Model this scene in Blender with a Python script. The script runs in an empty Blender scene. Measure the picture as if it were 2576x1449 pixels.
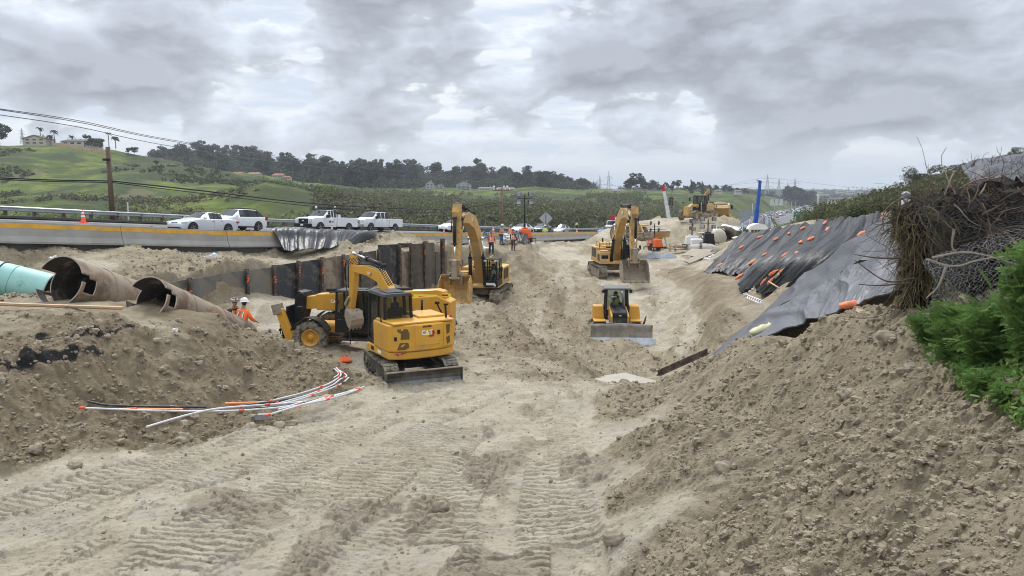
import bpy, math, random
import numpy as np
from mathutils import Matrix, Vector, Euler
R=math.radians
random.seed(7)
RNG=np.random.default_rng(11)
# --- camera
F=1860.0
TH=math.atan(234.5/F)
CT, ST=math.cos(TH), math.sin(TH)
scene=bpy.context.scene
cam=bpy.data.cameras.new("camera")
cam.sensor_width=36.0
cam.lens=36.0*F/2576.0
cam.clip_start=0.1
cam.clip_end=20000
cam_o=bpy.data.objects.new("camera", cam)
cam_o.rotation_euler=(math.pi/2-TH, 0, 0)
scene.collection.objects.link(cam_o)
scene.camera=cam_o
# --- light, sky, exposure
SUN_EL, SUN_AZ=R(52), R(-18)
sd=Vector((math.sin(SUN_AZ)*math.cos(SUN_EL), math.cos(SUN_AZ)*math.cos(SUN_EL), math.sin(SUN_EL)))
sun=bpy.data.lights.new("sun", 'SUN')
sun.energy=2.1
sun.angle=R(11)
sun.color=(1.0, 0.965, 0.91)
sun_o=bpy.data.objects.new("sun", sun)
sun_o.rotation_euler=(-sd).to_track_quat('-Z', 'Y').to_euler()
scene.collection.objects.link(sun_o)
scene.view_settings.view_transform='Standard'
scene.view_settings.look='None'
scene.view_settings.exposure=0.2
scene.view_settings.gamma=1.0
scene.cycles.max_bounces=6
scene.cycles.diffuse_bounces=3
scene.cycles.glossy_bounces=3
scene.cycles.transmission_bounces=5
scene.cycles.transparent_max_bounces=12
scene.cycles.volume_bounces=0
scene.cycles.use_denoising=True
scene.cycles.filter_width=1.0
class NT:
 """small helper for node trees"""
 def __init__(s, tree):
  s.t=tree
  tree.nodes.clear()
 def n(s, kind, **kw):
  nd=s.t.nodes.new(kind)
  for k, v in kw.items():
   if k=='ins':
    for i, val in v.items():
     if hasattr(val, 'is_output'):
      s.t.links.new(val, nd.inputs[i])
     else:
      nd.inputs[i].default_value=val
   else:
    setattr(nd, k, v)
  return nd
 def math(s, op, a, b=0.0, clamp=False, c=None):
  ins={0:a, 1:b}
  if c is not None:ins[2]=c
  return s.n('ShaderNodeMath', operation=op, use_clamp=clamp, ins=ins).outputs[0]
 def mix(s, f, a, b, blend='MIX'):
  m=s.n('ShaderNodeMix', data_type='RGBA', blend_type=blend)
  for i, v in((0, f), (6, a), (7, b)):
   if hasattr(v, 'is_output'):s.t.links.new(v, m.inputs[i])
   else:m.inputs[i].default_value=v if i==0 else(tuple(v)+(1.0, ))[:4]
  return m.outputs[2]
 def noise(s, vec, scale, detail=4, rough=.55, dist=0.0, w=None):
  n=s.n('ShaderNodeTexNoise', ins={'Vector':vec, 'Scale':scale, 'Detail':detail, 'Roughness':rough, 'Distortion':dist})
  return n.outputs[0]
 def step(s, v, a, b):
  return s.n('ShaderNodeMapRange', interpolation_type='SMOOTHSTEP', ins={0:v, 1:a, 2:b, 3:0.0, 4:1.0}).outputs[0]
 def link(s, a, b):s.t.links.new(a, b)
def dir_of(px, py):
 u, v=(px-1288)/F, (724.5-py)/F
 return Vector((u, CT+v*ST, -ST+v*CT)).normalized()
SKYB=((1760, 80, .15, .13), (1500, 120, .10, .08), (2300, 60, .14, .09), (2050, 300, .13, .05), (1130, 130, .10, .05), (450, 60, .12, .04), (140, 190, .12, .05), (2450, 230, .10, .02), (1560, 25, .1, .06), (840, 230, .16, .05), (1985, 70, .035, -.16), (2060, 160, .03, -.10), (1290, 330, .12, -.05), (930, 100, .05, -.03), (30, 60, .05, -.04), (1560, 345, .11, -.05), (700, 120, .12, .05), (1350, 200, .10, .05), (250, 60, .10, .05))
world=bpy.data.worlds.new("World")
scene.world=world
world.use_nodes=True
w=NT(world.node_tree)
tc=w.n('ShaderNodeTexCoord')
sky=w.n('ShaderNodeTexSky', sky_type='NISHITA', sun_disc=False, sun_elevation=SUN_EL, sun_rotation=SUN_AZ, dust_density=2.0)
sep=w.n('ShaderNodeSeparateXYZ', ins={0:tc.outputs['Generated']})
pv=w.n('ShaderNodeMapping', ins={0:tc.outputs['Generated'], 3:(1.0, 1.0, 2.1)}).outputs[0]
def fb(v, off, sc, det=8, ro=.5, di=.0):
 return w.noise(w.n('ShaderNodeVectorMath', operation='ADD', ins={0:v, 1:off}).outputs[0], sc, det, ro, di)
big=fb(pv, (3.1, 0, 0), 3.9, 9, .5, .0)
mid=fb(pv, (7.7, 2, 0), 9.5, 8, .52, .0)
blob=None
for(bx, by, rad, amp)in SKYB:
 dv=dir_of(bx, by)
 ds=w.n('ShaderNodeVectorMath', operation='DISTANCE', ins={0:tc.outputs['Generated'], 1:tuple(dv)}).outputs['Value']
 g=w.math('MULTIPLY', w.n('ShaderNodeMapRange', interpolation_type='SMOOTHSTEP', ins={0:ds, 1:0.0, 2:rad*1.6, 3:1.0, 4:0.0}).outputs[0], amp)
 blob=g if blob is None else w.math('ADD', blob, g)
def dens_at(b_, m_):return w.math('ADD', w.math('ADD', w.math('MULTIPLY', b_, .85), w.math('MULTIPLY', m_, .95)), -.385)
cl0=dens_at(big, mid)
cl=w.math('ADD', cl0, w.math('MULTIPLY', blob, .62))
clu=dens_at(fb(pv, (3.1, .0, .055), 3.9, 9, .5, .0), fb(pv, (7.7, 2, .055), 9.5, 8, .52, .0))
rel=w.math('ADD', 1.0, w.math('MULTIPLY', w.math('SUBTRACT', cl0, clu), 3.2))
rel=w.n('ShaderNodeClamp', ins={0:rel, 1:.80, 2:1.28}).outputs[0]
hv=w.n('ShaderNodeMapping', ins={0:pv, 3:(1.0, 1.0, 3.2)}).outputs[0]
hi=fb(hv, (0, 5, 1), 5.2, 7, .6, .15)
gap=w.mix(w.step(hi, .38, .62), (6.1, 6.9, 8.3), (8.7, 9.0, 9.6))
dens=w.step(cl, .43, .485)
body=w.n('ShaderNodeValToRGB', ins={0:cl})
cr=body.color_ramp
stops=[(0.44, (7.4, 7.9, 8.7)), (0.50, (6.0, 6.5, 7.45)), (0.56, (5.1, 5.5, 6.4)), (0.63, (4.25, 4.55, 5.3)), (0.76, (3.3, 3.5, 4.1))]
while len(cr.elements)<len(stops):cr.elements.new(0.5)
for e, (p, c)in zip(cr.elements, stops):
 e.position=p
 e.color=tuple(k/10 for k in c)+(1, )
body=w.mix(1.0, body.outputs[0], (10.0, 10.0, 10.0), 'MULTIPLY')
body=w.mix(1.0, body, w.n('ShaderNodeCombineXYZ', ins={0:rel, 1:rel, 2:rel}).outputs[0], 'MULTIPLY')
cloud=w.mix(dens, gap, body)
sv=w.n('ShaderNodeMapping', ins={0:tc.outputs['Generated'], 3:(2.0, 2.0, 22.0)}).outputs[0]
st=w.noise(sv, 1.7, 6, .55, .4)
stc=w.n('ShaderNodeValToRGB', ins={0:st})
e=stc.color_ramp.elements
e[0].position, e[0].color=.38, (.60, .67, .79, 1)
e[1].position, e[1].color=.62, (.76, .80, .86, 1)
low=w.mix(1.0, stc.outputs[0], (9.2, 9.2, 9.2), 'MULTIPLY')
fl=w.n('ShaderNodeMapRange', interpolation_type='SMOOTHSTEP', ins={0:sep.outputs[2], 1:0.015, 2:0.09, 3:0.75, 4:0.0}).outputs[0]
cloud=w.mix(fl, cloud, low)
zen=w.n('ShaderNodeMapRange', interpolation_type='SMOOTHSTEP', ins={0:sep.outputs[2], 1:0.36, 2:0.85, 3:1.0, 4:2.5}).outputs[0]
zc3=w.n('ShaderNodeCombineXYZ', ins={0:zen, 1:zen, 2:w.math('MULTIPLY', zen, .97)}).outputs[0]
cloud=w.mix(1.0, cloud, zc3, 'MULTIPLY')
skycol=w.mix(0.93, sky.outputs[0], cloud)
bg=w.n('ShaderNodeBackground', ins={0:skycol, 1:0.1})
wo=w.n('ShaderNodeOutputWorld')
w.link(bg.outputs[0], wo.inputs[0])
# --- picture geometry used to measure the place
def P(px, py, Y):
 u, v=(px-1288)/F, (724.5-py)/F
 k=Y/(CT+v*ST)
 return np.array((u*k, Y, (-ST+v*CT)*k))
def PZ(px, Y, z):
 return np.array(((px-1288)/F*(Y*CT-z*ST), Y, z))
def proj(p):
 d=p[1]*CT-p[2]*ST
 return 1288+F*p[0]/d, 724.5-F*(p[1]*ST+p[2]*CT)/d
 # --- numpy noise
_T=RNG.random((8, 256, 256))
def vn(x, y, k=0):
 T=_T[k%8]
 x=np.asarray(x, float)+1000.5;y=np.asarray(y, float)+2000.5
 xi=np.floor(x).astype(int);yi=np.floor(y).astype(int)
 fx=x-xi;fy=y-yi
 fx=fx*fx*(3-2*fx);fy=fy*fy*(3-2*fy)
 x0=xi&255;x1=(xi+1)&255;y0=yi&255;y1=(yi+1)&255
 return(T[x0, y0]*(1-fx)+T[x1, y0]*fx)*(1-fy)+(T[x0, y1]*(1-fx)+T[x1, y1]*fx)*fy-.5
def fbm(x, y, o=4, k=0, gain=.5):
 s=0;a=1.0
 for i in range(o):
  s=s+a*vn(x, y, k+i)
  x, y=(x*1.6+y*1.2)+3.1, (y*1.6-x*1.2)+7.7
  a*=gain
 return s*2
def cell(x, y, k=0):
 """distance to the nearest feature point and that cell's random value"""
 T1, T2, T3=_T[k%8], _T[(k+1)%8], _T[(k+2)%8]
 x=np.asarray(x, float)+500.3;y=np.asarray(y, float)+700.9
 xi=np.floor(x).astype(int);yi=np.floor(y).astype(int)
 best=np.full(x.shape, 9.0);val=np.zeros(x.shape)
 for dx in(-1, 0, 1):
  for dy in(-1, 0, 1):
   a=(xi+dx)&255;b=(yi+dy)&255
   d=np.hypot(xi+dx+T1[a, b]-x, yi+dy+T2[a, b]-y)
   m=d<best
   best=np.where(m, d, best);val=np.where(m, T3[a, b], val)
 return best, val
def sstep(v, a, b):
 t=np.clip((v-a)/(b-a), 0, 1)
 return t*t*(3-2*t)
 # --- objects
COL=scene.collection
def link(o, parent=None):
 COL.objects.link(o)
 if parent is not None:o.parent=parent
 return o
def tag(o, label=None, cat=None, group=None, kind=None):
 if label:o['label']=label
 if cat:o['category']=cat
 if group:o['group']=group
 if kind:o['kind']=kind
 return o
def thing(name, label, cat, loc=(0, 0, 0), rz=0.0, group=None, s=1.0):
 o=bpy.data.objects.new(name, None)
 o.empty_display_size=.2
 o.location=tuple(loc)
 o.rotation_euler=(0, 0, rz)
 o.scale=(s, s, s)
 COL.objects.link(o)
 return tag(o, label, cat, group)
def copy_tree(o, parent=None):
 c=o.copy()
 COL.objects.link(c)
 c.parent=parent
 for ch in list(o.children):
  copy_tree(ch, c)
 return c
def place(o, loc, rz=0.0, label=None, group=None, s=None):
 o.location=tuple(loc);o.rotation_euler=(0, 0, rz)
 if s is not None:o.scale=(s, s, s)
 if label:o['label']=label
 if group:o['group']=group
 return o
class MB:
 def __init__(s):
  s.v=[];s.f=[];s.m=[];s.s=[];s.n=0;s.M=None
 def add(s, V, Fc, mi=0, smooth=False):
  V=np.asarray(V, float).reshape(-1, 3)
  if s.M is not None:
   A=np.array(s.M)
   V=V@A[:3, :3].T+A[:3, 3]
  s.v.append(V)
  n=s.n
  s.f+=[tuple(i+n for i in f)for f in Fc]
  s.m+=[mi]*len(Fc);s.s+=[smooth]*len(Fc)
  s.n+=len(V)
  return s
 def box(s, c, d, rot=None, mi=0, top=(1, 1), sh=(0, 0)):
  x, y, z=d[0]/2, d[1]/2, d[2]/2
  V=[(-x, -y, -z), (x, -y, -z), (x, y, -z), (-x, y, -z)]+[(a*x*top[0]+sh[0], b*y*top[1]+sh[1], z)for a, b in((-1, -1), (1, -1), (1, 1), (-1, 1))]
  V=np.array(V)
  if rot is not None:V=V@np.array(Euler(rot).to_matrix()).T
  return s.add(V+np.array(c), [(0, 3, 2, 1), (4, 5, 6, 7), (0, 1, 5, 4), (1, 2, 6, 5), (2, 3, 7, 6), (3, 0, 4, 7)], mi)
 def cyl(s, p0, p1, r0, r1=None, seg=14, cap=True, mi=0, smooth=True):
  p0=np.array(p0, float);p1=np.array(p1, float)
  r1=r0 if r1 is None else r1
  a=p1-p0;L=np.linalg.norm(a)or 1e-6;a/=L
  h=np.array((0, 0, 1.))if abs(a[2])<.9 else np.array((1., 0, 0))
  e1=np.cross(a, h);e1/=np.linalg.norm(e1);e2=np.cross(a, e1)
  t=np.linspace(0, 2*np.pi, seg, endpoint=False)
  c=np.outer(np.cos(t), e1)+np.outer(np.sin(t), e2)
  V=np.vstack([p0+c*r0, p1+c*r1])
  s.add(V, [(i, i+seg, (i+1)%seg+seg, (i+1)%seg)for i in range(seg)], mi, smooth)
  if cap:
   s.add(p0+c*r0, [tuple(range(seg))], mi)
   s.add(p1+c*r1, [tuple(range(seg))[::-1]], mi)
  return s
 def lathe(s, prof, p0, axis, seg=24, mi=0, smooth=True):
  """prof: (distance along axis, radius) pairs"""
  p0=np.array(p0, float);a=np.array(axis, float);a/=np.linalg.norm(a)
  h=np.array((0, 0, 1.))if abs(a[2])<.9 else np.array((1., 0, 0))
  e1=np.cross(a, h);e1/=np.linalg.norm(e1);e2=np.cross(a, e1)
  t=np.linspace(0, 2*np.pi, seg, endpoint=False)
  c=np.outer(np.cos(t), e1)+np.outer(np.sin(t), e2)
  V=np.vstack([p0+a*d+c*r for d, r in prof])
  Fc=[(j*seg+i, (j+1)*seg+i, (j+1)*seg+(i+1)%seg, j*seg+(i+1)%seg)for j in range(len(prof)-1)for i in range(seg)]
  return s.add(V, Fc, mi, smooth)
 def tube(s, pts, r, seg=6, mi=0, cap=True):
  pts=np.array(pts, float);n=len(pts)
  rr=np.full(n, r)if np.isscalar(r)else np.array(r)
  d=np.gradient(pts, axis=0);d/=(np.linalg.norm(d, axis=1)[:, None]+1e-9)
  up=np.array((0, 0, 1.))if abs(d[:, 2]).mean()<.8 else np.array((1., 0.1, 0))
  e1=np.cross(d, up);e1/=(np.linalg.norm(e1, axis=1)[:, None]+1e-9);e2=np.cross(d, e1)
  t=np.linspace(0, 2*np.pi, seg, endpoint=False)
  V=(pts[:, None, :]+rr[:, None, None]*(np.cos(t)[None, :, None]*e1[:, None, :]+np.sin(t)[None, :, None]*e2[:, None, :])).reshape(-1, 3)
  Fc=[(j*seg+i, j*seg+(i+1)%seg, (j+1)*seg+(i+1)%seg, (j+1)*seg+i)for j in range(n-1)for i in range(seg)]
  s.add(V, Fc, mi, True)
  if cap:
   s.add(V[:seg], [tuple(range(seg))[::-1]], mi);s.add(V[-seg:], [tuple(range(seg))], mi)
  return s
 def prism(s, poly, y0, y1, mi=0, axis='y', smooth=False, in1=0.0):
  """polygon in the (x,z) plane pushed from y0 to y1 (axis y); axis z: polygon in (x,y); axis x: polygon in (y,z)"""
  p=np.array(poly, float);n=len(p)
  ar=0.5*np.sum(p[:, 0]*np.roll(p[:, 1], -1)-np.roll(p[:, 0], -1)*p[:, 1])
  if(ar<0)!=(axis=='y'):p=p[::-1]
  def mk(q, h):
   if axis=='y':return np.column_stack([q[:, 0], np.full(n, h), q[:, 1]])
   if axis=='z':return np.column_stack([q[:, 0], q[:, 1], np.full(n, h)])
   return np.column_stack([np.full(n, h), q[:, 0], q[:, 1]])
  V=np.vstack([mk(p, y0), mk(p, y1)])
  Fc=[tuple(range(n))[::-1], tuple(range(n, 2*n))]+[(i, (i+1)%n, (i+1)%n+n, i+n)for i in range(n)]
  return s.add(V, Fc, mi, smooth)
 def ell(s, c, r, seg=14, rings=9, mi=0):
  V=[]
  for j in range(rings+1):
   a=math.pi*j/rings
   for i in range(seg):
    b=2*math.pi*i/seg
    V.append((c[0]+r[0]*math.sin(a)*math.cos(b), c[1]+r[1]*math.sin(a)*math.sin(b), c[2]+r[2]*math.cos(a)))
  Fc=[(j*seg+i, (j+1)*seg+i, (j+1)*seg+(i+1)%seg, j*seg+(i+1)%seg)for j in range(rings)for i in range(seg)]
  return s.add(V, Fc, mi, True)
 def grid(s, G, mi=0, smooth=True, flip=False):
  n, m=G.shape[:2]
  Fc=[(i*m+j, (i+1)*m+j, (i+1)*m+j+1, i*m+j+1)for i in range(n-1)for j in range(m-1)]
  if flip:Fc=[f[::-1]for f in Fc]
  return s.add(G.reshape(-1, 3), Fc, mi, smooth)
 def mesh(s, name):
  me=bpy.data.meshes.new(name)
  V=np.vstack(s.v)if s.v else np.zeros((0, 3))
  me.from_pydata([tuple(p)for p in V.tolist()], [], s.f)
  me.polygons.foreach_set('material_index', s.m)
  me.polygons.foreach_set('use_smooth', s.s)
  return me
 def build(s, name, mats, parent=None, bevel=0.0, rz=0.0, loc=(0, 0, 0), seg=2, fix=True):
  me=s.mesh(name)
  if not isinstance(mats, (list, tuple)):mats=[mats]
  for m in mats:me.materials.append(m)
  if fix and len(s.f)<20000:
   import bmesh
   bm=bmesh.new();bm.from_mesh(me)
   bmesh.ops.remove_doubles(bm, verts=bm.verts, dist=1e-5)
   bmesh.ops.recalc_face_normals(bm, faces=bm.faces)
   bm.to_mesh(me);bm.free()
  me.update()
  o=bpy.data.objects.new(name, me)
  o.location=loc;o.rotation_euler=(0, 0, rz)
  link(o, parent)
  if bevel:
   b=o.modifiers.new('bevel', 'BEVEL')
   b.width=bevel;b.segments=seg;b.limit_method='ANGLE';b.angle_limit=R(40)
  return o
def fast_mesh(name, V, Q, mats, parent=None, smooth=True, attrs=None, fm=None):
 """V (n,3), Q (k,4) quads: made with foreach_set for large meshes"""
 me=bpy.data.meshes.new(name)
 V=np.ascontiguousarray(V, np.float32);Q=np.ascontiguousarray(Q, np.int32)
 k=Q.shape[1]
 me.vertices.add(len(V));me.vertices.foreach_set('co', V.ravel())
 me.loops.add(Q.size);me.loops.foreach_set('vertex_index', Q.ravel())
 me.polygons.add(len(Q));me.polygons.foreach_set('loop_start', np.arange(0, Q.size, k, dtype=np.int32))
 me.polygons.foreach_set('loop_total', np.full(len(Q), k, np.int32))
 me.polygons.foreach_set('use_smooth', np.full(len(Q), smooth, bool))
 if fm is not None:me.polygons.foreach_set('material_index', np.asarray(fm, np.int32))
 if not isinstance(mats, (list, tuple)):mats=[mats]
 for m in mats:me.materials.append(m)
 me.update(calc_edges=True)
 for an, av in(attrs or{}).items():
  a=me.attributes.new(an, 'FLOAT', 'POINT')
  a.data.foreach_set('value', np.ascontiguousarray(av, np.float32))
 o=bpy.data.objects.new(name, me)
 return link(o, parent)
 # --- materials
MAT={}
def mat(name, col, rough=.6, metal=0.0, var=.12, scale=1.5, bump=0.0, bscale=12.0, dirt=0.0, dcol=(.30, .255, .19), dscale=1.3, spec=.5, col2=None, coat=0.0, island=0.0, trans=0.0, streak=None, obj=True, alpha=1.0):
 if name in MAT:return MAT[name]
 m=bpy.data.materials.new(name);m.use_nodes=True
 MAT[name]=m
 t=NT(m.node_tree)
 co=t.n('ShaderNodeTexCoord')
 vec=co.outputs['Object']if obj else t.n('ShaderNodeNewGeometry').outputs['Position']
 if streak:vec_s=t.n('ShaderNodeMapping', ins={0:vec, 3:streak}).outputs[0]
 else:vec_s=vec
 n1=t.noise(vec_s, scale, 6, .6)
 f=t.step(n1, .32, .68)
 c2=col2 if col2 else tuple(min(1, c*(1+var))for c in col)
 c1=col if col2 else tuple(c*(1-var)for c in col)
 c=t.mix(f, c1, c2)
 if island:
  g=t.n('ShaderNodeNewGeometry').outputs['Random Per Island']
  hs=t.n('ShaderNodeHueSaturation', ins={'Hue':t.math('ADD', .5-island*.06, t.math('MULTIPLY', g, island*.12)), 'Value':t.math('ADD', 1-island*.5, t.math('MULTIPLY', g, island)), 'Color':c})
  c=hs.outputs[0]
 rg=rough
 if dirt>0:
  d1=t.noise(vec, dscale, 9, .68)
  thr=.72-dirt*.42
  df=t.math('MULTIPLY', t.step(d1, thr-.07, thr+.09), min(1, .55+dirt*.45))
  c=t.mix(df, c, dcol)
  rg=t.math('ADD', rough, t.math('MULTIPLY', df, max(0, .9-rough)))
 b=t.n('ShaderNodeBsdfPrincipled', ins={'Base Color':c, 'Roughness':rg, 'Metallic':metal, 'Specular IOR Level':spec, 'Coat Weight':coat, 'Coat Roughness':.08, 'Alpha':alpha})
 if bump:
  bn=t.noise(vec_s, bscale, 8, .65)
  bp=t.n('ShaderNodeBump', ins={'Strength':min(1, bump), 'Distance':.03 if bump<=1 else .03*bump, 'Height':bn})
  t.link(bp.outputs[0], b.inputs['Normal'])
 o=t.n('ShaderNodeOutputMaterial')
 if trans:
  tr=t.n('ShaderNodeBsdfTranslucent', ins={0:c})
  mx=t.n('ShaderNodeMixShader', ins={0:trans, 1:b.outputs[0], 2:tr.outputs[0]})
  t.link(mx.outputs[0], o.inputs[0])
 else:
  t.link(b.outputs[0], o.inputs[0])
 return m
def glass(name='window_glass', tint=(.03, .035, .035), alpha=.75):
 if name in MAT:return MAT[name]
 m=bpy.data.materials.new(name);m.use_nodes=True;MAT[name]=m
 t=NT(m.node_tree)
 g=t.n('ShaderNodeBsdfPrincipled', ins={'Base Color':tint+(1, ), 'Roughness':.06, 'Specular IOR Level':.6})
 tr=t.n('ShaderNodeBsdfTransparent', ins={0:(.78, .85, .82, 1)})
 mx=t.n('ShaderNodeMixShader', ins={0:alpha, 1:tr.outputs[0], 2:g.outputs[0]})
 o=t.n('ShaderNodeOutputMaterial');t.link(mx.outputs[0], o.inputs[0])
 return m
def lamp_mat(name, col, e):
 m=bpy.data.materials.new(name);m.use_nodes=True
 b=m.node_tree.nodes['Principled BSDF']
 b.inputs['Base Color'].default_value=col+(1, );b.inputs['Emission Color'].default_value=col+(1, )
 b.inputs['Emission Strength'].default_value=e
 MAT[name]=m
 return m
CATY=mat('machine_yellow', (.64, .33, .035), .42, var=.10, scale=.8, dirt=.24, dscale=2.6, dcol=(.42, .31, .17), coat=.2)
CATYD=mat('machine_yellow_dusty', (.60, .34, .075), .6, var=.14, scale=1.2, dirt=.55, dscale=1.6, dcol=(.42, .33, .2))
CATYW=mat('machine_yellow_worn', (.58, .33, .075), .65, var=.15, scale=1.5, dirt=.55, dscale=2.5, dcol=(.30, .22, .13), streak=(1, 1, .3))
BLACK=mat('machine_black', (.014, .014, .015), .45, var=.2, dirt=.10, dscale=2.5, spec=.3)
DARK=mat('dark_steel', (.05, .048, .046), .55, .3, var=.25, dirt=.35, dscale=3)
CHROME=mat('bright_rod', (.72, .74, .76), .18, 1.0, var=.03)
RUBBER=mat('tyre_rubber', (.035, .034, .033), .85, var=.2, dirt=.35, dscale=5, bump=.4, bscale=30)
RUBBERM=mat('muddy_rubber', (.05, .048, .044), .85, var=.2, dirt=.62, dscale=4, bump=.4, bscale=30)
TRACK=mat('track_steel', (.10, .088, .072), .6, .45, var=.3, dirt=.6, dscale=2.5, dcol=(.34, .29, .22), bump=.4)
MUDDY=mat('muddy_steel', (.16, .13, .10), .7, .2, var=.3, dirt=.75, dscale=2.0, dcol=(.36, .30, .22), bump=.5, bscale=18)
BLADE=mat('worn_blade_steel', (.16, .155, .15), .45, .6, var=.35, scale=2.5, dirt=.35, dscale=2.2, streak=(1, 1, .4))
BRIGHTS=mat('polished_edge', (.62, .66, .72), .38, .5, var=.12, scale=3, dirt=.12)
GLASS=glass()
GLASSD=glass('dark_window_glass', (.015, .018, .02), .9)
GLASSC=glass('clear_cab_glass', (.02, .025, .025), .3)
WHITE=mat('white_paint', (.78, .79, .80), .3, var=.03, coat=.5)
WHITEM=mat('white_plastic', (.74, .74, .73), .5, var=.06, dirt=.12)
RED=mat('red_paint', (.45, .02, .03), .4, var=.1)
YEL=mat('yellow_sticker', (.85, .72, .05), .5, var=.03)
ORANGE=mat('orange_paint', (.80, .13, .02), .4, var=.08, dirt=.12, coat=.2)
RUST=mat('rusty_steel', (.085, .05, .036), .8, .2, var=.35, scale=3, bump=.3, dirt=.5, dscale=2.2, dcol=(.19, .17, .15))
WOOD=mat('raw_lumber', (.50, .34, .20), .75, var=.15, scale=2, streak=(1, 12, 12), bump=.15)
SEAT=mat('seat_fabric', (.02, .02, .02), .9)
# --- smooth surfaces through measured points
def _cr(A, t):
 """Catmull-Rom through the rows of A (k, ...) at parameters t in 0..1"""
 A=np.asarray(A, float);k=len(A)
 if k==2:
  return A[0]*(1-t.reshape((-1, )+(1, )*(A.ndim-1)))+A[1]*t.reshape((-1, )+(1, )*(A.ndim-1))
 E=np.concatenate([[2*A[0]-A[1]], A, [2*A[-1]-A[-2]]])
 x=t*(k-1);i=np.clip(np.floor(x).astype(int), 0, k-2)
 f=(x-i).reshape((-1, )+(1, )*(A.ndim-1))
 a, b, c, d=E[i], E[i+1], E[i+2], E[i+3]
 return .5*(2*b+(c-a)*f+(2*a-5*b+4*c-d)*f**2+(3*b-a-3*c+d)*f**3)
def net(G, nu, nv):
 """G rows x cols x 3 -> nu x nv x 3"""
 A=_cr(np.asarray(G, float), np.linspace(0, 1, nu))
 return np.swapaxes(_cr(np.swapaxes(A, 0, 1), np.linspace(0, 1, nv)), 0, 1)
class Surf:
 def __init__(s, pts, lam=1e-4):
  s.p=np.array([(x/y, math.log(y))for x, y, z in pts]);z=np.array([q[2]for q in pts])
  n=len(s.p)
  K=s.phi(s.p, s.p)+lam*np.eye(n)
  Q=np.column_stack([np.ones(n), s.p])
  A=np.block([[K, Q], [Q.T, np.zeros((3, 3))]])
  s.w=np.linalg.solve(A, np.concatenate([z, np.zeros(3)]))
 def phi(s, a, b):
  d2=((a[:, None, :]-b[None, :, :])**2).sum(-1)
  return .5*d2*np.log(d2+1e-12)
 def __call__(s, x, y):
  x=np.asarray(x, float);sh=x.shape
  y=np.maximum(np.asarray(y, float)*np.ones(sh), .8)
  q=np.column_stack([(x/y).ravel(), np.log(y).ravel()])
  out=np.empty(len(q))
  for i in range(0, len(q), 20000):
   c=q[i:i+20000]
   out[i:i+20000]=s.phi(c, s.p)@s.w[:-3]+s.w[-3]+c@s.w[-2:]
  return out.reshape(sh)
def inter(px, pts):
 xs=[p[0]for p in pts]
 return np.interp(px, xs, [p[1]for p in pts])
def N3(rows):return[[P(*q)for q in r]for r in rows]
TARP_FAR=N3([[(1872, 590, 62), (1990, 572, 54), (2110, 556, 46), (2240, 541, 38), (2330, 535, 33)], [(1838, 622, 59.5), (1955, 607, 51), (2085, 600, 42), (2235, 578, 34), (2330, 575, 30)], [(1803, 655, 57), (1905, 655, 48), (2020, 655, 38), (2180, 640, 31), (2300, 630, 27)], [(1774, 685, 55), (1850, 706, 47), (1935, 742, 39.5), (2090, 745, 30), (2250, 740, 25)]])
TARP_A=N3([[(1766, 918, 25.8), (1866, 842, 26.8), (1958, 764, 27), (2058, 674, 25), (2160, 600, 22.5), (2245, 553, 20), (2330, 530, 18)], [(1780, 912, 24.6), (1880, 848, 25.2), (1962, 772, 24.8), (2075, 690, 22.6), (2172, 628, 20.3), (2262, 588, 18), (2340, 565, 16)], [(1800, 910, 24), (1852, 878, 24), (1950, 792, 23), (2065, 737, 20.5), (2145, 688, 18.5), (2240, 650, 16.5), (2330, 620, 14.8)]])
TARP_B=N3([[(1806, 906, 23.7), (1856, 872, 23.6), (1952, 786, 22.6), (2067, 731, 20.1), (2147, 682, 18.1), (2242, 644, 16.1), (2330, 610, 14.5)], [(1822, 912, 22.8), (1872, 868, 22.0), (1990, 800, 20), (2085, 752, 18), (2160, 718, 16.6), (2238, 690, 15.3), (2330, 660, 13.8)], [(1846, 918, 21.2), (1900, 880, 19.4), (2022, 826, 17.2), (2082, 806, 16.0), (2145, 788, 15.2), (2190, 770, 14.7), (2300, 740, 13.2)]])
def under(nt, d):return[(q[0], q[1], q[2]-d)for q in net(nt, 5, 9).reshape(-1, 3)]
L=[]
def a(*q):
 for t in q:L.append(tuple(P(*t)))
def b(*q):
 for t in q:L.append(tuple(PZ(*t)))
b((-400, 8.8, -4.7), (100, 8.8, -4.75), (500, 8.8, -4.8), (900, 8.8, -4.8), (1300, 8.8, -4.82), (500, 4, -4.6), (1000, 4, -4.4), (-400, 4, -4.6), (-900, 8, -4.5), (1288, 2.2, -2.3), (1288, 5, -4.1), (600, 1.5, -3.2), (900, 12, -5.05), (400, 12, -5.0), (1300, 12, -5.08), (0, 12.6, -5.0), (300, 14, -5.12), (600, 16.6, -5.35), (760, 19.4, -5.6), (860, 21.5, -5.8), (-300, 12, -4.9), (900, 16.5, -5.38), (1300, 16.5, -5.38), (1100, 20, -5.68), (1400, 20, -5.75), (1470, 22.3, -5.95), (1000, 22.3, -5.88), (1490, 9, -4.85), (1500, 12, -5.05), (1500, 16, -5.38), (1510, 19.5, -5.75))
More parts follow.
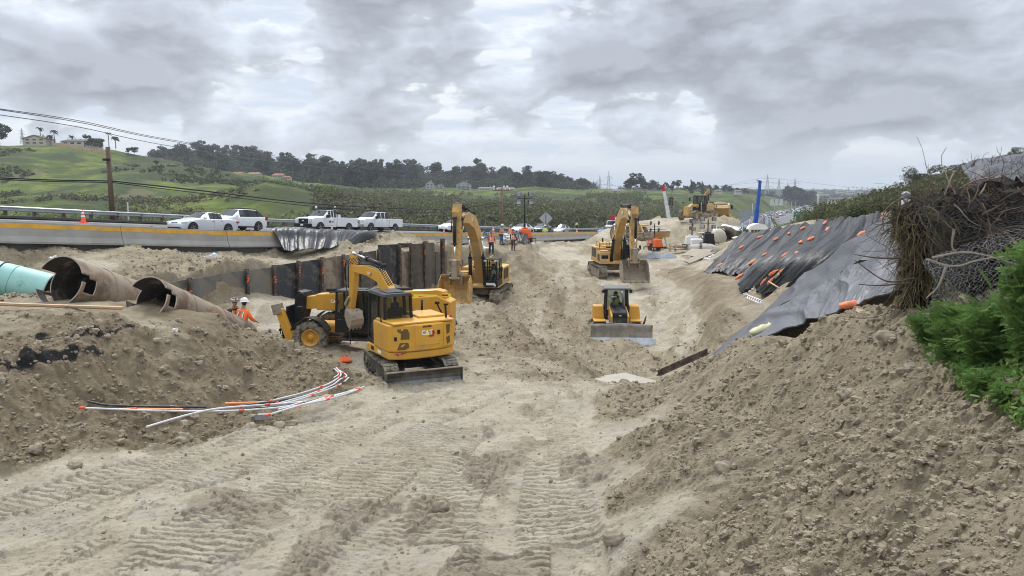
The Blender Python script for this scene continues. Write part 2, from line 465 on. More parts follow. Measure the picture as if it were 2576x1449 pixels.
a((1600, 1449, 8.3), (1800, 1449, 7.0), (2000, 1449, 5.9), (2300, 1449, 4.6), (2576, 1449, 3.8), (1600, 1250, 10.7), (1800, 1250, 9.0), (2050, 1250, 7.5), (2300, 1250, 6.2), (2576, 1250, 5.1), (1640, 1100, 13.6), (1820, 1100, 11.4), (2030, 1100, 9.6), (2280, 1100, 8.0), (2576, 1100, 6.4), (1620, 1000, 18.4), (1760, 965, 16.8), (1880, 930, 15.4), (2050, 880, 13.4), (2050, 1000, 12), (2220, 950, 10.2), (1580, 985, 20), (1700, 946, 19), (1775, 920, 18.4), (1815, 908, 18), (1853, 884, 17.2), (1940, 850, 16), (2078, 806, 14), (2150, 780, 13), (2200, 815, 12), (2279, 862, 10.8), (2350, 905, 9.8), (2430, 985, 8.4), (2576, 1050, 7.2), (2700, 1150, 5.5))
b((2450, 12, -1.9), (2576, 9.5, -1.9), (2576, 13, -1.3), (2300, 13.5, -1.9), (2700, 18, 0.2), (2450, 18, -.7), (2576, 35, .5), (2420, 30, -.5), (2800, 8, -1.2), (2800, 4, -1.7), (2800, 60, 2.5), (2000, 2, -2.0), (2576, 2, -1.8), (3100, 1.6, -1.8), (3100, 3, -1.5), (1600, 3, -3.0), (3100, 14, .3))
L+=under(TARP_FAR, .25)+under(TARP_A, .33)+under(TARP_B, .30)
a((1560, 872, 42.5), (1500, 875, 42.5), (1640, 870, 42.5), (1700, 858, 42), (1730, 900, 36), (1780, 800, 45), (1835, 800, 36), (1640, 940, 31), (1560, 950, 30), (1450, 925, 31), (1560, 975, 27.6), (1680, 950, 27), (1730, 930, 27), (1390, 925, 26.5), (1330, 905, 27), (1240, 885, 30), (1300, 862, 36), (1240, 800, 45), (1390, 882, 38), (1430, 815, 50), (1340, 800, 50), (1420, 760, 55), (1440, 700, 63), (1520, 780, 50), (1620, 735, 57.5), (1700, 735, 55), (1560, 700, 65), (1480, 690, 68), (1620, 690, 66), (1500, 660, 74), (1600, 655, 76), (1690, 790, 48.5), (1400, 650, 76), (1380, 610, 89), (1300, 630, 68), (1290, 700, 62), (1250, 760, 55), (1300, 745, 57), (1170, 780, 51), (1213, 745, 58), (1450, 612, 92), (1540, 618, 88), (1640, 630, 90), (1700, 632, 88), (1750, 625, 88), (1760, 652, 75), (1700, 690, 62), (1780, 700, 56), (1830, 640, 68), (1830, 612, 78), (1800, 605, 92), (1600, 582, 106), (1640, 553, 112), (1700, 552, 112), (1735, 560, 105), (1805, 562, 103), (1640, 596, 101), (1720, 600, 97), (1660, 572, 105), (1850, 566, 108), (1890, 592, 98), (1760, 578, 100), (1400, 600, 104), (1550, 600, 104))
b((1700, 125, -4.3), (1800, 125, -4.2), (1620, 130, -7.2), (1930, 125, -7.6), (1450, 125, -7.8), (1700, 150, -9.5), (1900, 150, -10))
a((1950, 612, 78), (2100, 582, 72), (2235, 548, 64), (2400, 505, 60), (2050, 592, 84))
b((1960, 110, -9.2), (2150, 120, -6.2), (2350, 120, -1.2), (2576, 100, 1.5), (2150, 150, -9.5), (2400, 150, 1), (2900, 120, 5))
b((800, 27.5, -6.2), (1030, 24, -5.95), (1000, 26, -6.05), (1130, 28.5, -6.25), (620, 28, -6.0), (700, 30, -6.1), (900, 32, -6.2), (1120, 33, -6.3), (1090, 40, -6.2), (990, 38, -6.1), (880, 44, -5.9), (1060, 52, -6.2), (1150, 46, -6.9), (600, 34, -5.5), (690, 38.2, -5.55), (780, 39.4, -5.65), (960, 46, -5.3), (1100, 54, -5.4), (470, 31.5, -5.2), (1200, 26, -6.2), (1170, 33, -6.4))
a((430, 800, 21.2), (360, 806, 20.7), (500, 790, 22.2), (560, 815, 22.8), (640, 850, 23.6), (700, 872, 23.6), (780, 890, 23.4), (832, 930, 22.6), (845, 965, 21.9), (0, 850, 17.6), (0, 930, 15.6), (0, 985, 15.1), (0, 1050, 14.6), (200, 850, 17.8), (200, 905, 16.9), (200, 965, 16.4), (200, 1030, 15.9), (350, 840, 18.8), (350, 890, 17.9), (350, 960, 17.2), (350, 1015, 16.8), (480, 830, 20.3), (480, 880, 19.2), (480, 950, 18.5), (480, 1010, 17.8), (600, 862, 21.9), (600, 900, 20.6), (600, 960, 19.7), (600, 1005, 18.9), (700, 900, 22.3), (700, 950, 21.2), (700, 985, 20.2), (780, 930, 22.3), (780, 965, 21.3), (-300, 850, 16.5), (-300, 950, 14.8), (-300, 1060, 13.8))
b((0, 21, -3.25), (150, 21.5, -3.25), (300, 22, -3.3), (0, 24.5, -3.5), (300, 24.3, -3.6), (440, 24, -4.1), (560, 25, -5.4), (680, 25.3, -6.0), (450, 27.5, -4.9), (300, 28.5, -4.4), (100, 28, -3.95), (-300, 24, -3.3), (820, 24.3, -6.0))
LOOSE=[(P(*q)[:2], v)for q, v in(((1000, 1449, 8.9), 0), ((500, 1449, 8.9), 0), ((0, 1400, 9.3), 0), ((900, 1120, 15.3), 0), ((1200, 1080, 16.5), 0), ((1250, 1300, 11), 0), ((700, 1280, 11.4), 0), ((300, 1280, 11.3), 0), ((1380, 1200, 13), 0), ((1330, 1020, 19), 0), ((1150, 1000, 20), 0), ((1470, 1200, 12.8), .05), ((1480, 1350, 10), .05), ((1100, 1180, 13.3), 0), ((600, 1180, 13.2), 0), ((1000, 1330, 10.5), 0), ((1600, 1449, 8.3), 1), ((1520, 1300, 10.6), .8), ((1480, 1449, 8.8), 0), ((2000, 1449, 5.9), 1), ((2576, 1449, 3.8), .8), ((1640, 1100, 13.6), 1), ((1460, 1100, 15), 0), ((2050, 1250, 7.5), 1), ((2280, 1100, 8), .75), ((1640, 985, 19), 1), ((1440, 980, 21.5), .25), ((2050, 880, 13), .9), ((2150, 780, 13), .9), ((2430, 985, 8.4), .9), ((0, 1120, 13.8), 1), ((0, 1250, 11.5), .05), ((300, 1090, 15), 1), ((300, 1180, 13), .05), ((600, 1040, 17), 1), ((650, 1100, 15.6), .08), ((860, 960, 22), .9), ((900, 1010, 20), .05), ((300, 900, 18), .8), ((0, 800, 20), .45), ((300, 800, 20), .5), ((600, 880, 21), .95), ((760, 900, 22.6), .95), ((1000, 1200, 12.6), 0), ((500, 1350, 10), 0), ((1000, 940, 24), .1), ((1150, 930, 25), .4), ((1400, 930, 25), .5), ((1300, 850, 36), .8), ((1350, 700, 62), .8), ((1400, 640, 78), .15), ((1560, 900, 38), .9), ((1560, 800, 46), .4), ((1400, 820, 48), .95), ((1740, 850, 41), .03), ((1800, 780, 45), .9), ((1850, 720, 44), .9), ((1700, 700, 60), .08), ((1620, 660, 72), .1), ((1500, 720, 60), .45), ((1500, 650, 78), .1), ((1700, 640, 80), .5), ((1680, 590, 98), .3), ((1760, 590, 98), .7), ((1660, 560, 110), .2), ((1830, 600, 98), .8), ((600, 760, 36), .6), ((900, 800, 36), .3), ((1240, 780, 50), .95), ((1150, 800, 44), .4), ((600, 690, 36), .55), ((400, 650, 35), .7), ((100, 640, 32), .7), ((900, 620, 55), .6))]
KR=np.array([(-38, 12, -.9), (-30, 21.5, -1.35), (-22.85, 33, 0), (-15.0, 46, 0), (-4.9, 66, 0), (4.2, 88, 0), (12.5, 110, 0), (23.5, 138, -8.2), (37, 172, -9.6)])
for i, (px, py)in((2, (0, 611)), (3, (680, 622)), (4, (1150, 613)), (5, (1376, 605)), (6, (1500, 600))):
 KR[i]=P(px, py, KR[i][1])
GR=np.array([P(-420, 538, 37), P(0, 548, 47), P(328, 560, 55), P(680, 571, 68), P(1150, 582, 95), P(1400, 585, 125), P(1560, 582, 170)])
U=[tuple(q)for q in KR[:7]]+[tuple(q)for q in GR[:6]]
nrm=np.array((.88, -.47))
for q, dz, dd in zip(KR[1:7], (1.0, .95, .65, .35, .2, .1), (1, 1, 1, 1, 1, 1)):
 U.append((q[0]+nrm[0]*dd, q[1]+nrm[1]*dd, q[2]-dz))
for q in((440, 700, 32.6), (600, 682, 36.3), (780, 660, 40.4), (600, 655, 41), (700, 655, 42), (300, 690, 31.5), (860, 648, 45), (960, 625, 50), (1040, 607, 58), (1120, 618, 57), (1180, 620, 62), (1250, 628, 64), (1300, 630, 68), (1330, 618, 74), (1240, 612, 70)):
 U.append(tuple(P(*q)))
for q in((0, 29, -3.85), (-300, 24, -3.4), (200, 29.2, -4.0)):U.append(tuple(PZ(*q)))
UP=Surf(U);LO=Surf(L)
BL=np.array([(-60, 10), (-40, 20), (-21, 28.6), (-16.2, 29.9)]+[tuple(P(px, py, Y)[:2])for px, py, Y in((440, 705, 31.8), (600, 690, 35.8), (780, 660, 39.8), (960, 620, 46.8), (1120, 602, 55), (1200, 620, 59.5), (1300, 630, 68), (1345, 617, 78))]+[tuple(KR[5][:2]), tuple(KR[6][:2]), (37, 170), (60, 230)])
def side(x, y, line):
 """signed distance to a polyline, positive on its left (the road side)"""
 x=np.asarray(x, float);y=np.asarray(y, float)
 best=np.full(x.shape, 1e9);sg=np.zeros(x.shape)
 for(x0, y0), (x1, y1)in zip(line[:-1], line[1:]):
  dx, dy=x1-x0, y1-y0
  t=np.clip(((x-x0)*dx+(y-y0)*dy)/(dx*dx+dy*dy), 0, 1)
  ex, ey=x-x0-t*dx, y-y0-t*dy
  d=np.hypot(ex, ey);c=dx*ey-dy*ex
  m=d<best
  best=np.where(m, d, best);sg=np.where(m, np.sign(c), sg)
 return best*sg
def loose_at(x, y):
 x=np.asarray(x, float);q=np.column_stack([(x/y).ravel(), np.log(y).ravel()])
 out=np.empty(len(q))
 C=np.array([(p[0]/p[1], math.log(p[1]))for p, v in LOOSE]);Vv=np.array([v for p, v in LOOSE])
 for i in range(0, len(q), 20000):
  d2=((q[i:i+20000, None, :]-C[None])**2).sum(-1)+2e-5
  wt=d2**-2.2
  out[i:i+20000]=(wt*Vv).sum(1)/wt.sum(1)
 out=sstep(out.reshape(x.shape)+1.2*ridge_at(x, y)+.16*fbm(x*1.3, y*1.3, 3, 4)+sstep(y, 28, 34)*.55*fbm(x*.42+5, y*.2, 4, 6), .12, .8)
 return out*sstep(yard_d(x, y)+.012*fbm(x*1.1, y*1.1, 4, 2), -.004, .016)
def lane_coord(x, y, line):
 best=np.full(x.shape, 1e9);al=np.zeros(x.shape);sg=np.zeros(x.shape);acc=0
 for(x0, y0), (x1, y1)in zip(line[:-1], line[1:]):
  dx, dy=x1-x0, y1-y0;Ls=math.hypot(dx, dy)
  t=np.clip(((x-x0)*dx+(y-y0)*dy)/Ls**2, 0, 1)
  ex, ey=x-x0-t*dx, y-y0-t*dy
  d=np.hypot(ex, ey);m=d<best
  best=np.where(m, d, best);al=np.where(m, acc+t*Ls, al);sg=np.where(m, np.sign(dx*ey-dy*ex), sg)
  acc+=Ls
 return best, al, sg
YARD=[(-700, 1200, 11), (-100, 1190, 12.4), (0, 1180, 12.7), (300, 1128, 14.2), (620, 1072, 16.1), (700, 1052, 16.8), (860, 990, 20.2), (930, 960, 21.8), (1010, 985, 21.5), (1170, 978, 21.8), (1300, 968, 22.1), (1440, 975, 21.8), (1478, 1000, 20.6), (1500, 1080, 16.5), (1508, 1200, 13), (1488, 1449, 8.9), (1440, 1800, 4), (-700, 1800, 4)]
YARD=np.array([(lambda q:(q[0]/q[1], math.log(q[1])))(P(*t))for t in YARD])
def yard_d(x, y):
 a_, b_=x/y, np.log(y);best=np.full(x.shape, 1e9);ins=np.zeros(x.shape, bool)
 for(x0, y0), (x1, y1)in zip(YARD, np.roll(YARD, -1, 0)):
  dx, dy=x1-x0, y1-y0;t=np.clip(((a_-x0)*dx+(b_-y0)*dy)/(dx*dx+dy*dy), 0, 1)
  best=np.minimum(best, np.hypot(a_-x0-t*dx, b_-y0-t*dy))
  c=((y0>b_)!=(y1>b_))&(a_<(x1-x0)*(b_-y0)/(y1-y0+1e-12)+x0);ins^=c
 return np.where(ins, -best, best)
HEAPS=[(1553, 890, 41.0, 1.15, .9, .75), (1590, 905, 39.8, 1.6, 1.0, .35), (1470, 912, 39.5, 1.4, 1.2, .25), (1215, 830, 40, 1.3, 2.5, .5), (1300, 880, 33, 1.6, 1.6, .5), (1385, 905, 31, 1.3, 1.2, .35), (1655, 600, 99, 3.2, 2.5, 1.5), (1835, 565, 106, 3, 2, .9), (1285, 790, 50, 1.2, 1.5, .45), (1380, 770, 54, 1.6, 2, .5), (1430, 730, 60, 1.3, 3, .4), (1790, 730, 48, 1.5, 3, .5), (1800, 800, 42, 1.2, 3, .45), (1580, 985, 20.6, .9, 1.0, .3), (650, 610+92, 37, 2.5, 1.2, .5), (950, 608, 56, 2, 1, .5), (1030, 608, 58, 2, 1, .55), (600, 735, 35, 2.2, 1.5, .5), (900, 760, 41, 2, 1.5, .4), (1480, 720, 57, .5, 4, .25), (1130, 800, 38, 1.8, 2.5, .5), (850, 600+25, 49, 3, .8, .35)]
HEAPS=[tuple(P(*h[:3])[:2])+h[3:]for h in HEAPS]
RIDGES=[([(1345, 690, 62), (1400, 760, 54), (1440, 830, 46), (1470, 880, 41)], 1.0, .6), ([(1700, 700, 61), (1772, 750, 51), (1812, 830, 42), (1795, 890, 35)], 1.1, .6), ([(1235, 790, 47), (1268, 860, 36), (1330, 905, 29), (1440, 935, 28)], .9, .5), ([(1490, 700, 63), (1520, 770, 52), (1500, 820, 46)], .5, .3), ([(1350, 640, 76), (1300, 690, 62), (1265, 760, 52)], 1.0, .45)]
RIDGES=[([tuple(P(*q)[:2])for q in r], w_, h_)for r, w_, h_ in RIDGES]
def ridge_at(x, y):
 z=np.zeros(np.shape(x));m=(y>26)&(y<80)
 if m.any():
  xs, ys=x[m], y[m];k=np.zeros(xs.shape)
  for r, w_, h_ in RIDGES:k=np.maximum(k, h_*np.exp(-((lane_coord(xs, ys, np.array(r))[0]+.3*fbm(xs*.6, ys*.6, 3, 2))/w_)**2))
  z[m]=k
 return z
def base(x, y):
 x=np.asarray(x, float);y=np.asarray(y, float)*np.ones(x.shape)
 s=side(x, y, BL)
 f=sstep(s, -.22, .22)
 k=side(x, y, KR[:, :2])
 z=LO(x, y)*(1-f)+UP(x, y)*f
 z=z+ridge_at(x, y)
 for hx, hy, rx, ry, hh in HEAPS:z=z+hh*np.exp(-((x-hx)/rx)**2-((y-hy)/ry)**2)
 return z-.22*sstep(k, -.15, .2), k
def LN(*q):return np.array([P(*t)[:2]for t in q])
YLANES=[(LN((pb, 1449, 8.9), (.55*pb+620, 1210, 12.8), (.3*pb+960, 1060, 17.2), (.14*pb+1215, 985, 21.2)), (.17, .185, .2)[k%3])for k, pb in enumerate((-620, -400, -190, 30, 240, 430, 640, 860, 1040, 1200, 1330, 1440))]
LANES=[(LN((1400, 900, 36), (1345, 800, 48), (1400, 720, 61), (1450, 660, 74)), .5, .6, .12), (LN((1500, 860, 42), (1440, 780, 51), (1430, 700, 63), (1400, 640, 78)), .6, .6, .12), (LN((1680, 880, 40), (1690, 800, 47), (1650, 740, 56), (1640, 700, 63)), .6, .6, .10), (LN((1740, 900, 36), (1742, 820, 44), (1700, 740, 54), (1640, 690, 64), (1630, 650, 76)), .7, 0, -.06)]
SH=np.array([q[:2]for nt in(TARP_FAR, TARP_A, TARP_B)for q in net(nt, 9, 14).reshape(-1, 3)]+[tuple(P(150, 760, 22.0)[:2]), tuple(P(190, 760, 22.3)[:2]), tuple(P(110, 760, 22.0)[:2]), tuple(P(380, 780, 21.3)[:2]), tuple(P(340, 780, 21.3)[:2]), tuple(P(415, 780, 21.6)[:2])])
def near_sheet(x, y):
 out=np.ones(x.shape);u=x/y
 m=((u>.2)&(y>12)&(y<66))|((u<-.4)&(y>20)&(y<24));q=np.column_stack([x[m], y[m]]);r=np.empty(len(q))
 for i in range(0, len(q), 20000):
  c=q[i:i+20000];d=np.sqrt(((c[:, None]-SH[None])**2).sum(-1))/(.075*SH[None, :, 1]);r[i:i+20000]=d.min(1)
 out[m]=sstep(r, .55, 1.3)
 return out
def dome(d, q):return np.sqrt(np.clip(1-(d*q)**2, 0, 1))
def detail(x, y, lo, k):
 """relief of the earth: soft swells, clods, crawler prints; also returns a tone value"""
 off=sstep(k, -.1, .3)
 far=sstep(y, 18, 60)
 wx=x+.35*fbm(x*.7, y*.7, 2, 5);wy=y+.35*fbm(x*.7+9, y*.7, 2, 6)
 h=lo*(.17*fbm(wx*.33, wy*.33, 3, 0)+.17*fbm(wx*1.1, wy*1.1, 3, 2))
 rdg=1-np.abs(fbm(wx*.5+4, wy*.5, 3, 3));h=h+lo*.20*(rdg-.7)
 h=h+lo*far*.22*fbm(x*.45, y*.3, 4, 1)
 d1, v1=cell(wx*2.1, wy*2.1, 0);c1=dome(d1, 1.9)*(v1>.62)*(v1-.3)
 d2, v2=cell(wx*5.2, wy*5.2, 3);c2=dome(d2, 1.7)*(v2>.35)*v2
 d3, v3=cell(wx*11, wy*11, 5);c3=dome(d3, 1.6)*v3
 d4, v4=cell(wx*21, wy*21, 2);c4=dome(d4, 1.6)*v4*(1-sstep(y, 12, 18))
 h=h+lo*(.13*c1+.085*c2+.045*c3+.026*c4)
 cp=1-lo
 h=h+cp*(.045*fbm(x*.6, y*.6, 4, 4)+.018*fbm(x*3.3, y*3.3, 3, 1))
 patch=sstep(fbm(x*.9+3, y*.5+8, 4, 6), .36, .55)
 h=h+cp*patch*(.07*c2+.035*c3)
 fl=fbm(x*2.2, y*2.2, 4, 7)
 h=h+cp*(.012*(sstep(fl, .10, .13)+sstep(fl, -.34, -.31))+.012*fbm(x*9, y*9, 3, 3)+.03*(v3>.9)*c3)
 near=y<24
 if near.any():
  xn, yn=x[near], y[near];bd=np.full(xn.shape, 9.);ph=np.zeros(xn.shape);fd=np.zeros(xn.shape)
  for q_, (ln, per)in enumerate(YLANES):
   d, al, sg=lane_coord(xn, yn, ln);m=d<bd
   bd=np.where(m, d, bd);ph=np.where(m, (al+sg*d*(.25-.12*(q_%4))+.045*fbm(xn*1.3, yn*1.3, 2, 3))/per, ph);fd=np.where(m, sstep(fbm(xn*.55+q_*7.7, yn*.3, 3, 2), -.28, .08), fd)
  wv=np.abs((ph%1)-.5)*2
  inl=sstep(bd, .52, .44)
  hn=inl*(fd*.055*sstep(wv, .28, .52)-.02)+(1-inl)*.03*sstep(fbm(xn*2.1, yn*1.1, 3, 1), -.1, .3)
  hn=hn+sstep(np.abs(bd-.49), .10, .0)*(.018+.04*c3[near]+.03*c2[near])
  h[near]+=(cp[near]**2)*hn
 tone=cp*(.75+.4*sstep(y, 30, 40)*fbm(x*.3, y*.18, 3, 3))
 ruts=0
 for ln, hw, per, amp in LANES:
  d, al, sg=lane_coord(x, y, ln)
  d=d+.35*fbm(x*.5, y*.35, 3, 2)
  m=sstep(d, hw, hw-.3)*(1-lo if per<.5 else 1)
  if 1:
   if per:
    ph=al+.05*fbm(x*2, y*2, 2, 3)+.02*d*d
    wv=(np.abs(((ph/per)%1)-.5)*2)
    fade=.25+.75*sstep(fbm(x*.8+amp*99, y*.8, 2, 2), -.35, .25)
    h=h+m*(-.035+1.5*amp*fade*sstep(wv, .3, .55))
   else:
    h=h+m*amp
  edge=sstep(np.abs(d-hw), .16, .02)*(1-lo)*.5
  h=h+edge*(.012+.045*sstep(fbm(x*1.5, y*1.5, 3, 1), 0, .35)+.035*c2+.03*c3)
  if per==0 or per>.5:tone=np.maximum(tone, sstep(d, hw*1.3, hw*.3)*(1.0 if per==0 else .55))
  ruts=ruts+m
 tone=tone-.7*ridge_at(x, y)
 tone=tone-.6*sstep(-(x/y), .18, .26)*(1-sstep(y, 22, 24.5))*lo  # left mound's shade is painted in by darkening its soil tone
 h=h*(.12+.88*near_sheet(x, y))
 return h*(1-off), np.clip(tone, -.6, 1.2), patch*cp
def ground(x, y):
 x=np.atleast_1d(np.asarray(x, float));y=np.atleast_1d(np.asarray(y, float))
 z, k=base(x, y)
 lo=loose_at(x, y)
 return z+detail(x, y, lo, k)[0]
def gz(x, y):return float(ground([x], [y])[0])
def bz(x, y):return float(base(np.array([x]), np.array([y]))[0][0])
def rows_y():
 ys=[1.5]
 while ys[-1]<165:
  y=ys[-1]
  hgt=5.0 if y<25 else 7.0
  ys.append(y+min(max(y*y/(hgt*740*1.75), .012), .0115*y+.01))
 return np.array(ys)
def earth_mat():
 m=bpy.data.materials.new('earth');m.use_nodes=True
 t=NT(m.node_tree)
 pos=t.n('ShaderNodeNewGeometry').outputs['Position']
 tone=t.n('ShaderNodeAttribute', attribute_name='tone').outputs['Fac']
 pat=t.n('ShaderNodeAttribute', attribute_name='patch').outputs['Fac']
 tar=t.n('ShaderNodeAttribute', attribute_name='asphalt').outputs['Fac']
 n0=t.noise(pos, .23, 5, .6)
 n1=t.noise(pos, 1.3, 8, .65, .4)
 n2=t.noise(pos, 7.0, 8, .7)
 n3=t.noise(pos, 38.0, 6, .7)
 lo=t.mix(t.step(n1, .32, .68), (.225, .184, .122), (.34, .286, .195))
 hi=t.mix(t.step(n1, .30, .66), (.485, .428, .33), (.355, .308, .228))
 hi=t.mix(t.math('MULTIPLY', t.step(t.noise(pos, .8, 6, .6, .6), .5, .68), .5), hi, (.37, .335, .285))
 c=t.mix(t.step(t.math('ADD', tone, t.math('MULTIPLY', t.math('SUBTRACT', n0, .5), .5)), .15, .75), lo, hi)
 c=t.mix(t.math('MULTIPLY', pat, .55), c, (.24, .195, .14))
 c=t.mix(t.math('MULTIPLY', t.step(n0, .5, .68), .15), c, (.38, .30, .19))
 crumbs=t.step(n2, .56, .64)
 c=t.mix(t.math('MULTIPLY', crumbs, .38), c, (.17, .135, .092))
 c=t.mix(t.math('MULTIPLY', t.step(t.noise(pos, 3.1, 8, .72, .5), .55, .62), .35), c, (.20, .162, .112))
 pale=t.step(n3, .62, .70)
 c=t.mix(t.math('MULTIPLY', pale, .4), c, (.56, .49, .39))
 dk=t.step(n3, .40, .33)
 c=t.mix(t.math('MULTIPLY', dk, .45), c, (.13, .10, .07))
 c=t.mix(tar, c, (.022, .021, .021))
 c=t.mix(t.step(tone, -.1, -.5), c, t.mix(1.0, c, (.74, .70, .66), 'MULTIPLY'))  # darker soil on spoil ridges; also carries the left mound's painted shade
 b=t.n('ShaderNodeBsdfPrincipled', ins={'Base Color':c, 'Roughness':.92, 'Specular IOR Level':.25})
 hh=t.math('ADD', t.math('ADD', t.math('MULTIPLY', n2, .6), t.math('MULTIPLY', n3, .22)), t.math('MULTIPLY', t.noise(pos, 2.3, 8, .62), 1.6))
 bp=t.n('ShaderNodeBump', ins={'Strength':1.0, 'Distance':.11, 'Height':hh})
 t.link(bp.outputs[0], b.inputs['Normal'])
 t.link(b.outputs[0], t.n('ShaderNodeOutputMaterial').inputs[0])
 MAT['earth']=m
 return m
EARTH=earth_mat()
def seg_d(x, y, pts):return lane_coord(x, y, np.array(pts))[0]
def build_ground():
 ys=rows_y()
 us=np.linspace(-.86, .92, 1150)
 Y, Ug=np.meshgrid(ys, us, indexing='ij')
 X=Ug*Y
 z, k=base(X, Y)
 lo=loose_at(X, Y)
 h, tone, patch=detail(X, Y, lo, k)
 V=np.column_stack([X.ravel(), Y.ravel(), (z+h).ravel()])
 n, m=X.shape
 idx=np.arange(n*m).reshape(n, m)
 Q=np.stack([idx[:-1, :-1], idx[:-1, 1:], idx[1:, 1:], idx[1:, :-1]], -1).reshape(-1, 4)
 gs=side(X, Y, GR[:, :2])
 bad=(((k>.7)&(Y>14))|(gs>1.2)).ravel()
 Q=Q[~bad[Q].all(1)]
 asp=np.zeros(X.shape)
 for pts, wd in(([P(0, 975, 15.8)[:2], P(150, 950, 16.6)[:2], P(250, 930, 17.4)[:2]], .2), ([P(130, 895, 17.6)[:2], P(250, 893, 18)[:2], P(330, 887, 18.6)[:2]], .3), ([P(250, 880, 18.2)[:2], P(345, 872, 18.9)[:2]], .12), ([P(380, 840, 20)[:2], P(410, 832, 20.3)[:2]], .1), ([P(360, 862, 19.4)[:2], P(372, 860, 19.5)[:2]], .09)):
  asp=np.maximum(asp, sstep(seg_d(X, Y, pts)+.28*fbm(X*3, Y*3, 3, 1), wd, wd-.1))
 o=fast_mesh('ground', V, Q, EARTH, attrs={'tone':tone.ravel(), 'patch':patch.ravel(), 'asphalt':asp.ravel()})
 return tag(o, 'churned sandy earth of the excavation, piles and pit with track prints', kind='structure')
GROUND=build_ground()
# --- road beside the cut
def strip(A, B, n, mcols, dz=0.0):
 A=_cr(A, np.linspace(0, 1, n));B=_cr(B, np.linspace(0, 1, n))
 t=np.linspace(0, 1, mcols)[None, :, None]
 G=A[:, None, :]*(1-t)+B[:, None, :]*t
 G[..., 2]+=dz
 return G
asph=mat('road_concrete', (.115, .113, .11), .85, var=.14, scale=.4, bump=.25, bscale=25, obj=False, streak=(1, .35, 1), dirt=.12, dscale=.25, dcol=(.19, .18, .165))
KE=KR[[0, 1, 2, 3, 4, 5, 6, 7, 8]]
GE=np.vstack([GR, [P(1690, 580, 215)]]).copy()
KE2=_cr(KR, np.linspace(0, 1, 80));
def resamp(A, n):
 A=_cr(A, np.linspace(0, 1, 200));s=np.r_[0, np.cumsum(np.linalg.norm(np.diff(A, axis=0), axis=1))]
 q=np.linspace(0, s[-1], n)
 return np.column_stack([np.interp(q, s, A[:, i])for i in range(3)])
KRs, GRs=resamp(KR[1:], 70), resamp(GE, 70)
roadG=strip(KRs, GRs, 70, 10)
skirt=np.stack([roadG[:, 0]-(0, 0, 1.6), roadG[:, 0]-(0, 0, .02)], 1)
o=MB();o.grid(roadG);o.grid(skirt)
road=o.build('road', asph, fix=False);tag(road, 'grey freeway lanes curving past the excavation', kind='structure')
def road_pt(s, t):
 """s along 0..1, t across 0 (barrier) .. 1 (guard rail)"""
 a_=np.array([np.interp(s, np.linspace(0, 1, 70), KRs[:, i])for i in range(3)])
 b_=np.array([np.interp(s, np.linspace(0, 1, 70), GRs[:, i])for i in range(3)])
 return a_*(1-t)+b_*t
lm=mat('road_line_paint', (.62, .62, .58), .7, var=.15, dirt=.2)
def stripe(t0, t1, s0, s1, n, name='lane_marking'):
 mb=MB();G=np.array([[road_pt(s, t)+(0, 0, .012)for t in(t0, t1)]for s in np.linspace(s0, s1, n)])
 mb.grid(G);return mb.build(name, lm, fix=False)
edge_l=stripe(.885, .895, 0, 1, 80);tag(edge_l, 'solid white line at the outer shoulder', kind='structure')
edge_r=stripe(.075, .085, 0, 1, 80);tag(edge_r, 'solid white line along the concrete barrier', kind='structure')
mb=MB()
for i in range(34):
 s0=i/34
 for tt in(.36, .62):
  G=np.array([[road_pt(s, t)+(0, 0, .012)for t in(tt, tt+.009)]for s in np.linspace(s0, s0+.010, 3)]);mb.grid(G)
tag(mb.build('lane_dashes', lm, fix=False), 'white lane dashes on the road', kind='structure')
# --- valley and hills beyond the road
PXK=[-700, -200, 0, 140, 300, 450, 560, 670, 760, 900, 1050, 1200, 1350, 1500, 1650, 1750, 1850, 1920, 1985, 2060, 2150, 2350, 2576, 3100]
def lay(Yv, pyv):return np.interp(np.arange(24), np.arange(24), Yv), pyv
def Yg(px):return np.interp(px, [proj(q)[0]for q in GR]+[1750, 1900, 2100, 3200], [q[1]for q in GR]+[190, 200, 200, 200])
def Zg(px):return np.interp(px, [proj(q)[0]for q in GR]+[1750, 1900, 2100, 2200, 2400, 3200], [q[2]for q in GR]+[-12.5, -13.5, -13.5, -11, -3, 6])
RA_Y=[190]*13+[205, 230, 240, 260, 300, 330, 320, 260, 230, 220, 220]
RA_P=[508, 502, 500, 492, 503, 502, 484, 455, 478, 518, 536, 545, 548, 550, 556, 562, 572, 590, 600, 600, 570, 510, 480, 470]
RV_Y=[255]*12+[260, 280, 330, 360, 400, 450, 450, 450, 420, 400, 400, 400]
RV_P=[535, 527, 520, 516, 520, 518, 500, 472, 492, 512, 522, 530, 532, 534, 536, 540, 550, 558, 560, 562, 545, 508, 485, 475]
RB_Y=[400]*9+[400, 410, 420, 430, 450, 520, 560, 620, 660, 720, 750, 800, 800, 800, 800]
RB_P=[366, 364, 366, 366, 378, 407, 432, 446, 468, 480, 492, 498, 500, 498, 492, 490, 494, 503, 530, 532, 520, 505, 498, 495]
RD_Y=[520]*10+[520, 530, 540, 560, 600, 640, 720, 800, 850, 900, 1000, 1000, 1000, 1000]
RD_P=[392, 390, 388, 388, 395, 420, 434, 448, 462, 474, 478, 481, 474, 482, 484, 482, 488, 498, 520, 524, 516, 502, 496, 494]
RF_Y=[850]*13+[850, 900, 950, 1100, 1200, 1300, 1400, 1500, 1500, 1500, 1500]
RF_P=[412, 410, 405, 404, 402, 403, 406, 422, 440, 446, 450, 451, 462, 478, 487, 488, 491, 497, 505, 506, 503, 498, 494, 492]
RG_Y=[2600]*24
RG_P=[440, 440, 440, 440, 430, 420, 415, 430, 445, 458, 462, 466, 472, 482, 485, 484, 483, 482, 482, 482, 483, 480, 478, 478]
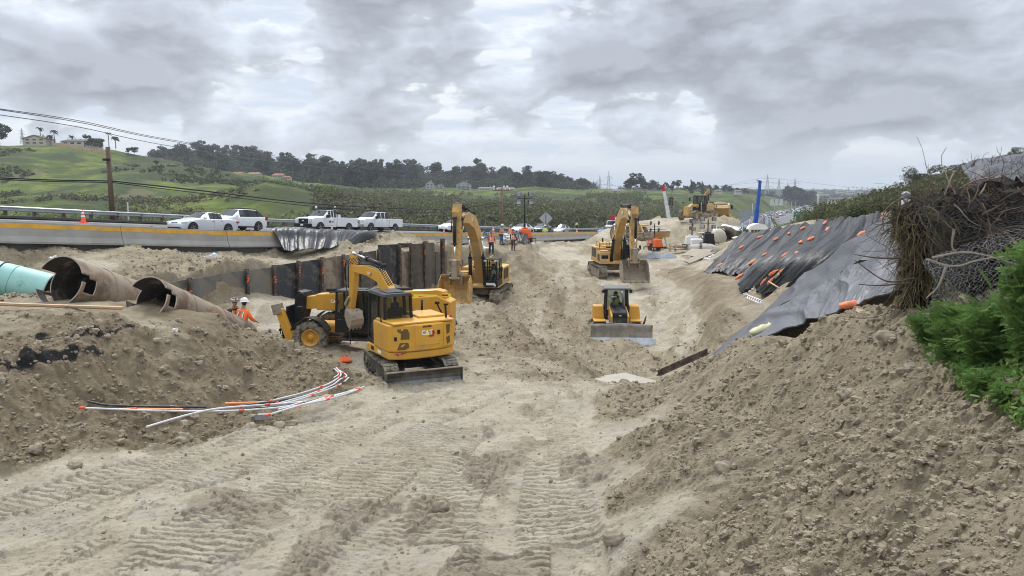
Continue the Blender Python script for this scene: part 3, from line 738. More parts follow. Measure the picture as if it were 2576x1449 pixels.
def zfar(x, y):
 x=np.atleast_1d(np.asarray(x, float));y=np.atleast_1d(np.asarray(y, float))
 px=1288+F*(x/y)*(CT+ST*ST/CT)if False else 1288+F*x/y/CT
 nodes_y=[Yg(px), Yg(px)+np.where(px<1500, 45, 60)]
 nodes_z=[Zg(px)-.25, Zg(px)-np.where(px<1500, 7.5, 1.5)]
 for Yv, Pv in((RA_Y, RA_P), (RV_Y, RV_P), (RB_Y, RB_P), (RD_Y, RD_P), (RF_Y, RF_P), (RG_Y, RG_P)):
  yy=np.interp(px, PXK, Yv);pp=np.interp(px, PXK, Pv)
  for s_ in(-40, 40):pp=pp+0
  v=(724.5-pp)/F
  nodes_y.append(yy);nodes_z.append((-ST+v*CT)/(CT+v*ST)*yy)
 nodes_y.append(np.full(px.shape, 6000.));nodes_z.append(nodes_z[-1]*0-20)
 NY=np.log(np.array(nodes_y));NZ=np.array(nodes_z)
 ly=np.log(np.maximum(y, 1.0))
 z=NZ[0].copy()
 for i in range(len(NY)-1):
  t=np.clip((ly-NY[i])/(NY[i+1]-NY[i]), 0, 1)
  m=ly>=NY[i]
  tt=t*t*(3-2*t)*.55+t*.45
  z=np.where(m, NZ[i]*(1-tt)+NZ[i+1]*tt, z)
 amp=sstep(y-nodes_y[0], 8, 120)
 gully=np.abs(fbm(x/55+3, y/90, 3, 2))
 z=z+amp*(1.1*fbm(x/30, y/30, 4, 3)*np.clip(y/400, .3, 2.2)-np.clip(y/400, .2, 1.6)*4.5*gully*sstep(y, 230, 330)*(1-sstep(y, 380, 410)))
 return z
FL=np.array([P(1560, 584, 170), P(1750, 573, 280), P(1883, 552, 450), P(1943, 536, 600), P(1990, 528, 750), P(2030, 515, 1000), P(2066, 501, 1500)])
FR=np.array([P(1680, 606, 165), P(1862, 592, 270), P(1988, 560, 430), P(2030, 543, 590), P(2052, 532, 740), P(2072, 517, 1000), P(2084, 502, 1500)])
def zfar2(x, y):
 z=zfar(x, y)
 cl=(FL+FR)/2
 d, al, sg=lane_coord(x, y, cl[:, :2])
 zc_=np.interp(y, cl[:, 1], cl[:, 2])
 hw=np.interp(y, cl[:, 1], np.hypot(*(FR-FL)[:, :2].T)/2)
 m=1-sstep(d, hw*1.05, hw*2.2+8)
 return z*(1-m)+(zc_-.7)*m
def build_hills():
 n, m=420, 900
 us=np.linspace(-1.05, 1.05, m)
 px=1288+F*us/CT
 y0=Yg(px)
 t=np.linspace(0, 1, n)
 ly=np.log(y0)[None, :]*(1-t[:, None])+math.log(6000)*t[:, None]
 Y=np.exp(ly);X=us[None, :]*Y
 Z=zfar2(X, Y)
 idx=np.arange(n*m).reshape(n, m)
 Q=np.stack([idx[:-1, :-1], idx[:-1, 1:], idx[1:, 1:], idx[1:, :-1]], -1).reshape(-1, 4)
 mt=bpy.data.materials.new('hill_grass');mt.use_nodes=True
 g=NT(mt.node_tree)
 pos=g.n('ShaderNodeNewGeometry').outputs['Position']
 n1=g.noise(pos, .018, 7, .62, .5);n2=g.noise(pos, .09, 6, .65, .3);n3=g.noise(pos, .6, 5, .7)
 c=g.mix(g.step(n2, .35, .65), (.050, .078, .013), (.150, .180, .034))
 c=g.mix(g.step(n1, .46, .56), c, (.040, .055, .020))
 c=g.mix(g.math('MULTIPLY', g.step(n3, .45, .65), .5), c, (.050, .066, .022))
 c=g.mix(g.math('MULTIPLY', g.step(g.noise(pos, .22, 7, .7, .4), .52, .62), .5), c, (.060, .070, .026))
 c=g.mix(g.math('MULTIPLY', g.step(g.noise(pos, .03, 5, .6), .60, .68), .6), c, (.16, .135, .075))
 yv=g.n('ShaderNodeSeparateXYZ', ins={0:pos})
 scr=g.n('ShaderNodeAttribute', attribute_name='scrub').outputs['Fac']
 c=g.mix(g.math('MULTIPLY', scr, .85), c, g.mix(g.step(n3, .35, .65), (.060, .055, .030), (.085, .085, .042)))
 b=g.n('ShaderNodeBsdfPrincipled', ins={'Base Color':c, 'Roughness':.95, 'Specular IOR Level':.15})
 bp=g.n('ShaderNodeBump', ins={'Strength':1.0, 'Distance':1.2, 'Height':g.math('ADD', n2, g.math('MULTIPLY', n3, .3))})
 g.link(bp.outputs[0], b.inputs['Normal'])
 g.link(b.outputs[0], g.n('ShaderNodeOutputMaterial').inputs[0])
 MAT['hill_grass']=mt
 o=fast_mesh('hills', np.column_stack([X.ravel(), Y.ravel(), Z.ravel()]), Q, mt, attrs={'scrub':scrub_at(X, Y).ravel()})
 return tag(o, 'green rolling hills and valley beyond the freeway', kind='structure')
def scrub_at(x, y):
 """share of the ground covered by grey-green brush"""
 px=1288+F*x/y/CT
 n=fbm(x/40, y/55, 4, 1)
 ya=np.interp(px, PXK, RA_Y);yb=np.interp(px, PXK, RB_Y)
 s=np.zeros(x.shape)
 near=y<ya+20
 mid=sstep(px, 700, 900)*(1-sstep(px, 1900, 2000))
 mid_top=np.interp(px, [700, 1050, 1200, 1500, 1700, 1900], [360, 400, 400, 420, 420, 480])
 s=np.maximum(s, mid*(1-sstep(y, mid_top-40, mid_top+60)))
 s=np.maximum(s, .75*mid*sstep(n, -.05, .2)*(y<yb+40))
 leftm=1-sstep(px, 700, 900)
 s=np.maximum(s, leftm*.9*sstep(n, -.10, .12)*sstep(y, 225, 270)*(1-sstep(y, 350, 385)))
 s=np.maximum(s, leftm*.8*(1-sstep(y, 110, 150)))
 s=np.maximum(s, sstep(y, 540, 620)*(px<1500))
 s=np.maximum(s, .8*sstep(px, 2020, 2100))
 s=np.maximum(s, .9*sstep(y, 900, 1000))
 gap=np.exp(-((px-1130)/90.)**2)+np.exp(-((px-1380)/110.)**2)+np.exp(-((px-1760)/150.)**2)
 s=s*(1-.8*np.clip(gap, 0, 1)*sstep(y, 390, 430)*(1-sstep(y, 620, 700)))
 return np.clip(s, 0, 1)
HILLS=build_hills()
def hz(x, y):return float(zfar2(np.array([float(x)]), np.array([float(y)]))[0])
G=strip(FL, FR, 90, 9, .0)
mb=MB();mb.grid(G);fr=mb.build('freeway', asph, fix=False);tag(fr, 'far stretch of the freeway climbing to the horizon', kind='structure')
def fway_pt(s, t):
 A=_cr(FL, np.array([s]))[0];B=_cr(FR, np.array([s]))[0]
 return A*(1-t)+B*t
mb=MB()
for t in(.03, .12, .21, .30, .39, .5, .53, .66, .78, .9):
 w_=.004 if t not in(.5, .53)else .006
 G=np.array([[fway_pt(s, t+dt)+(0, 0, .05)for dt in(0, w_)]for s in np.linspace(.05, .9, 60)]);mb.grid(G)
tag(mb.build('freeway_markings', lm, fix=False), 'white lane lines of the far freeway', kind='structure')
conc=mat('barrier_concrete', (.31, .30, .275), .85, var=.1, scale=.8, bump=.3, bscale=18, dirt=.3, dscale=1.1, dcol=(.26, .235, .20))
mb=MB()
G=np.array([[fway_pt(s, -.01)+(0, 0, h)for h in(0, 1.4)]+[fway_pt(s, -.025)+(0, 0, h)for h in(1.4, 0)]for s in np.linspace(.1, .62, 50)])
mb.grid(G, smooth=False)
tag(mb.build('median_wall', conc), 'long pale concrete wall along the left of the far freeway', 'wall')
# --- concrete barrier, one object per cast length
YSTR=mat('yellow_stripe_paint', (.62, .33, .03), .7, var=.12, scale=2, dirt=.28, dscale=2.2, dcol=(.34, .27, .17), obj=False)
kr=resamp(np.vstack([KR[1:]]), 400)
ks=np.r_[0, np.cumsum(np.linalg.norm(np.diff(kr, axis=0), axis=1))]
def kpt(s):return np.array([np.interp(s, ks, kr[:, i])for i in range(3)])
prof=[(-.30, 0), (-.30, .08), (-.17, .30), (-.085, .86), (.085, .86), (.17, .30), (.30, .08), (.30, 0)]
KH=1.13
nseg=26;seglen=ks[-1]/nseg
for i in range(nseg):
 if i*seglen>96:break
 A, B=kpt(i*seglen+.015), kpt((i+1)*seglen-.015)
 L_=np.linalg.norm(B-A);d=(B-A)/L_;n_=np.array((d[1], -d[0], 0));n_/=np.linalg.norm(n_)
 mb=MB()
 K=14
 G=[]
 for j in range(K):
  t=j/(K-1);p=A*(1-t)+B*t
  G.append([p-A+n_*x*(1+.0*j)+(0, 0, z*KH+random.uniform(-.004, .004))for x, z in prof])
 mb.grid(np.array(G), smooth=False)
 mb.add(np.array(G[0]), [tuple(range(8))]);mb.add(np.array(G[-1]), [tuple(range(8))[::-1]])
 y_=proj(A)[0]
 where=['near the left edge of the picture', 'behind the pipes', 'above the sandy cut face', 'right before the black sheet', 'under the black sheet', 'beside the steel plates', 'behind the large excavator', 'behind the workers', 'at the far bend'][min(8, int(i/2.6))]
 o=mb.build('concrete_barrier', conc, loc=A, fix=True)
 tag(o, 'concrete barrier with yellow stripe, %s from the left, %s'%(['first', 'second', 'third', 'fourth', 'fifth', 'sixth', 'seventh', 'eighth', 'ninth', 'tenth', 'eleventh', 'twelfth', 'thirteenth', 'fourteenth', 'fifteenth', 'sixteenth', 'seventeenth', 'eighteenth', 'nineteenth', 'twentieth', 'twenty-first', 'twenty-second', 'twenty-third', 'twenty-fourth', 'twenty-fifth', 'twenty-sixth'][i], where), 'barrier', 'concrete barriers along the road')
 mb=MB()
 G=[]
 for j in range(K):
  t=j/(K-1);p=A*(1-t)+B*t
  off=np.interp([.62, .80], [.30, .86], [.17, .085])+.004
  G.append([p-A+n_*off[q]+(0, 0, (.62, .80)[q]*KH)for q in(0, 1)])
 mb.grid(np.array(G), smooth=False, flip=True)
 mb.build('painted_stripe', YSTR, parent=o, fix=False)
 # --- guard rail
GALV=mat('galvanised_rail', (.42, .44, .46), .38, .6, var=.1, scale=1.0, dirt=.08)
GPOST=mat('timber_post', (.12, .09, .06), .85, var=.2)
gr=resamp(GR, 300);gs_=np.r_[0, np.cumsum(np.linalg.norm(np.diff(gr, axis=0), axis=1))]
def gpt(s):return np.array([np.interp(s, gs_, gr[:, i])for i in range(3)])
g0=gpt(0)
GRT=thing('guard_rail', 'long galvanised guard rail on timber posts along the far road edge', 'guard rail', g0)
wp=[(0, .0), (.06, .035), (.0, .08), (.0, .12), (.0, .16), (.06, .205), (.06, .255), (0, .30), (-.012, .30), (-.012, 0)]
mb=MB();Gs=[]
for s in np.linspace(0, gs_[-1], 160):
 p=gpt(s);q=gpt(min(s+.5, gs_[-1]))-gpt(max(0, s-.5));q/=np.linalg.norm(q);n_=np.array((q[1], -q[0], 0))
 Gs.append([p-g0+n_*(x*1.2+.17)+(0, 0, .45+z*1.05)for x, z in wp])
mb.grid(np.array(Gs), smooth=False)
mb.build('rail', GALV, GRT)
cnt=0
for s in np.arange(1.0, gs_[-1], 1.9):
 if cnt>=96:break
 cnt+=1
 p=gpt(s)-g0;q=gpt(min(s+.5, gs_[-1]))-gpt(s);an=math.atan2(q[1], q[0])
 mb=MB();mb.box((0, -.0, .33), (.16, .18, .9));mb.box((0, -.1, .62), (.14, .14, .28))
 mb.build('post', GPOST, GRT, loc=p, rz=an, fix=False)
mb=MB();Gs=[]
for s in np.linspace(0, gs_[-1], 90):
 p=gpt(s);q=gpt(min(s+.5, gs_[-1]))-gpt(max(0, s-.5));q/=np.linalg.norm(q);n_=np.array((q[1], -q[0], 0))
 Gs.append([p+n_*x+(0, 0, z)for x, z in((.75, .0), (.70, .14), (.42, .16), (-1.2, .05), (-4, -.9))])
mb.grid(np.array(Gs), smooth=False)
tag(mb.build('kerb', mat('asphalt_kerb', (.05, .047, .043), .9, var=.2, scale=1, obj=False), fix=False), 'low asphalt kerb under the guard rail', kind='structure')
for px, Y, h in((507*1.0, 64, 1.35), ):
 pass
def marker(px, py0, Y, h, label):
 p=P(px, py0, Y);p[2]-=.1
 mb=MB();mb.box((0, 0, h/2), (.1, .04, h));mb.box((0, 0, h+.02), (.12, .05, .04))
 tag(mb.build('marker_post', WHITEM, loc=p, bevel=.01), label, 'marker post', 'white marker posts behind the guard rail')
marker(324, 561, 56, 1.6, 'white marker post behind the guard rail, right of the wooden utility pole')
marker(1411, 586, 128, 1.75, 'white marker post behind the guard rail, beside the diamond road sign')
marker(1597/1.0, 584, 180, 2.0, 'thin white marker post behind the guard rail near the blue car')
# --- traffic cones
CONEO=mat('cone_orange', (.90, .10, .03), .5, var=.03);CONEW=mat('cone_white', (.85, .85, .85), .35, var=.02)
def make_cone():
 t=thing('traffic_cone', 'cone', 'traffic cone')
 mb=MB();mb.box((0, 0, .02), (.38, .38, .04));mb.lathe([(.04, .14), (.05, .135), (.70, .032), (.71, .0)], (0, 0, 0), (0, 0, 1), 16)
 mb.build('cone_body', CONEO, t, bevel=.008)
 for z0, z1 in((.32, .43), (.50, .62)):
  r=lambda z:.137-(z-.05)*.1585+.004
  mb=MB();mb.lathe([(z0, r(z0)), (z1, r(z1))], (0, 0, 0), (0, 0, 1), 16);mb.build('reflective_collar', CONEW, t)
 return t
cone0=make_cone();c1st=True
for px, py, Y, sc, lb in((210, 561, 41, 1.0, 'orange cone with white bands alone on the left road shoulder'), (835, 588, 66, 1.1, 'orange cone beside the pickup with the ladder rack'), (1241, 588, 84, 1.2, 'orange cone behind the worker in the blue hard hat'), (1451, 589, 112, 1.25, 'orange cone right of the small silver sedan'), (1583/1.0, 590, 118, 1.0, 'orange cone low beside the blue car'), (1404, 590, 108, .9, 'orange cone at the front bumper of the small silver sedan'), (1117, 589, 78, .8, 'orange cone at the rear wheel of the crew cab pickup')):
 c=cone0 if c1st else copy_tree(cone0);c1st=False
 p=P(px, py, Y)
 place(c, p, 0, lb, 'orange traffic cones on the road', sc)
 # --- plastic sheets
def sheet_mat(name, col, rough, spec=.5):
 m=bpy.data.materials.new(name);m.use_nodes=True
 t=NT(m.node_tree)
 pos=t.n('ShaderNodeNewGeometry').outputs['Position']
 n1=t.noise(pos, .5, 6, .6);n2=t.noise(pos, 3.0, 8, .65, .8)
 c=t.mix(n1, tuple(k*.75 for k in col), tuple(k*1.25 for k in col))
 dust=t.step(t.noise(pos, .9, 8, .7), .60, .75)
 c=t.mix(t.math('MULTIPLY', dust, .2), c, (.22, .19, .15))
 b=t.n('ShaderNodeBsdfPrincipled', ins={'Base Color':c, 'Roughness':t.math('ADD', rough, t.math('MULTIPLY', n2, .12)), 'Specular IOR Level':spec})
 bp=t.n('ShaderNodeBump', ins={'Strength':.8, 'Distance':.06, 'Height':n2});t.link(bp.outputs[0], b.inputs['Normal'])
 t.link(b.outputs[0], t.n('ShaderNodeOutputMaterial').inputs[0])
 return m
BLK=sheet_mat('black_plastic', (.014, .014, .016), .36, .55)
BLKF=sheet_mat('black_plastic_far', (.009, .009, .011), .36, .38)
GREYP=sheet_mat('grey_plastic', (.038, .040, .048), .40, .65)
GREYP2=sheet_mat('grey_plastic_light', (.075, .078, .092), .40, .8)
def wrinkled(nt, nu, nv, amp, fu, fv, seed, thick=.03, folds=(), k2=1.0):
 """rows run down the slope; fu cycles across the sheet, fv along the fall line"""
 G=net(nt, nu, nv)
 U_, V_=np.meshgrid(np.linspace(0, 1, nu), np.linspace(0, 1, nv), indexing='ij')
 du=np.gradient(G, axis=0);dv=np.gradient(G, axis=1)
 N=np.cross(dv, du);N/=np.linalg.norm(N, axis=2)[..., None]+1e-9
 N*=np.where(N[..., 2:3]<0, -1, 1)
 rd=lambda q:1-2*np.abs(q)
 w1=rd(fbm(V_*fu+U_*1.1+.8*vn(U_*2, V_*5, 3), U_*fv+V_*3, 2, seed))
 w2=rd(fbm(V_*fu*2.7+U_*3, U_*fv*1.8+V_*9, 2, seed+1))
 w3=fbm(V_*fu*6, U_*fv*3.5, 3, seed+2)
 h=amp*(.8*w1+.42*k2*w2*(.4+vn(U_*3, V_*6, 6)+.5)+.16*k2*w3)
 for(v0, v1, wd, hh)in folds:
  c=v0+(v1-v0)*U_
  h=h+hh*np.exp(-((V_-c)/wd)**2)
 G=G+N*(h+.12)[..., None]
 return G, N
SHEETS={}
def sheet(key, nt, nu, nv, amp, fu, fv, seed, mt, label, folds=(), fringe=0.0, k2=1.0):
 G, N=wrinkled(nt, nu, nv, amp, fu, fv, seed, folds=folds, k2=k2)
 if fringe:
  vv=np.linspace(0, 1, nv)
  e=fringe*(fbm(vv*14, vv*0+3, 3, 2))
  k=np.linspace(0, 1, nu)[:, None]**6
  d=G[-1]-G[-3];d/=np.linalg.norm(d, axis=1)[:, None]
  G=G+k[..., None]*(d*e[:, None])[None]
 V=np.vstack([G.reshape(-1, 3), (G-N*.03).reshape(-1, 3)])
 n, m=G.shape[:2]
 idx=np.arange(n*m).reshape(n, m)
 Q=np.stack([idx[:-1, :-1], idx[1:, :-1], idx[1:, 1:], idx[:-1, 1:]], -1).reshape(-1, 4)
 Q2=Q[:, ::-1]+n*m
 def rim(ed):
  return np.stack([ed[:-1], ed[1:], ed[1:]+n*m, ed[:-1]+n*m], -1)
 Q=np.vstack([Q, Q2, rim(idx[0]), rim(idx[-1]), rim(idx[:, 0]), rim(idx[:, -1])])
 c=V.mean(0)
 o=fast_mesh('plastic_sheet', V-c, Q, mt);o.location=c
 tag(o, label, 'plastic sheet', 'plastic sheeting over the bank')
 SHEETS[key]=(G, N)
 return o
sheet('far', TARP_FAR, 300, 560, .19, 30, 1.1, 1, BLKF, 'wrinkled black plastic sheet on the far bank, pinned with orange sandbags', fringe=.7, k2=.8)
sheet('a', TARP_A, 170, 300, .085, 8, .9, 3, GREYP, 'smooth dark grey plastic sheet bulging over the bank, in front of the black one', folds=((.42, .5, .03, .05), (.62, .7, .05, .06)), k2=.3)
sheet('b', TARP_B, 170, 300, .085, 8, 1.4, 5, GREYP2, 'pale grey plastic sheet nearest the dirt pile, with a yellow bag under it', folds=((.3, .42, .03, .06), ), k2=.45)
def hang():
 T=[[P(*q)for q in r]for r in([(683, 579, 46.9), (740, 577, 47.8), (800, 580, 49), (860, 584, 51.5), (948, 587, 55)], [(684, 584, 46.2), (742, 583, 47.2), (802, 586, 48.4), (862, 589, 50.8), (946, 591, 54.2)], [(700, 606, 45.8), (752, 603, 46.8), (815, 604, 48), (868, 603, 50.2), (938, 600, 53.8)], [(714, 634, 44.6), (765, 630, 45.8), (822, 626, 47.2), (872, 618, 49.6), (925, 608, 53.4)])]
 G, N=wrinkled(T, 90, 260, .075, 7, 1.0, 2)
 mb=MB();mb.grid(G);mb.grid(G-N*.03, flip=True)
 c=G.reshape(-1, 3).mean(0);mb.v=[v-c for v in mb.v]
 tag(mb.build('plastic_sheet', BLK, loc=c, fix=False), 'black plastic sheet hung over the concrete barrier', 'plastic sheet')
hang()
def small_sheet(T, nu, nv, amp, mt, label, seed=1, cat='plastic sheet', name='plastic_sheet', fu=6, fv=2):
 G, N=wrinkled(N3(T), nu, nv, amp, fu, fv, seed)
 mb=MB();mb.grid(G);mb.grid(G-N*.03, flip=True)
 c=G.reshape(-1, 3).mean(0);mb.v=[v-c for v in mb.v]
 return tag(mb.build(name, mt, loc=c, fix=False), label, cat)
small_sheet([[(1860, 562, 98), (1900, 548, 100), (1935, 552, 104)], [(1858, 578, 94), (1905, 566, 96), (1950, 572, 100)], [(1860, 592, 90), (1915, 592, 90), (1960, 594, 94)]], 50, 90, .25, GREYP2, 'small grey sheet over a heap beside the blue crane boom', 4)
small_sheet([[(2420, 432, 17), (2500, 408, 18), (2600, 402, 19), (2700, 400, 20)], [(2430, 450, 15), (2510, 428, 15.5), (2600, 424, 16), (2700, 430, 17)], [(2450, 500, 13.4), (2520, 490, 13.6), (2600, 480, 14), (2700, 480, 14)]], 60, 120, .06, GREYP, 'grey plastic sheet at the upper right behind the brush pile', 2, fu=3, fv=5)
small_sheet([[(1205, 592, 66), (1216, 587, 67), (1228, 590, 68)], [(1204, 604, 64.5), (1216, 602, 65), (1234, 603, 66)]], 20, 60, .12, BLK, 'black plastic sheet left of the worker in the blue hard hat', 4)
small_sheet([[(1278, 588, 74), (1300, 586, 75), (1320, 590, 76)], [(1272, 600, 73), (1298, 596, 73.5), (1326, 598, 75)], [(1270, 607, 72), (1300, 612, 71), (1328, 609, 73)]], 30, 60, .2, BLK, 'crumpled black plastic heap under the orange light tower', 6)
# --- sandbags
BAGO=mat('sandbag_orange', (.80, .23, .10), .7, var=.12, scale=9, bump=.4, bscale=22)
BAGW=mat('sandbag_white', (.72, .73, .73), .75, var=.08, bump=.4, bscale=18)
BAGY=mat('sandbag_yellow', (.58, .56, .34), .6, var=.08, bump=.3, bscale=14)
def make_bag(m):
 mb=MB()
 n, k=13, 12
 t=np.linspace(0, 1, n)
 rx=np.interp(t, [0, .06, .25, .6, .8, .88, .93, 1], [.02, .11, .15, .14, .09, .03, .05, .085])
 G=[]
 for i in range(n):
  ring=[]
  for j in range(k+1):
   a_=2*math.pi*j/k
   s_=1+.16*math.sin(3*a_+5*t[i])*(.3+t[i])+.06*math.sin(7*t[i]*3+a_)
   ring.append((.62*(t[i]-.45), rx[i]*math.cos(a_)*s_, rx[i]*.72*math.sin(a_)*s_+.07-.04*t[i]))
  G.append(ring)
 mb.grid(np.array(G));mb.add(np.array(G[0]), [tuple(range(k))]);mb.add(np.array(G[-1]), [tuple(range(k))[::-1]])
 return mb.build('sandbag', m)
def on_sheet(px, py):
 """nearest sheet point seen at a picture position -> point, normal, fall direction"""
 best=None
 for key, (G, N)in SHEETS.items():
  d=G[..., 1]*CT-G[..., 2]*ST
  X_=1288+F*G[..., 0]/d;Y_=724.5-F*(G[..., 1]*ST+G[..., 2]*CT)/d
  e=(X_-px)**2+(Y_-py)**2
  i=np.unravel_index(np.argmin(e), e.shape)
  sc=e[i]+(0 if key=='far' else 1)*30
  if best is None or sc<best[0]:
   fd=G[min(i[0]+6, G.shape[0]-1), i[1]]-G[max(i[0]-6, 0), i[1]]
   best=(sc, G[i], N[i], fd/np.linalg.norm(fd))
 return best[1:]
bag0=make_bag(BAGO);used=False
bags=[(1911, 594.5, 1.0, 'uppermost at the left end of the black sheet'), (1865, 620, 1.05, 'on the upper left slope of the black sheet'), (1840, 638, .8, 'small tied one left of the middle of the black sheet'), (1813, 665, 1.0, 'lowest near the left corner of the black sheet'), (1892, 658, 1.0, 'mid slope left of the sand smear'), (1860, 694, 1.05, 'at the lower hem of the black sheet'), (1923, 638, .8, 'beside the sand smear on the black sheet'), (1951, 600, .85, 'pale, folded into the upper middle of the black sheet'), (1985, 585, .8, 'half hidden in a fold under the crest'), (2018, 572, .9, 'standing on the crest, leftmost along the top'), (2015, 608, 1.1, 'left one of two side by side in the middle'), (2040, 600, 1.15, 'right one of two side by side in the middle'), (1975, 640, 1.0, 'left one of the lower pair over the folds'), (2005, 635, 1.1, 'right one of the lower pair over the folds'), (1946, 685, 1.1, 'upper left of the cluster above the ladder'), (1965, 684, 1.0, 'upper right of the cluster above the ladder'), (1922, 707, 1.0, 'lower left of the cluster above the ladder'), (1940, 706, 1.0, 'lower right of the cluster above the ladder'), (2072, 568, 1.0, 'on the crest, second from the right'), (2081, 577, 1.3, 'large, just under the crest'), (2160, 586, 1.2, 'touching the edge of the dark grey sheet'), (2222, 547, 1.0, 'at the top right end of the black sheet')]
bags=bags[:18]+[(2074, 559, .9, 'on the crest, second from the right'), (2083, 576, 1.3, 'large, just under the crest'), (2168, 588, 1.25, 'touching the edge of the dark grey sheet'), (2224, 547, 1.0, 'at the top right end of the black sheet')]
for px, py, sc, lb in bags:
 q, nn, fd=on_sheet(px, py+3)
 o=bag0 if not used else bag0.copy()
 if used:COL.objects.link(o)
 used=True
 xa=Vector(-fd);za=Vector(nn);ya=za.cross(xa).normalized();za=xa.cross(ya)
 tw=random.uniform(-.35, .35)
 Mx=Matrix((xa, ya, za)).transposed()@Matrix.Rotation(tw, 3, 'Z')
 o.matrix_world=Matrix.Translation(Vector(q))@Mx.to_4x4()@Matrix.Diagonal((sc*1.05, sc*.7, sc*.8, 1))
 tag(o, 'orange sandbag '+lb, 'sandbag', 'orange sandbags on the black sheet')
ob=make_bag(BAGY);q, nn, fd=on_sheet(1905, 828)
ob.matrix_world=Matrix.Translation(Vector(P(1912, 833, 20.9)))@Euler((0, R(-18), R(28))).to_matrix().to_4x4()@Matrix.Diagonal((1.25, 1.1, 1.0, 1))
tag(ob, 'long pale yellow sandbag tied at the top, between the grey sheets', 'sandbag')
ob=bag0.copy();COL.objects.link(ob)
ob.matrix_world=Matrix.Translation(Vector(P(2140, 770, 15.1)))@Euler((0, R(-8), R(12))).to_matrix().to_4x4()@Matrix.Diagonal((.9, .8, .7, 1))
tag(ob, 'orange sandbag at the lower edge of the pale grey sheet by the pile peak', 'sandbag', 'orange sandbags on the black sheet')
wb0=make_bag(BAGW);fst=True
k_=0
for lev in range(4):
 for j in range(4-lev):
  o=wb0 if fst else wb0.copy()
  if not fst:COL.objects.link(o)
  fst=False
  p=P(1268+j*7+lev*2+random.uniform(-2, 2), 610, 70.5);
  o.location=(p[0], p[1]+random.uniform(-.3, .3), p[2]+lev*.2+.05);o.rotation_euler=(random.uniform(-.2, .2), random.uniform(-.15, .15), random.uniform(-.6, .6))
  o.scale=(1.15, 1.3, 1.25)
  tag(o, 'white sandbag in the stack beside the workers', 'sandbag', 'white sandbags stacked beside the workers');k_+=1
for px, py, Y in((1222, 622, 63), (1216, 611, 64), (1231, 625, 62.5)):
 o=wb0.copy();COL.objects.link(o);p=P(px, py, Y);p[2]=gz(p[0], p[1])
 o.location=p;o.rotation_euler=(0, 0, random.uniform(0, 3))
 tag(o, {1222:'white sandbag lying at the feet of the worker in the blue hard hat', 1216:'white sandbag left behind the worker in the blue hard hat', 1231:'white sandbag on the slope below the sheet pile end'}[px], 'sandbag')
 # --- steel plate shoring wall
PLM=[mat('plate_dark', (.04, .042, .048), .6, .3, var=.4, scale=1.2, dirt=.38, dscale=2, dcol=(.20, .18, .15), streak=(1, 1, .25)), mat('plate_grey', (.14, .14, .13), .75, .15, var=.3, scale=1.5, dirt=.55, dscale=1.4, dcol=(.22, .19, .145), streak=(1, 1, .2)), mat('plate_tan', (.24, .195, .145), .8, .1, var=.3, scale=1.5, dirt=.5, dscale=2.2, dcol=(.13, .10, .08), streak=(1, 1, .18)), mat('plate_brown', (.10, .085, .072), .7, .25, var=.3, scale=1.3, dirt=.4, dscale=2.4, dcol=(.24, .20, .15), streak=(1, 1, .22))]
SPRAY=mat('orange_spray_paint', (.85, .13, .02), .7, var=.2)
plates=[(414, 713, 470, 702, 31.2, 32.6, 1, 'small mud-stained plate at the left end of the wall'), (472, 702, 536, 692, 32.6, 34.2, 1, 'grey streaked plate, second from the left end'), (538, 692, 616, 679, 34.2, 36.1, 1, 'grey plate with dark vertical streaks'), (617, 679, 684, 671, 36.1, 37.4, 1, 'plate with black splash marks and mud'), (685, 669, 745, 660, 37.4, 38.8, 0, 'clean black plate above the sand heap'), (747, 659, 803, 651, 38.8, 40.2, 0, 'black plate with faint orange writing'), (807, 651, 858, 643, 40.2, 41.8, 2, 'tan rusty plate above the telehandler boom'), (860, 643, 902, 635, 41.8, 43.3, 1, 'grey-tan plate behind the small excavator arm'), (903, 637, 946, 630, 43.3, 45.0, 3, 'dark brown plate right of the small excavator arm'), (948, 616, 998, 614, 45.0, 47.0, 0, 'tall black plate standing higher than its neighbours'), (1002, 637, 1028, 632, 46.9, 48.3, 2, 'narrow tan plate set lower than its neighbours'), (1030, 614, 1063, 612, 48.3, 50.2, 3, 'brown-black plate with streaks left of the last two'), (1063, 611, 1092, 610, 50.2, 52.2, 1, 'grey plate with an orange paint mark'), (1092, 634, 1120, 631, 52.2, 54.0, 1, 'last low grey plate before the large excavator')]
for i, (x0, y0, x1, y1, Y0, Y1, mi, ds)in enumerate(plates):
 A, B=P(x0, y0, Y0), P(x1, y1, Y1)
 off=.10*(i%2)
 d=B[:2]-A[:2];n_=np.array((d[1], -d[0]))/np.linalg.norm(d)
 A=A+np.r_[n_*off, 0];B=B+np.r_[n_*off, 0]
 zb=min(bz(A[0]+.5, A[1]-.5), bz(B[0]+.5, B[1]-.5))-.8
 c=(A+B)/2
 mb=MB()
 q=[A, B, np.r_[B[:2], zb], np.r_[A[:2], zb]]
 nn=np.r_[n_*.03, 0]
 V=[p-c+nn for p in q]+[p-c-nn for p in q]
 mb.add(V, [(0, 1, 2, 3), (7, 6, 5, 4), (0, 4, 5, 1), (1, 5, 6, 2), (2, 6, 7, 3), (3, 7, 4, 0)])
 o=mb.build('steel_plate', PLM[mi], loc=c)
 tag(o, 'upright steel shoring plate: '+ds, 'steel plate', 'steel plates of the shoring wall')
posts=[(471, 700, 32.5), (616, 677, 36.0), (684, 668, 37.3), (746, 657, 38.7), (804, 648, 40.1), (859, 641, 41.7), (903, 633, 43.2), (948, 628, 45.0), (1001, 616, 46.9), (1029, 612, 48.2), (1063, 608, 50.1), (1109, 601, 51.3)]
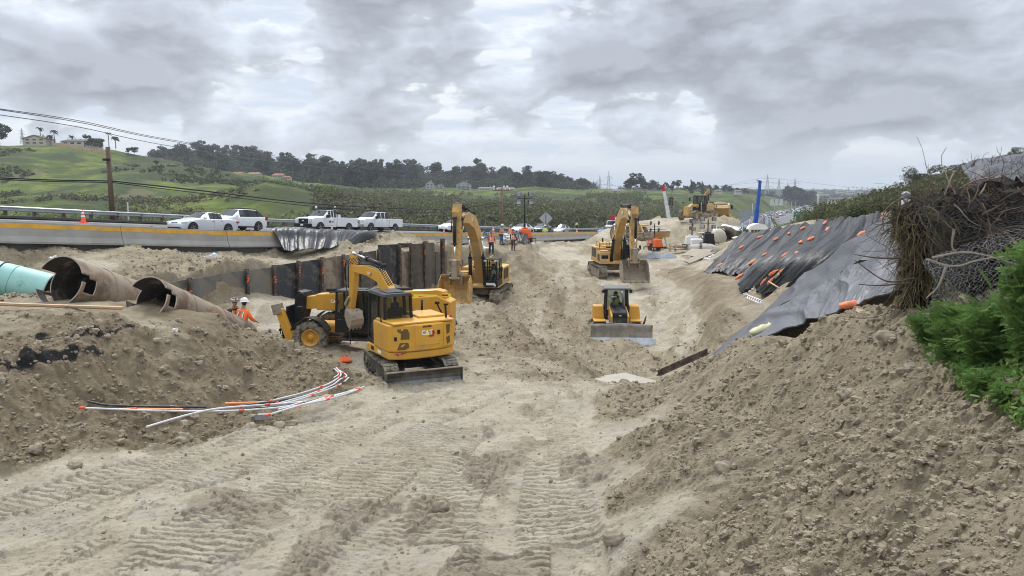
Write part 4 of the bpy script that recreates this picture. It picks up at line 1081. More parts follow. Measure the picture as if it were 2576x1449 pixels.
nm=['at the left end of the wall', 'left of the splashed plate', 'left of the first black plate', 'between the two black plates, sprayed orange at the top', 'between the black plate and the tan plate', 'right of the tan plate, sprayed with two orange marks', 'left of the dark brown plate', 'left of the tallest plate', 'right of the tallest plate', 'left of the brown-black plate', 'sprayed orange, left of the last plates', 'standing free above the last plate']
for(px, py, Y), ds, i in zip(posts, nm, range(20)):
 p=P(px, py, Y);zb=bz(p[0]+.4, p[1]-.5)-.8
 h=p[2]-zb;w_=.38 if i==11 else .17
 mb=MB()
 an=math.atan2(.88, .48)
 for dy in(-.06, .06):mb.box((dy, 0, -h/2), (.02, w_, h))
 mb.box((0, 0, -h/2), (.12, .02, h))
 o=mb.build('steel_post', RUST, loc=p+np.array((.12, -.08, .03)), rz=math.atan2(-.47, .88))
 tag(o, 'rusty steel H post '+ds, 'steel post', 'steel H posts of the shoring wall')
 if i in(0, 1, 3, 4, 5, 10, 11, 2):
  mb=MB()
  for k in range(3):
   z=-.35-.13*k-(0 if i%2 else .25);mb.box((.074, random.uniform(-.04, .04), z), (.008, random.uniform(.06, .15), random.uniform(.05, .12)), rot=(random.uniform(-.6, .6), 0, 0))
  mb.build('spray_mark', SPRAY, o)
for px, py, Y, w_, h, ds in((1018, 612, 52, .9, .45, 'short rusty beam piece sticking up behind the low tan plate'), (1137, 618, 58, .9, .5, 'rusty beam end beside the large excavator arm'), (1192, 612, 60, .3, 1.3, 'dark steel post end right of the large excavator boom')):
 p=P(px, py, Y);mb=MB();mb.box((0, 0, -h/2), (w_, .25, h));mb.box((0, -.1, .0), (w_*1.02, .3, .04))
 tag(mb.build('steel_beam', RUST, loc=p, bevel=.01), ds, 'steel beam')
 # --- big pipes
PIPEO=mat('pipe_rust_shell', (.20, .135, .09), .75, .15, var=.25, scale=1.2, dirt=.58, dscale=1.6, dcol=(.33, .27, .20), bump=.25)
PIPEI=mat('pipe_inside', (.06, .05, .042), .9, var=.3, scale=2, dirt=.3, dscale=2)
PIPEC=mat('pipe_cut_edge', (.36, .30, .25), .8, var=.25, scale=5, bump=.4)
TEAL=mat('teal_pipe_coating', (.28, .52, .46), .55, var=.08, scale=1, dirt=.16, dscale=2.4, dcol=(.07, .09, .09))
def pipe(name, A, B, r, label, notches, mt, th=.035, rings=36, seg=96, flange=0):
 A=np.array(A, float);B=np.array(B, float);ax=B-A;Ln=np.linalg.norm(ax);ax/=Ln
 e1=np.cross(ax, (0, 0, 1.));e1/=np.linalg.norm(e1);e2=np.cross(e1, ax);e2*=np.sign(e2[2])
 tz=np.linspace(0, 2*np.pi, seg, endpoint=False)
 st_=np.unique(np.concatenate([np.linspace(0, min(1.6, Ln), 34), np.linspace(min(1.6, Ln), Ln, 6)]))
 V=[]
 for rr in(r, r-th):
  for s in st_:
   V+=[A+ax*s+rr*(math.cos(t)*e1+math.sin(t)*e2)-A for t in tz]
 ns=len(st_)
 keep=lambda i, j:not any((abs(((math.degrees(tz[j])-c_+180)%360)-180)<hw_)and s0<=st_[i]<s1 for(c_, hw_, s0, s1)in notches)
 Fc=[];mi=[]
 for i in range(ns-1):
  for j in range(seg):
   if not keep(i, j):continue
   j2=(j+1)%seg
   o_=[i*seg+j, i*seg+j2, (i+1)*seg+j2, (i+1)*seg+j]
   n_=[k+ns*seg for k in o_]
   Fc.append(tuple(o_));mi.append(0);Fc.append(tuple(n_[::-1]));mi.append(1)
   if i==0 or not keep(i-1, j):Fc.append((o_[1], o_[0], n_[0], n_[1]));mi.append(2)
   if i==ns-2 or not keep(i+1, j):Fc.append((o_[3], o_[2], n_[2], n_[3]));mi.append(2)
   if not keep(i, (j-1)%seg):Fc.append((o_[0], o_[3], n_[3], n_[0]));mi.append(2)
   if not keep(i, j2):Fc.append((o_[2], o_[1], n_[1], n_[2]));mi.append(2)
 me=bpy.data.meshes.new(name);me.from_pydata([tuple(v)for v in V], [], Fc)
 for m in(mt, PIPEI, PIPEC):me.materials.append(m)
 me.polygons.foreach_set('material_index', mi);me.polygons.foreach_set('use_smooth', [k<2 for k in mi]);me.update()
 o=bpy.data.objects.new(name, me);o.location=A;link(o)
 tag(o, label, 'pipe')
 mb=MB()
 for s in(Ln*.28, Ln*.62):
  t=np.linspace(0, 2*np.pi, 40);mb.tube([ax*s+(r+.008)*(math.cos(q)*e1+math.sin(q)*e2)for q in t], .018, 5)
 mb.build('weld_seam', mt, o)
 return o, ax, e1, e2
A1=P(148, 707, 22.4);B1=A1+np.array((.75, 5.4, -1.9))
pipe('steel_pipe', A1, B1, .80, 'large rust-brown steel pipe with torch-cut notches, left of the smaller brown one', ((172, 24, 0, .62), (352, 16, .12, .62), (215, 12, .3, .62), (8, 10, 0, .3)), PIPEO)
A2=P(368, 750, 21.8);B2=A2+np.array((.8, 5.2, -2.2))
pipe('steel_pipe', A2, B2, .68, 'smaller rust-brown steel pipe half buried beside the dirt mound', ((165, 20, 0, .45), (0, 18, .1, .45), (20, 9, 0, .25)), PIPEO)
A3=P(-60, 672, 25.5);B3=A3+np.array((2.9, .5, -.95))*1.0
A3=P(128, 735, 25.2);B3=P(-200, 655, 24.6)
o3, ax3, e13, e23=pipe('steel_pipe', A3, B3, .62, 'teal coated steel pipe at the left edge', (), TEAL)
mb=MB()
tq=np.linspace(0, 2*np.pi, 40);Ls_=float(np.dot(P(5, 690, 24.9)-A3, ax3))
mb.tube([ax3*Ls_+.635*(math.cos(q)*e13+math.sin(q)*e23)for q in tq], .02, 5);mb.build('weld_seam', BLACK, o3)
A, B=P(-60, 762, 20.6), P(309, 774, 20.6)
mb=MB();Lp=np.linalg.norm(B-A);mb.box((0, 0, 0), (Lp, .14, .06));mb.box((0, .02, -.045), (Lp*.98, .09, .03))
o=mb.build('wooden_plank', WOOD, loc=(A+B)/2, bevel=.006);o.rotation_euler=(0, -math.asin((B-A)[2]/Lp), 0)
tag(o, 'long pale timber plank lying in front of the pipes', 'plank')
# --- conduits with red tape
PVC=mat('white_conduit', (.60, .61, .62), .45, var=.05, dirt=.30, dscale=3);TAPE=mat('red_tape', (.75, .09, .05), .5, var=.1)
CBLK=mat('black_conduit', (.03, .03, .032), .5, dirt=.3, dscale=3)
CORG=mat('orange_conduit', (.75, .22, .06), .5, dirt=.15)
def conduit(pts, r, label, m=PVC, tape=(), ends=True, lift=.05):
 W=np.array([P(*q)for q in pts]);
 W=_cr(W, np.linspace(0, 1, 40))
 zs=np.array([bz(q[0], q[1])for q in W]);W[:, 2]=np.maximum(W[:, 2], zs+lift)
 for _ in range(12):W[1:-1, 2]=np.maximum((W[:-2, 2]+W[2:, 2])/2, zs[1:-1]+lift)
 c=W[0].copy()
 mb=MB();mb.tube(W-c, r*.85, 8)
 o=mb.build('conduit', m, loc=c, fix=False);tag(o, label, 'conduit', 'conduits lying at the foot of the mound')
 for t in tape:
  i=int(t*38);mb=MB();a_, b_=W[i], W[i+1];d=b_-a_
  mb.cyl(a_-c-d*.0, a_-c+d/np.linalg.norm(d)*.13, r*1.22, seg=8);mb.build('tape_band', TAPE, o)
 return o
CD=[([(200, 1026, 15.7), (400, 1033, 15.9), (560, 1033, 16.4), (700, 1027, 17.3), (760, 1012, 17.9)], .027, 'white conduit reaching farthest left with a red cap', PVC, (0, .6)), ([(368, 1074, 14.8), (470, 1044, 15.7), (560, 1025, 16.5), (680, 1019, 17.4), (770, 1010, 18)], .028, 'white conduit crossing over the others, lowest on the left', PVC, (.75, )), ([(668, 1046, 16.6), (750, 1020, 17.5), (820, 1000, 18.6), (880, 985, 19.6), (912, 977, 20.2)], .027, 'white conduit with a red tip in the lower middle', PVC, (0, .5, .9)), ([(676, 1010, 17.9), (760, 988, 18.8), (820, 968, 19.9), (845, 955, 20.8), (858, 942, 21.6), (846, 925, 22.4)], .027, 'white conduit bending up behind the mound, topmost', PVC, (0, .35, .7)), ([(690, 1018, 17.7), (770, 994, 18.6), (830, 972, 19.8), (856, 955, 20.9), (872, 945, 21.4), (850, 930, 22.2)], .027, 'white conduit just below the topmost one', PVC, (0, .3, .66, .9)), ([(645, 1028, 17.3), (740, 1008, 18.0), (812, 984, 19.2), (858, 966, 20.3), (877, 950, 21.2)], .026, 'white conduit in the middle of the bundle', PVC, (.4, .7)), ([(700, 1030, 17.2), (780, 1012, 17.9), (850, 994, 19), (905, 974, 20.3)], .025, 'white conduit on the right side of the bundle', PVC, (.2, .6, .95)), ([(760, 1018, 17.6), (830, 1003, 18.5), (890, 984, 19.6), (916, 972, 20.4)], .025, 'shortest white conduit, rightmost of the bundle', PVC, (.3, .8)), ([(220, 1018, 16.1), (360, 1022, 16.3), (520, 1024, 16.8)], .03, 'black conduit behind the longest white one', CBLK, ()), ([(600, 1022, 17.3), (720, 1005, 18.1), (800, 985, 19.2), (866, 962, 20.5)], .04, 'black conduit between the white ones', CBLK, ()), ([(620, 1030, 17), (740, 1018, 17.7), (840, 996, 18.9)], .04, 'second black conduit on the right of the bundle', CBLK, ()), ([(566, 1016, 17.4), (640, 1014, 17.7), (700, 1012, 17.9)], .045, 'short orange conduit half buried behind the bundle', CORG, ()), ([(300, 1030, 16.0), (380, 1030, 16.2), (460, 1030, 16.4)], .035, 'short reddish conduit next to the longest white one', CORG, (.2, )), ([(840, 950, 21.3), (852, 940, 21.8), (842, 928, 22.4)], .025, 'short curved white conduit at the tip of the mound', PVC, (.5, ))]
for q in CD:conduit(*q)
mb=MB();mb.box((0, 0, .06), (.42, .2, .13), top=(.7, .7));mb.cyl((-.2, 0, .07), (-.32, .02, .05), .05, .03, 8)
p=P(662, 1009, 17.9);p[2]=bz(p[0], p[1])+.04
tag(mb.build('cable_boot', mat('grey_tape', (.30, .31, .32), .6, dirt=.2), loc=p, rz=.1, bevel=.03), 'grey taped plug at the end of the topmost conduit', 'plug')
# --- machine parts (x forward, y left, z up)
def stadium(x0, x1, z0, z1, r0, r1, n):
 """belt path round a rear wheel (x0,z0,r0) and a front wheel (x1,z1,r1)"""
 pts=[]
 for t in np.linspace(0, 1, 60):pts.append((x0+(x1-x0)*t, z0+r0+(z1+r1-z0-r0)*t-.03*math.sin(math.pi*t)))
 for t in np.linspace(0, math.pi, 40)[1:]:pts.append((x1+r1*math.sin(t), z1+r1*math.cos(t)))
 for t in np.linspace(0, 1, 60)[1:]:pts.append((x1+(x0-x1)*t, z1-r1+(z0-r0-z1+r1)*t))
 for t in np.linspace(0, math.pi, 40)[1:]:pts.append((x0-r0*math.sin(t), z0-r0*math.cos(t)))
 p=np.array(pts);s=np.r_[0, np.cumsum(np.linalg.norm(np.diff(p, axis=0), axis=1))]
 q=np.linspace(0, s[-1], n+1)[:-1]
 x=np.interp(q, s, p[:, 0]);z=np.interp(q, s, p[:, 1])
 x2=np.interp((q+.02)%s[-1], s, p[:, 0]);z2=np.interp((q+.02)%s[-1], s, p[:, 1])
 return x, z, np.arctan2(z2-z, x2-x), s[-1]/n
def track(par, x0, x1, yc, w_, r, n, m, grouser=.03, rub=False, fm=None, rollers=6, rz=0):
 zc=r+.01;side_=1 if yc>0 else-1
 x, z, an, pitch=stadium(x0, x1, zc, zc, r, r*.97, n)
 mb=MB()
 for a_, b_, t in zip(x, z, an):
  mb.M=Matrix.Translation((a_, yc, b_))@Matrix.Rotation(-t, 4, 'Y')
  mb.box((0, 0, -.012), (pitch*(.97 if not rub else 1.04), w_, .035 if not rub else .05))
  mb.box((-pitch*.28, 0, grouser/2), (pitch*.16, w_*.98, grouser+.02))
  if not rub:mb.box((pitch*.2, 0, grouser/3), (pitch*.1, w_*.98, grouser*.7))
  else:
   mb.box((pitch*.25, w_*.25*((int(a_*50)%2)*2-1), grouser/2), (pitch*.3, w_*.45, grouser))
 mb.M=None
 tr=mb.build('track', m, par, fix=False, rz=rz)
 fm=fm or m
 mb=MB()
 mb.prism([(x0+r*.3, r*.45), (x0+r*.2, r*1.35), (x0+(x1-x0)*.3, r*1.5), (x1-(x1-x0)*.3, r*1.5), (x1-r*.4, r*1.3), (x1-r*.4, r*.5)], yc-w_*.28, yc+w_*.28)
 mb.build('track_frame', fm, tr, bevel=.015)
 for nm, xx in(('sprocket', x0), ('idler', x1)):
  mb=MB()
  rr=r*.86
  mb.cyl((xx, yc-w_*.38, zc), (xx, yc+w_*.38, zc), rr, seg=26)
  mb.cyl((xx, yc+side_*w_*.38, zc), (xx, yc+side_*w_*.5, zc), rr*.5, rr*.4, seg=18)
  for k in range(8):
   t=k*math.pi/4;mb.cyl((xx+rr*.68*math.cos(t), yc+side_*w_*.36, zc+rr*.68*math.sin(t)), (xx+rr*.68*math.cos(t), yc+side_*w_*.42, zc+rr*.68*math.sin(t)), .035, seg=8)
  mb.build(nm, fm, tr)
 for k in range(rollers):
  xx=x0+(x1-x0)*(k+.8)/(rollers+.6)
  mb=MB();mb.cyl((xx, yc-w_*.4, r*.3), (xx, yc+w_*.42, r*.3), r*.24, seg=14);mb.cyl((xx, yc+side_*w_*.42, r*.3), (xx, yc+side_*w_*.48, r*.3), r*.13, seg=10)
  mb.build('roller', fm, tr)
 return tr
def limb(name, pts, y0, y1, m, par, bevel=.02, rz=0):
 """closed outline following a bent centre line: pts = (x, z, half height)"""
 p=np.array(pts, float);d=np.gradient(p[:, :2], axis=0);d/=np.linalg.norm(d, axis=1)[:, None]
 n_=np.column_stack([-d[:, 1], d[:, 0]])
 top=p[:, :2]+n_*p[:, 2:3];bot=p[:, :2]-n_*p[:, 2:3]
 mb=MB();mb.prism(np.vstack([top, bot[::-1]]), y0, y1)
 return mb.build(name, m, par, bevel=bevel)
def hyd(par, A, B, r, fr=.6, m=None, rod=True):
 A=np.array(A, float);B=np.array(B, float);C=A+(B-A)*fr
 mb=MB();mb.cyl(A, C, r, seg=14);d=(B-A)/np.linalg.norm(B-A)
 mb.cyl(C-d*.12, C+d*.02, r*1.18, seg=14)
 mb.cyl(A-d*.0+np.array((0, -r*1.2, 0)), A+np.array((0, r*1.2, 0)), r*.9, seg=12)
 o=mb.build('hydraulic_cylinder', m or BLACK, par)
 mb=MB();mb.cyl(C, B, r*.52, seg=12);mb.cyl(B+np.array((0, -r*1.2, 0)), B+np.array((0, r*1.2, 0)), r*.85, seg=12)
 mb.build('rod', CHROME, o)
 return o
def text(par, s, size, loc, rot, m, name='lettering', ext=.006, bold=.0, align='CENTER', sx=1.0):
 c=bpy.data.curves.new(name, 'FONT');c.body=s;c.size=size;c.extrude=ext;c.align_x=align;c.align_y='CENTER';c.offset=bold
 f=bpy.data.objects.new(name, c);COL.objects.link(f)
 bpy.context.view_layer.update()
 me=bpy.data.meshes.new_from_object(f.evaluated_get(bpy.context.evaluated_depsgraph_get()))
 bpy.data.objects.remove(f)
 me.materials.clear();me.materials.append(m);me.name=name
 o=bpy.data.objects.new(name, me);o.location=loc;o.rotation_euler=rot;o.scale=(sx, 1, 1)
 return link(o, par)
WTXT=mat('white_lettering', (.85, .85, .85), .5, var=0.01);BTXT=mat('black_lettering', (.01, .01, .01), .5, var=.01);RTXT=mat('crimson_marking', (.42, .01, .03), .4, var=.02)
def badge(par, loc, rot, h, sub=False):
 """white three letter emblem with a yellow triangle and a crimson hexagon edge"""
 mb=MB()
 mb.prism([(.35*h, -.82*h), (1.25*h, -.82*h), (1.62*h, -.1*h), (1.25*h, .58*h), (.9*h, .58*h), (1.2*h, -.1*h), (1.0*h, -.5*h), (.35*h, -.5*h)], 0, .008, axis='z')
 o=mb.build('maker_badge', RTXT, par, loc=loc);o.rotation_euler=rot
 text(o, 'CAT', h*1.32, (-.1*h, .04*h, .012), (0, 0, 0), WTXT, bold=.035*h, sx=.92, ext=.004)
 mb=MB();mb.prism([(-.55*h, -.48*h), (.32*h, -.48*h), (-.11*h, -.06*h)], .016, .024, axis='z');mb.build('yellow_triangle', YEL, o)
 return o
def cab(par, x0, x1, y0, y1, z0, z1, zl=.35, pil=.07, roofm=None, top_in=.04, gl=None, door='left', seat=True, name='cab'):
 """pillars, sills and roof, with each window pane a part of its own"""
 gl=gl or GLASS
 mb=MB();p=pil
 ti=top_in
 def post(x, y, dx, dy):
  mb.add([(x-p/2, y-p/2, z0), (x+p/2, y-p/2, z0), (x+p/2, y+p/2, z0), (x-p/2, y+p/2, z0), (x+dx-p/2, y+dy-p/2, z1), (x+dx+p/2, y+dy-p/2, z1), (x+dx+p/2, y+dy+p/2, z1), (x+dx-p/2, y+dy+p/2, z1)], [(0, 3, 2, 1), (4, 5, 6, 7), (0, 1, 5, 4), (1, 2, 6, 5), (2, 3, 7, 6), (3, 0, 4, 7)])
 xm=x0+(x1-x0)*.42
 for x, dx in((x0+p/2, ti), (x1-p/2, -ti), (xm, 0)):
  for y, dy in((y0+p/2, ti), (y1-p/2, -ti)):post(x, y, dx, dy)
 mb.box(((x0+x1)/2, (y0+y1)/2, z0+.03), (x1-x0, y1-y0, .06))
 for y in(y0+p/2, y1-p/2):mb.box(((x0+x1)/2, y, z0+zl/2), (x1-x0-p, p*.9, zl))
 for x in(x0+p/2, x1-p/2):mb.box((x, (y0+y1)/2, z0+zl/2), (p*.9, y1-y0-p, zl))
 c=mb.build(name, BLACK, par, bevel=.012)
 mb=MB();mb.box(((x0+x1)/2, (y0+y1)/2, z1+.045), (x1-x0-2*ti+.06, y1-y0-2*ti+.06, .09), top=(.9, .88))
 mb.box(((x0+x1)/2-.1, (y0+y1)/2, z1+.10), ((x1-x0)*.5, (y1-y0)*.55, .04))
 mb.build('cab_roof', roofm or BLACK, par, bevel=.03)
 za, zb=z0+zl, z1-.02
 for nm, V in(('windscreen', [(x1-.03, y0+p, za), (x1-.03, y1-p, za), (x1-.03-ti, y1-p-ti, zb), (x1-.03-ti, y0+p+ti, zb)]), ('rear_window', [(x0+.03, y0+p, za), (x0+.03, y1-p, za), (x0+.03+ti, y1-p-ti, zb), (x0+.03+ti, y0+p+ti, zb)]), ('side_window', [(x0+p, y1-.03, za), (xm, y1-.03, za), (xm, y1-.03-ti, zb), (x0+p, y1-.03-ti, zb)]), ('door_window', [(xm, y1-.03, za), (x1-p, y1-.03, za), (x1-p, y1-.03-ti, zb), (xm, y1-.03-ti, zb)]), ('side_window', [(x0+p, y0+.03, za), (x1-p, y0+.03, za), (x1-p, y0+.03+ti, zb), (x0+p, y0+.03+ti, zb)])):
  mb=MB();mb.add(V, [(0, 1, 2, 3)]);mb.build(nm, gl, c, fix=False)
 if seat:
  xs=x0+(x1-x0)*.35;ym=(y0+y1)/2;zs=z0+.42
  mb=MB();mb.box((xs+.12, ym, zs), (.5, .48, .14));mb.box((xs-.16, ym, zs+.42), (.13, .48, .75), rot=(0, R(-8), 0));mb.box((xs-.2, ym, zs+.86), (.1, .26, .2));mb.box((xs+.1, ym, z0+.2), (.34, .34, .3))
  for s_ in(-.3, .3):mb.box((xs+.1, ym+s_, zs+.2), (.4, .09, .12))
  mb.build('seat', SEAT, c, bevel=.03)
  mb=MB();mb.box((x1-.2, ym+.22, z0+.75), (.06, .2, .26));mb.cyl((xs+.4, ym-.32, zs+.15), (xs+.42, ym-.32, zs+.42), .022, seg=8);mb.cyl((xs+.4, ym+.32, zs+.15), (xs+.42, ym+.32, zs+.42), .022, seg=8)
  mb.build('controls', BLACK, c)
 return c
def wheel(par, c, r, w_, ax_y=1, m=None, rimm=None, lugs=22, yaw=0, rimf=.55, lug=.045, name='wheel'):
 e=bpy.data.objects.new(name, None);e.location=c;e.rotation_euler=(0, 0, yaw);link(e, par)
 mb=MB();h=w_/2
 mb.lathe([(-h*.8, r*rimf), (-h, r*.72), (-h*.96, r*.9), (-h*.75, r*.97), (h*.75, r*.97), (h*.96, r*.9), (h, r*.72), (h*.8, r*rimf)], (0, 0, 0), (0, 1, 0), 36)
 for k in range(lugs):
  for s_ in(-1, 1):
   t=2*math.pi*(k+(.5 if s_>0 else 0))/lugs
   mb.M=Matrix.Rotation(t, 4, 'Y');mb.box((0, s_*h*.5, r*.975), (r*.085, h*1.02, lug*1.4), rot=(0, 0, s_*R(28)));mb.box((0, s_*h*.99, r*.88), (r*.08, .03, r*.17))
 mb.M=None
 mb.build('tyre', m or RUBBER, e)
 mb=MB();s_=ax_y
 mb.lathe([(s_*h*.72, r*rimf*1.0), (s_*h*.84, r*rimf*.98), (s_*h*.8, r*rimf*.88), (s_*h*.25, r*rimf*.8), (s_*h*.22, r*.22), (s_*h*.5, r*.2), (s_*h*.55, 0)], (0, 0, 0), (0, 1, 0), 28)
 mb.lathe([(-s_*h*.8, r*rimf), (-s_*h*.3, r*rimf*.85), (-s_*h*.3, 0)], (0, 0, 0), (0, 1, 0), 28)
 for k in range(8):
  t=k*math.pi/4;mb.cyl((r*.3*math.cos(t), s_*h*.2, r*.3*math.sin(t)), (r*.3*math.cos(t), s_*h*.4, r*.3*math.sin(t)), r*.035, seg=6)
 mb.build('rim', rimm or CATY, e)
 return e
def bucket(par, c, w_, R_, ang, m, mb_=None, teeth=5):
 """c = hinge pin; ang turns the open mouth; R_ = size"""
 prof=[(0, .05), (-.10, -.35), (.05, -.75), (.40, -1.02), (.82, -1.05), (1.18, -.86)]
 P_=[(x*R_, z*R_)for x, z in prof]
 inn=[(x*R_*.93+.03, z*R_*.93)for x, z in prof]
 ca, sa=math.cos(ang), math.sin(ang)
 rot=lambda q:(c[0]+q[0]*ca+q[1]*sa, c[2]-q[0]*sa+q[1]*ca)
 mb=MB();mb.prism([rot(q)for q in P_+inn[::-1]], c[1]-w_/2, c[1]+w_/2)
 side_p=[rot(q)for q in P_+[(1.05*R_, -.5*R_), (.55*R_, .0)]]
 for s_ in(-1, 1):mb.prism(side_p, c[1]+s_*w_/2-.02, c[1]+s_*w_/2+.02)
 o=mb.build('bucket', m, par, bevel=.012)
 for k in range(teeth):
  y=c[1]+(k/(teeth-1)-.5)*w_*.92
  p0=rot((1.16*R_, -.87*R_));p1=rot((1.40*R_, -.70*R_))
  mb=MB();mb.cyl((p0[0], y, p0[1]), (p1[0], y, p1[1]), .06*R_, .025*R_, 6);mb.build('bucket_tooth', MUDDY, o)
 mb=MB()
 for s_ in(-1, 1):mb.prism([rot(q)for q in((-.12*R_, .12*R_), (.15*R_, .16*R_), (.30*R_, -.3*R_), (-.1*R_, -.55*R_))], c[1]+s_*w_*.2-.03, c[1]+s_*w_*.2+.03)
 mb.cyl((c[0], c[1]-w_*.26, c[2]), (c[0], c[1]+w_*.26, c[2]), .07, seg=12)
 mb.build('hinge_ears', MUDDY, o, bevel=.01)
 return o
 # --- large crawler excavator
def big_excavator(label, loc, yaw, s, boomp, stick_top, pivot, tip, bang, bw=1.75, bR=1.25, roll=0.0, bucket_m=None, group=None, upper_yaw=0.0, pitch=0.0):
 t=thing('excavator', label, 'excavator', loc, yaw, group, s)
 t.rotation_euler=(roll, pitch, yaw)
 for y in(1.42, -1.42):track(t, -2.25, 2.25, y, .68, .52, 46, TRACK, .04, rollers=7, fm=MUDDY)
 mb=MB();mb.box((0, 0, .85), (2.2, 2.2, .35), top=(.7, .8));mb.box((.0, 0, .7), (1.2, 2.7, .25));mb.cyl((0, 0, .95), (0, 0, 1.18), .85, seg=30)
 mb.build('carbody', MUDDY, t, bevel=.03)
 mb=MB();mb.box((-.55, 0, 1.28), (4.3, 2.95, .18));mb.build('deck', CATYD, t, bevel=.02)
 mb=MB()
 outl=[(-2.3, 1.5)]+[(-2.3-1.0*math.sin(math.pi*k/12)**.5, 1.5*math.cos(math.pi*k/12))for k in range(1, 12)]+[(-2.3, -1.5)]
 mb.prism(outl, 1.3, 2.45, axis='z');mb.build('counterweight', CATYD, t, bevel=.05)
 mb=MB();mb.box((-1.15, 1.08, 1.9), (2.3, .82, 1.1));mb.box((-1.15, -1.08, 1.9), (2.3, .82, 1.1));mb.box((-1.1, 0, 1.85), (2.4, 1.4, 1.0))
 mb.build('engine_housing', CATYD, t, bevel=.04)
 mb=MB();mb.box((-1.6, -.1, 2.62), (1.7, 2.2, .36), top=(.86, .86));mb.box((-.5, -.25, 2.50), (.6, 1.5, .12))
 mb.build('engine_hood', CATYD, t, bevel=.04)
 for s_ in(-1, 1):
  for k in range(2):mb=MB();mb.box((-.75-k*.95, s_*1.495, 1.95), (.82, .012, .75));mb.build('louvre_panel', BLACK, t)
 mb=MB();mb.box((.75, -1.08, 1.75), (1.5, .8, .8));mb.box((1.25, -1.08, 1.45), (.7, .8, .3));mb.box((.9, -1.08, 2.2), (.9, .72, .12));mb.build('tank_box', CATYD, t, bevel=.03)
 mb=MB();mb.box((.85, -1.485, 1.7), (.9, .02, .5));mb.box((1.505, -1.08, 1.75), (.02, .55, .3));mb.build('tank_grille', BLACK, t)
 mb=MB();mb.cyl((-1.5, -.7, 2.7), (-1.5, -.7, 3.15), .07, seg=12);mb.cyl((-1.2, .5, 2.7), (-1.2, .5, 2.95), .12, seg=14);mb.build('exhaust', BLACK, t)
 for y in(-.6, -1.45):
  mb=MB();mb.tube([(-.2, y, 2.2), (-.2, y, 2.95), (.9, y, 2.95), (1.3, y, 2.2)], .022, 6);mb.tube([(-.2, y, 2.6), (1.15, y, 2.6)], .018, 6);mb.build('handrail', BLACK, t)
 mb=MB();mb.tube([(-2.4, .3, 2.8), (-2.4, .3, 3.1), (-1.3, .3, 3.1), (-1.3, .3, 2.8)], .018, 6);mb.build('handrail', YEL, t)
 c=cab(t, .15, 1.85, .52, 1.48, 1.32, 3.12, zl=.42, gl=GLASSC)
 mb=MB();mb.tube([(1.7, 1.52, 2.2), (1.78, 1.72, 2.3), (1.78, 1.75, 2.4)], .015, 6);mb.box((1.8, 1.74, 2.55), (.06, .18, .34));mb.build('mirror', BLACK, t, bevel=.01)
 mb=MB();mb.box((1.89, 1.0, 1.5), (.04, .6, .16));mb.box((1.9, 1.3, 1.42), (.05, .14, .14));mb.box((1.9, .62, 3.1), (.05, .14, .1));mb.box((1.9, 1.36, 3.1), (.05, .14, .1));mb.build('work_lights', WHITEM, t, bevel=.01)
 B=limb('boom', boomp, -.30, .30, CATYD, t, bevel=.03)
 mb=MB()
 nb=np.array(boomp);cc=nb[len(nb)//2+1]
 for s_ in(-1, 1):
  bd=badge(B, (nb[3][0]*.5+nb[4][0]*.5, s_*.305, nb[3][1]*.5+nb[4][1]*.5+.02), (R(90), 0, R(0 if s_<0 else 180)), .22)
 hy=[]
 for s_ in(-1, 1):hyd(t, (1.35, s_*.52, 1.45), (nb[2][0]+.05, s_*.42, nb[2][1]-.12), .125, .6)
 hyd(B, (nb[3][0]*.6+nb[2][0]*.4, 0, nb[3][1]+nb[3][2]+.16), (stick_top[0]-.12, 0, stick_top[1]-.02), .12, .66)
 mb=MB()
 for s_ in(-.12, .0, .12):
  mb.tube([(nb[2][0], s_, nb[2][1]+nb[2][2]+.05), (nb[3][0], s_, nb[3][1]+nb[3][2]+.1), (nb[4][0]+.2, s_*1.6, nb[4][1]+nb[4][2]+.12), (pivot[0]+.1, s_*3, pivot[1]-.1), (pivot[0]+.35, s_*2.7, pivot[1]-.6)], .028, 6)
 mb.build('hoses', BLACK, B)
 tp=np.array(tip);st_=np.array(stick_top);pv=np.array(pivot)
 d=(tp-st_);L_=np.linalg.norm(d);d/=L_
 S=limb('stick', [(st_[0], st_[1], .16), (st_[0]+d[0]*.45, st_[1]+d[1]*.45, .30), (pv[0]+.2*d[0]+.0, pv[1]+.2*d[1], .40), (pv[0]+d[0]*1.2, pv[1]+d[1]*1.2, .34), (tp[0]-d[0]*.5, tp[1]-d[1]*.5, .22), (tp[0], tp[1], .17)], -.24, .24, CATYW, t, bevel=.03)
 fw=np.array((-d[1], d[0]));fw=fw if fw[0]>0 else-fw
 a_=st_+d*.9+fw*.52;b_=tp-d*.9+fw*.42
 hyd(S, (a_[0], 0, a_[1]), (b_[0], 0, b_[1]), .105, .62)
 mb=MB()
 l0=tp-d*.55;l1=b_;l2=tp+np.array((.42, -.12))
 for s_ in(-1, 1):
  mb.prism([(l0[0]-.07, l0[1]), (l0[0]+.07, l0[1]+.06), (l1[0]+.08, l1[1]+.05), (l1[0]+.05, l1[1]-.1)], s_*.3-.03, s_*.3+.03)
 mb.prism([(l1[0]-.1, l1[1]+.05), (l1[0]+.1, l1[1]+.05), (l2[0]+.12, l2[1]-.05), (l2[0]-.1, l2[1]-.1)], -.16, .16)
 mb.cyl((l1[0], -.36, l1[1]), (l1[0], .36, l1[1]), .075, seg=12);mb.cyl((l2[0], -.34, l2[1]), (l2[0], .34, l2[1]), .07, seg=12);mb.cyl((tp[0], -.36, tp[1]), (tp[0], .36, tp[1]), .08, seg=12)
 mb.build('bucket_linkage', MUDDY, S, bevel=.01)
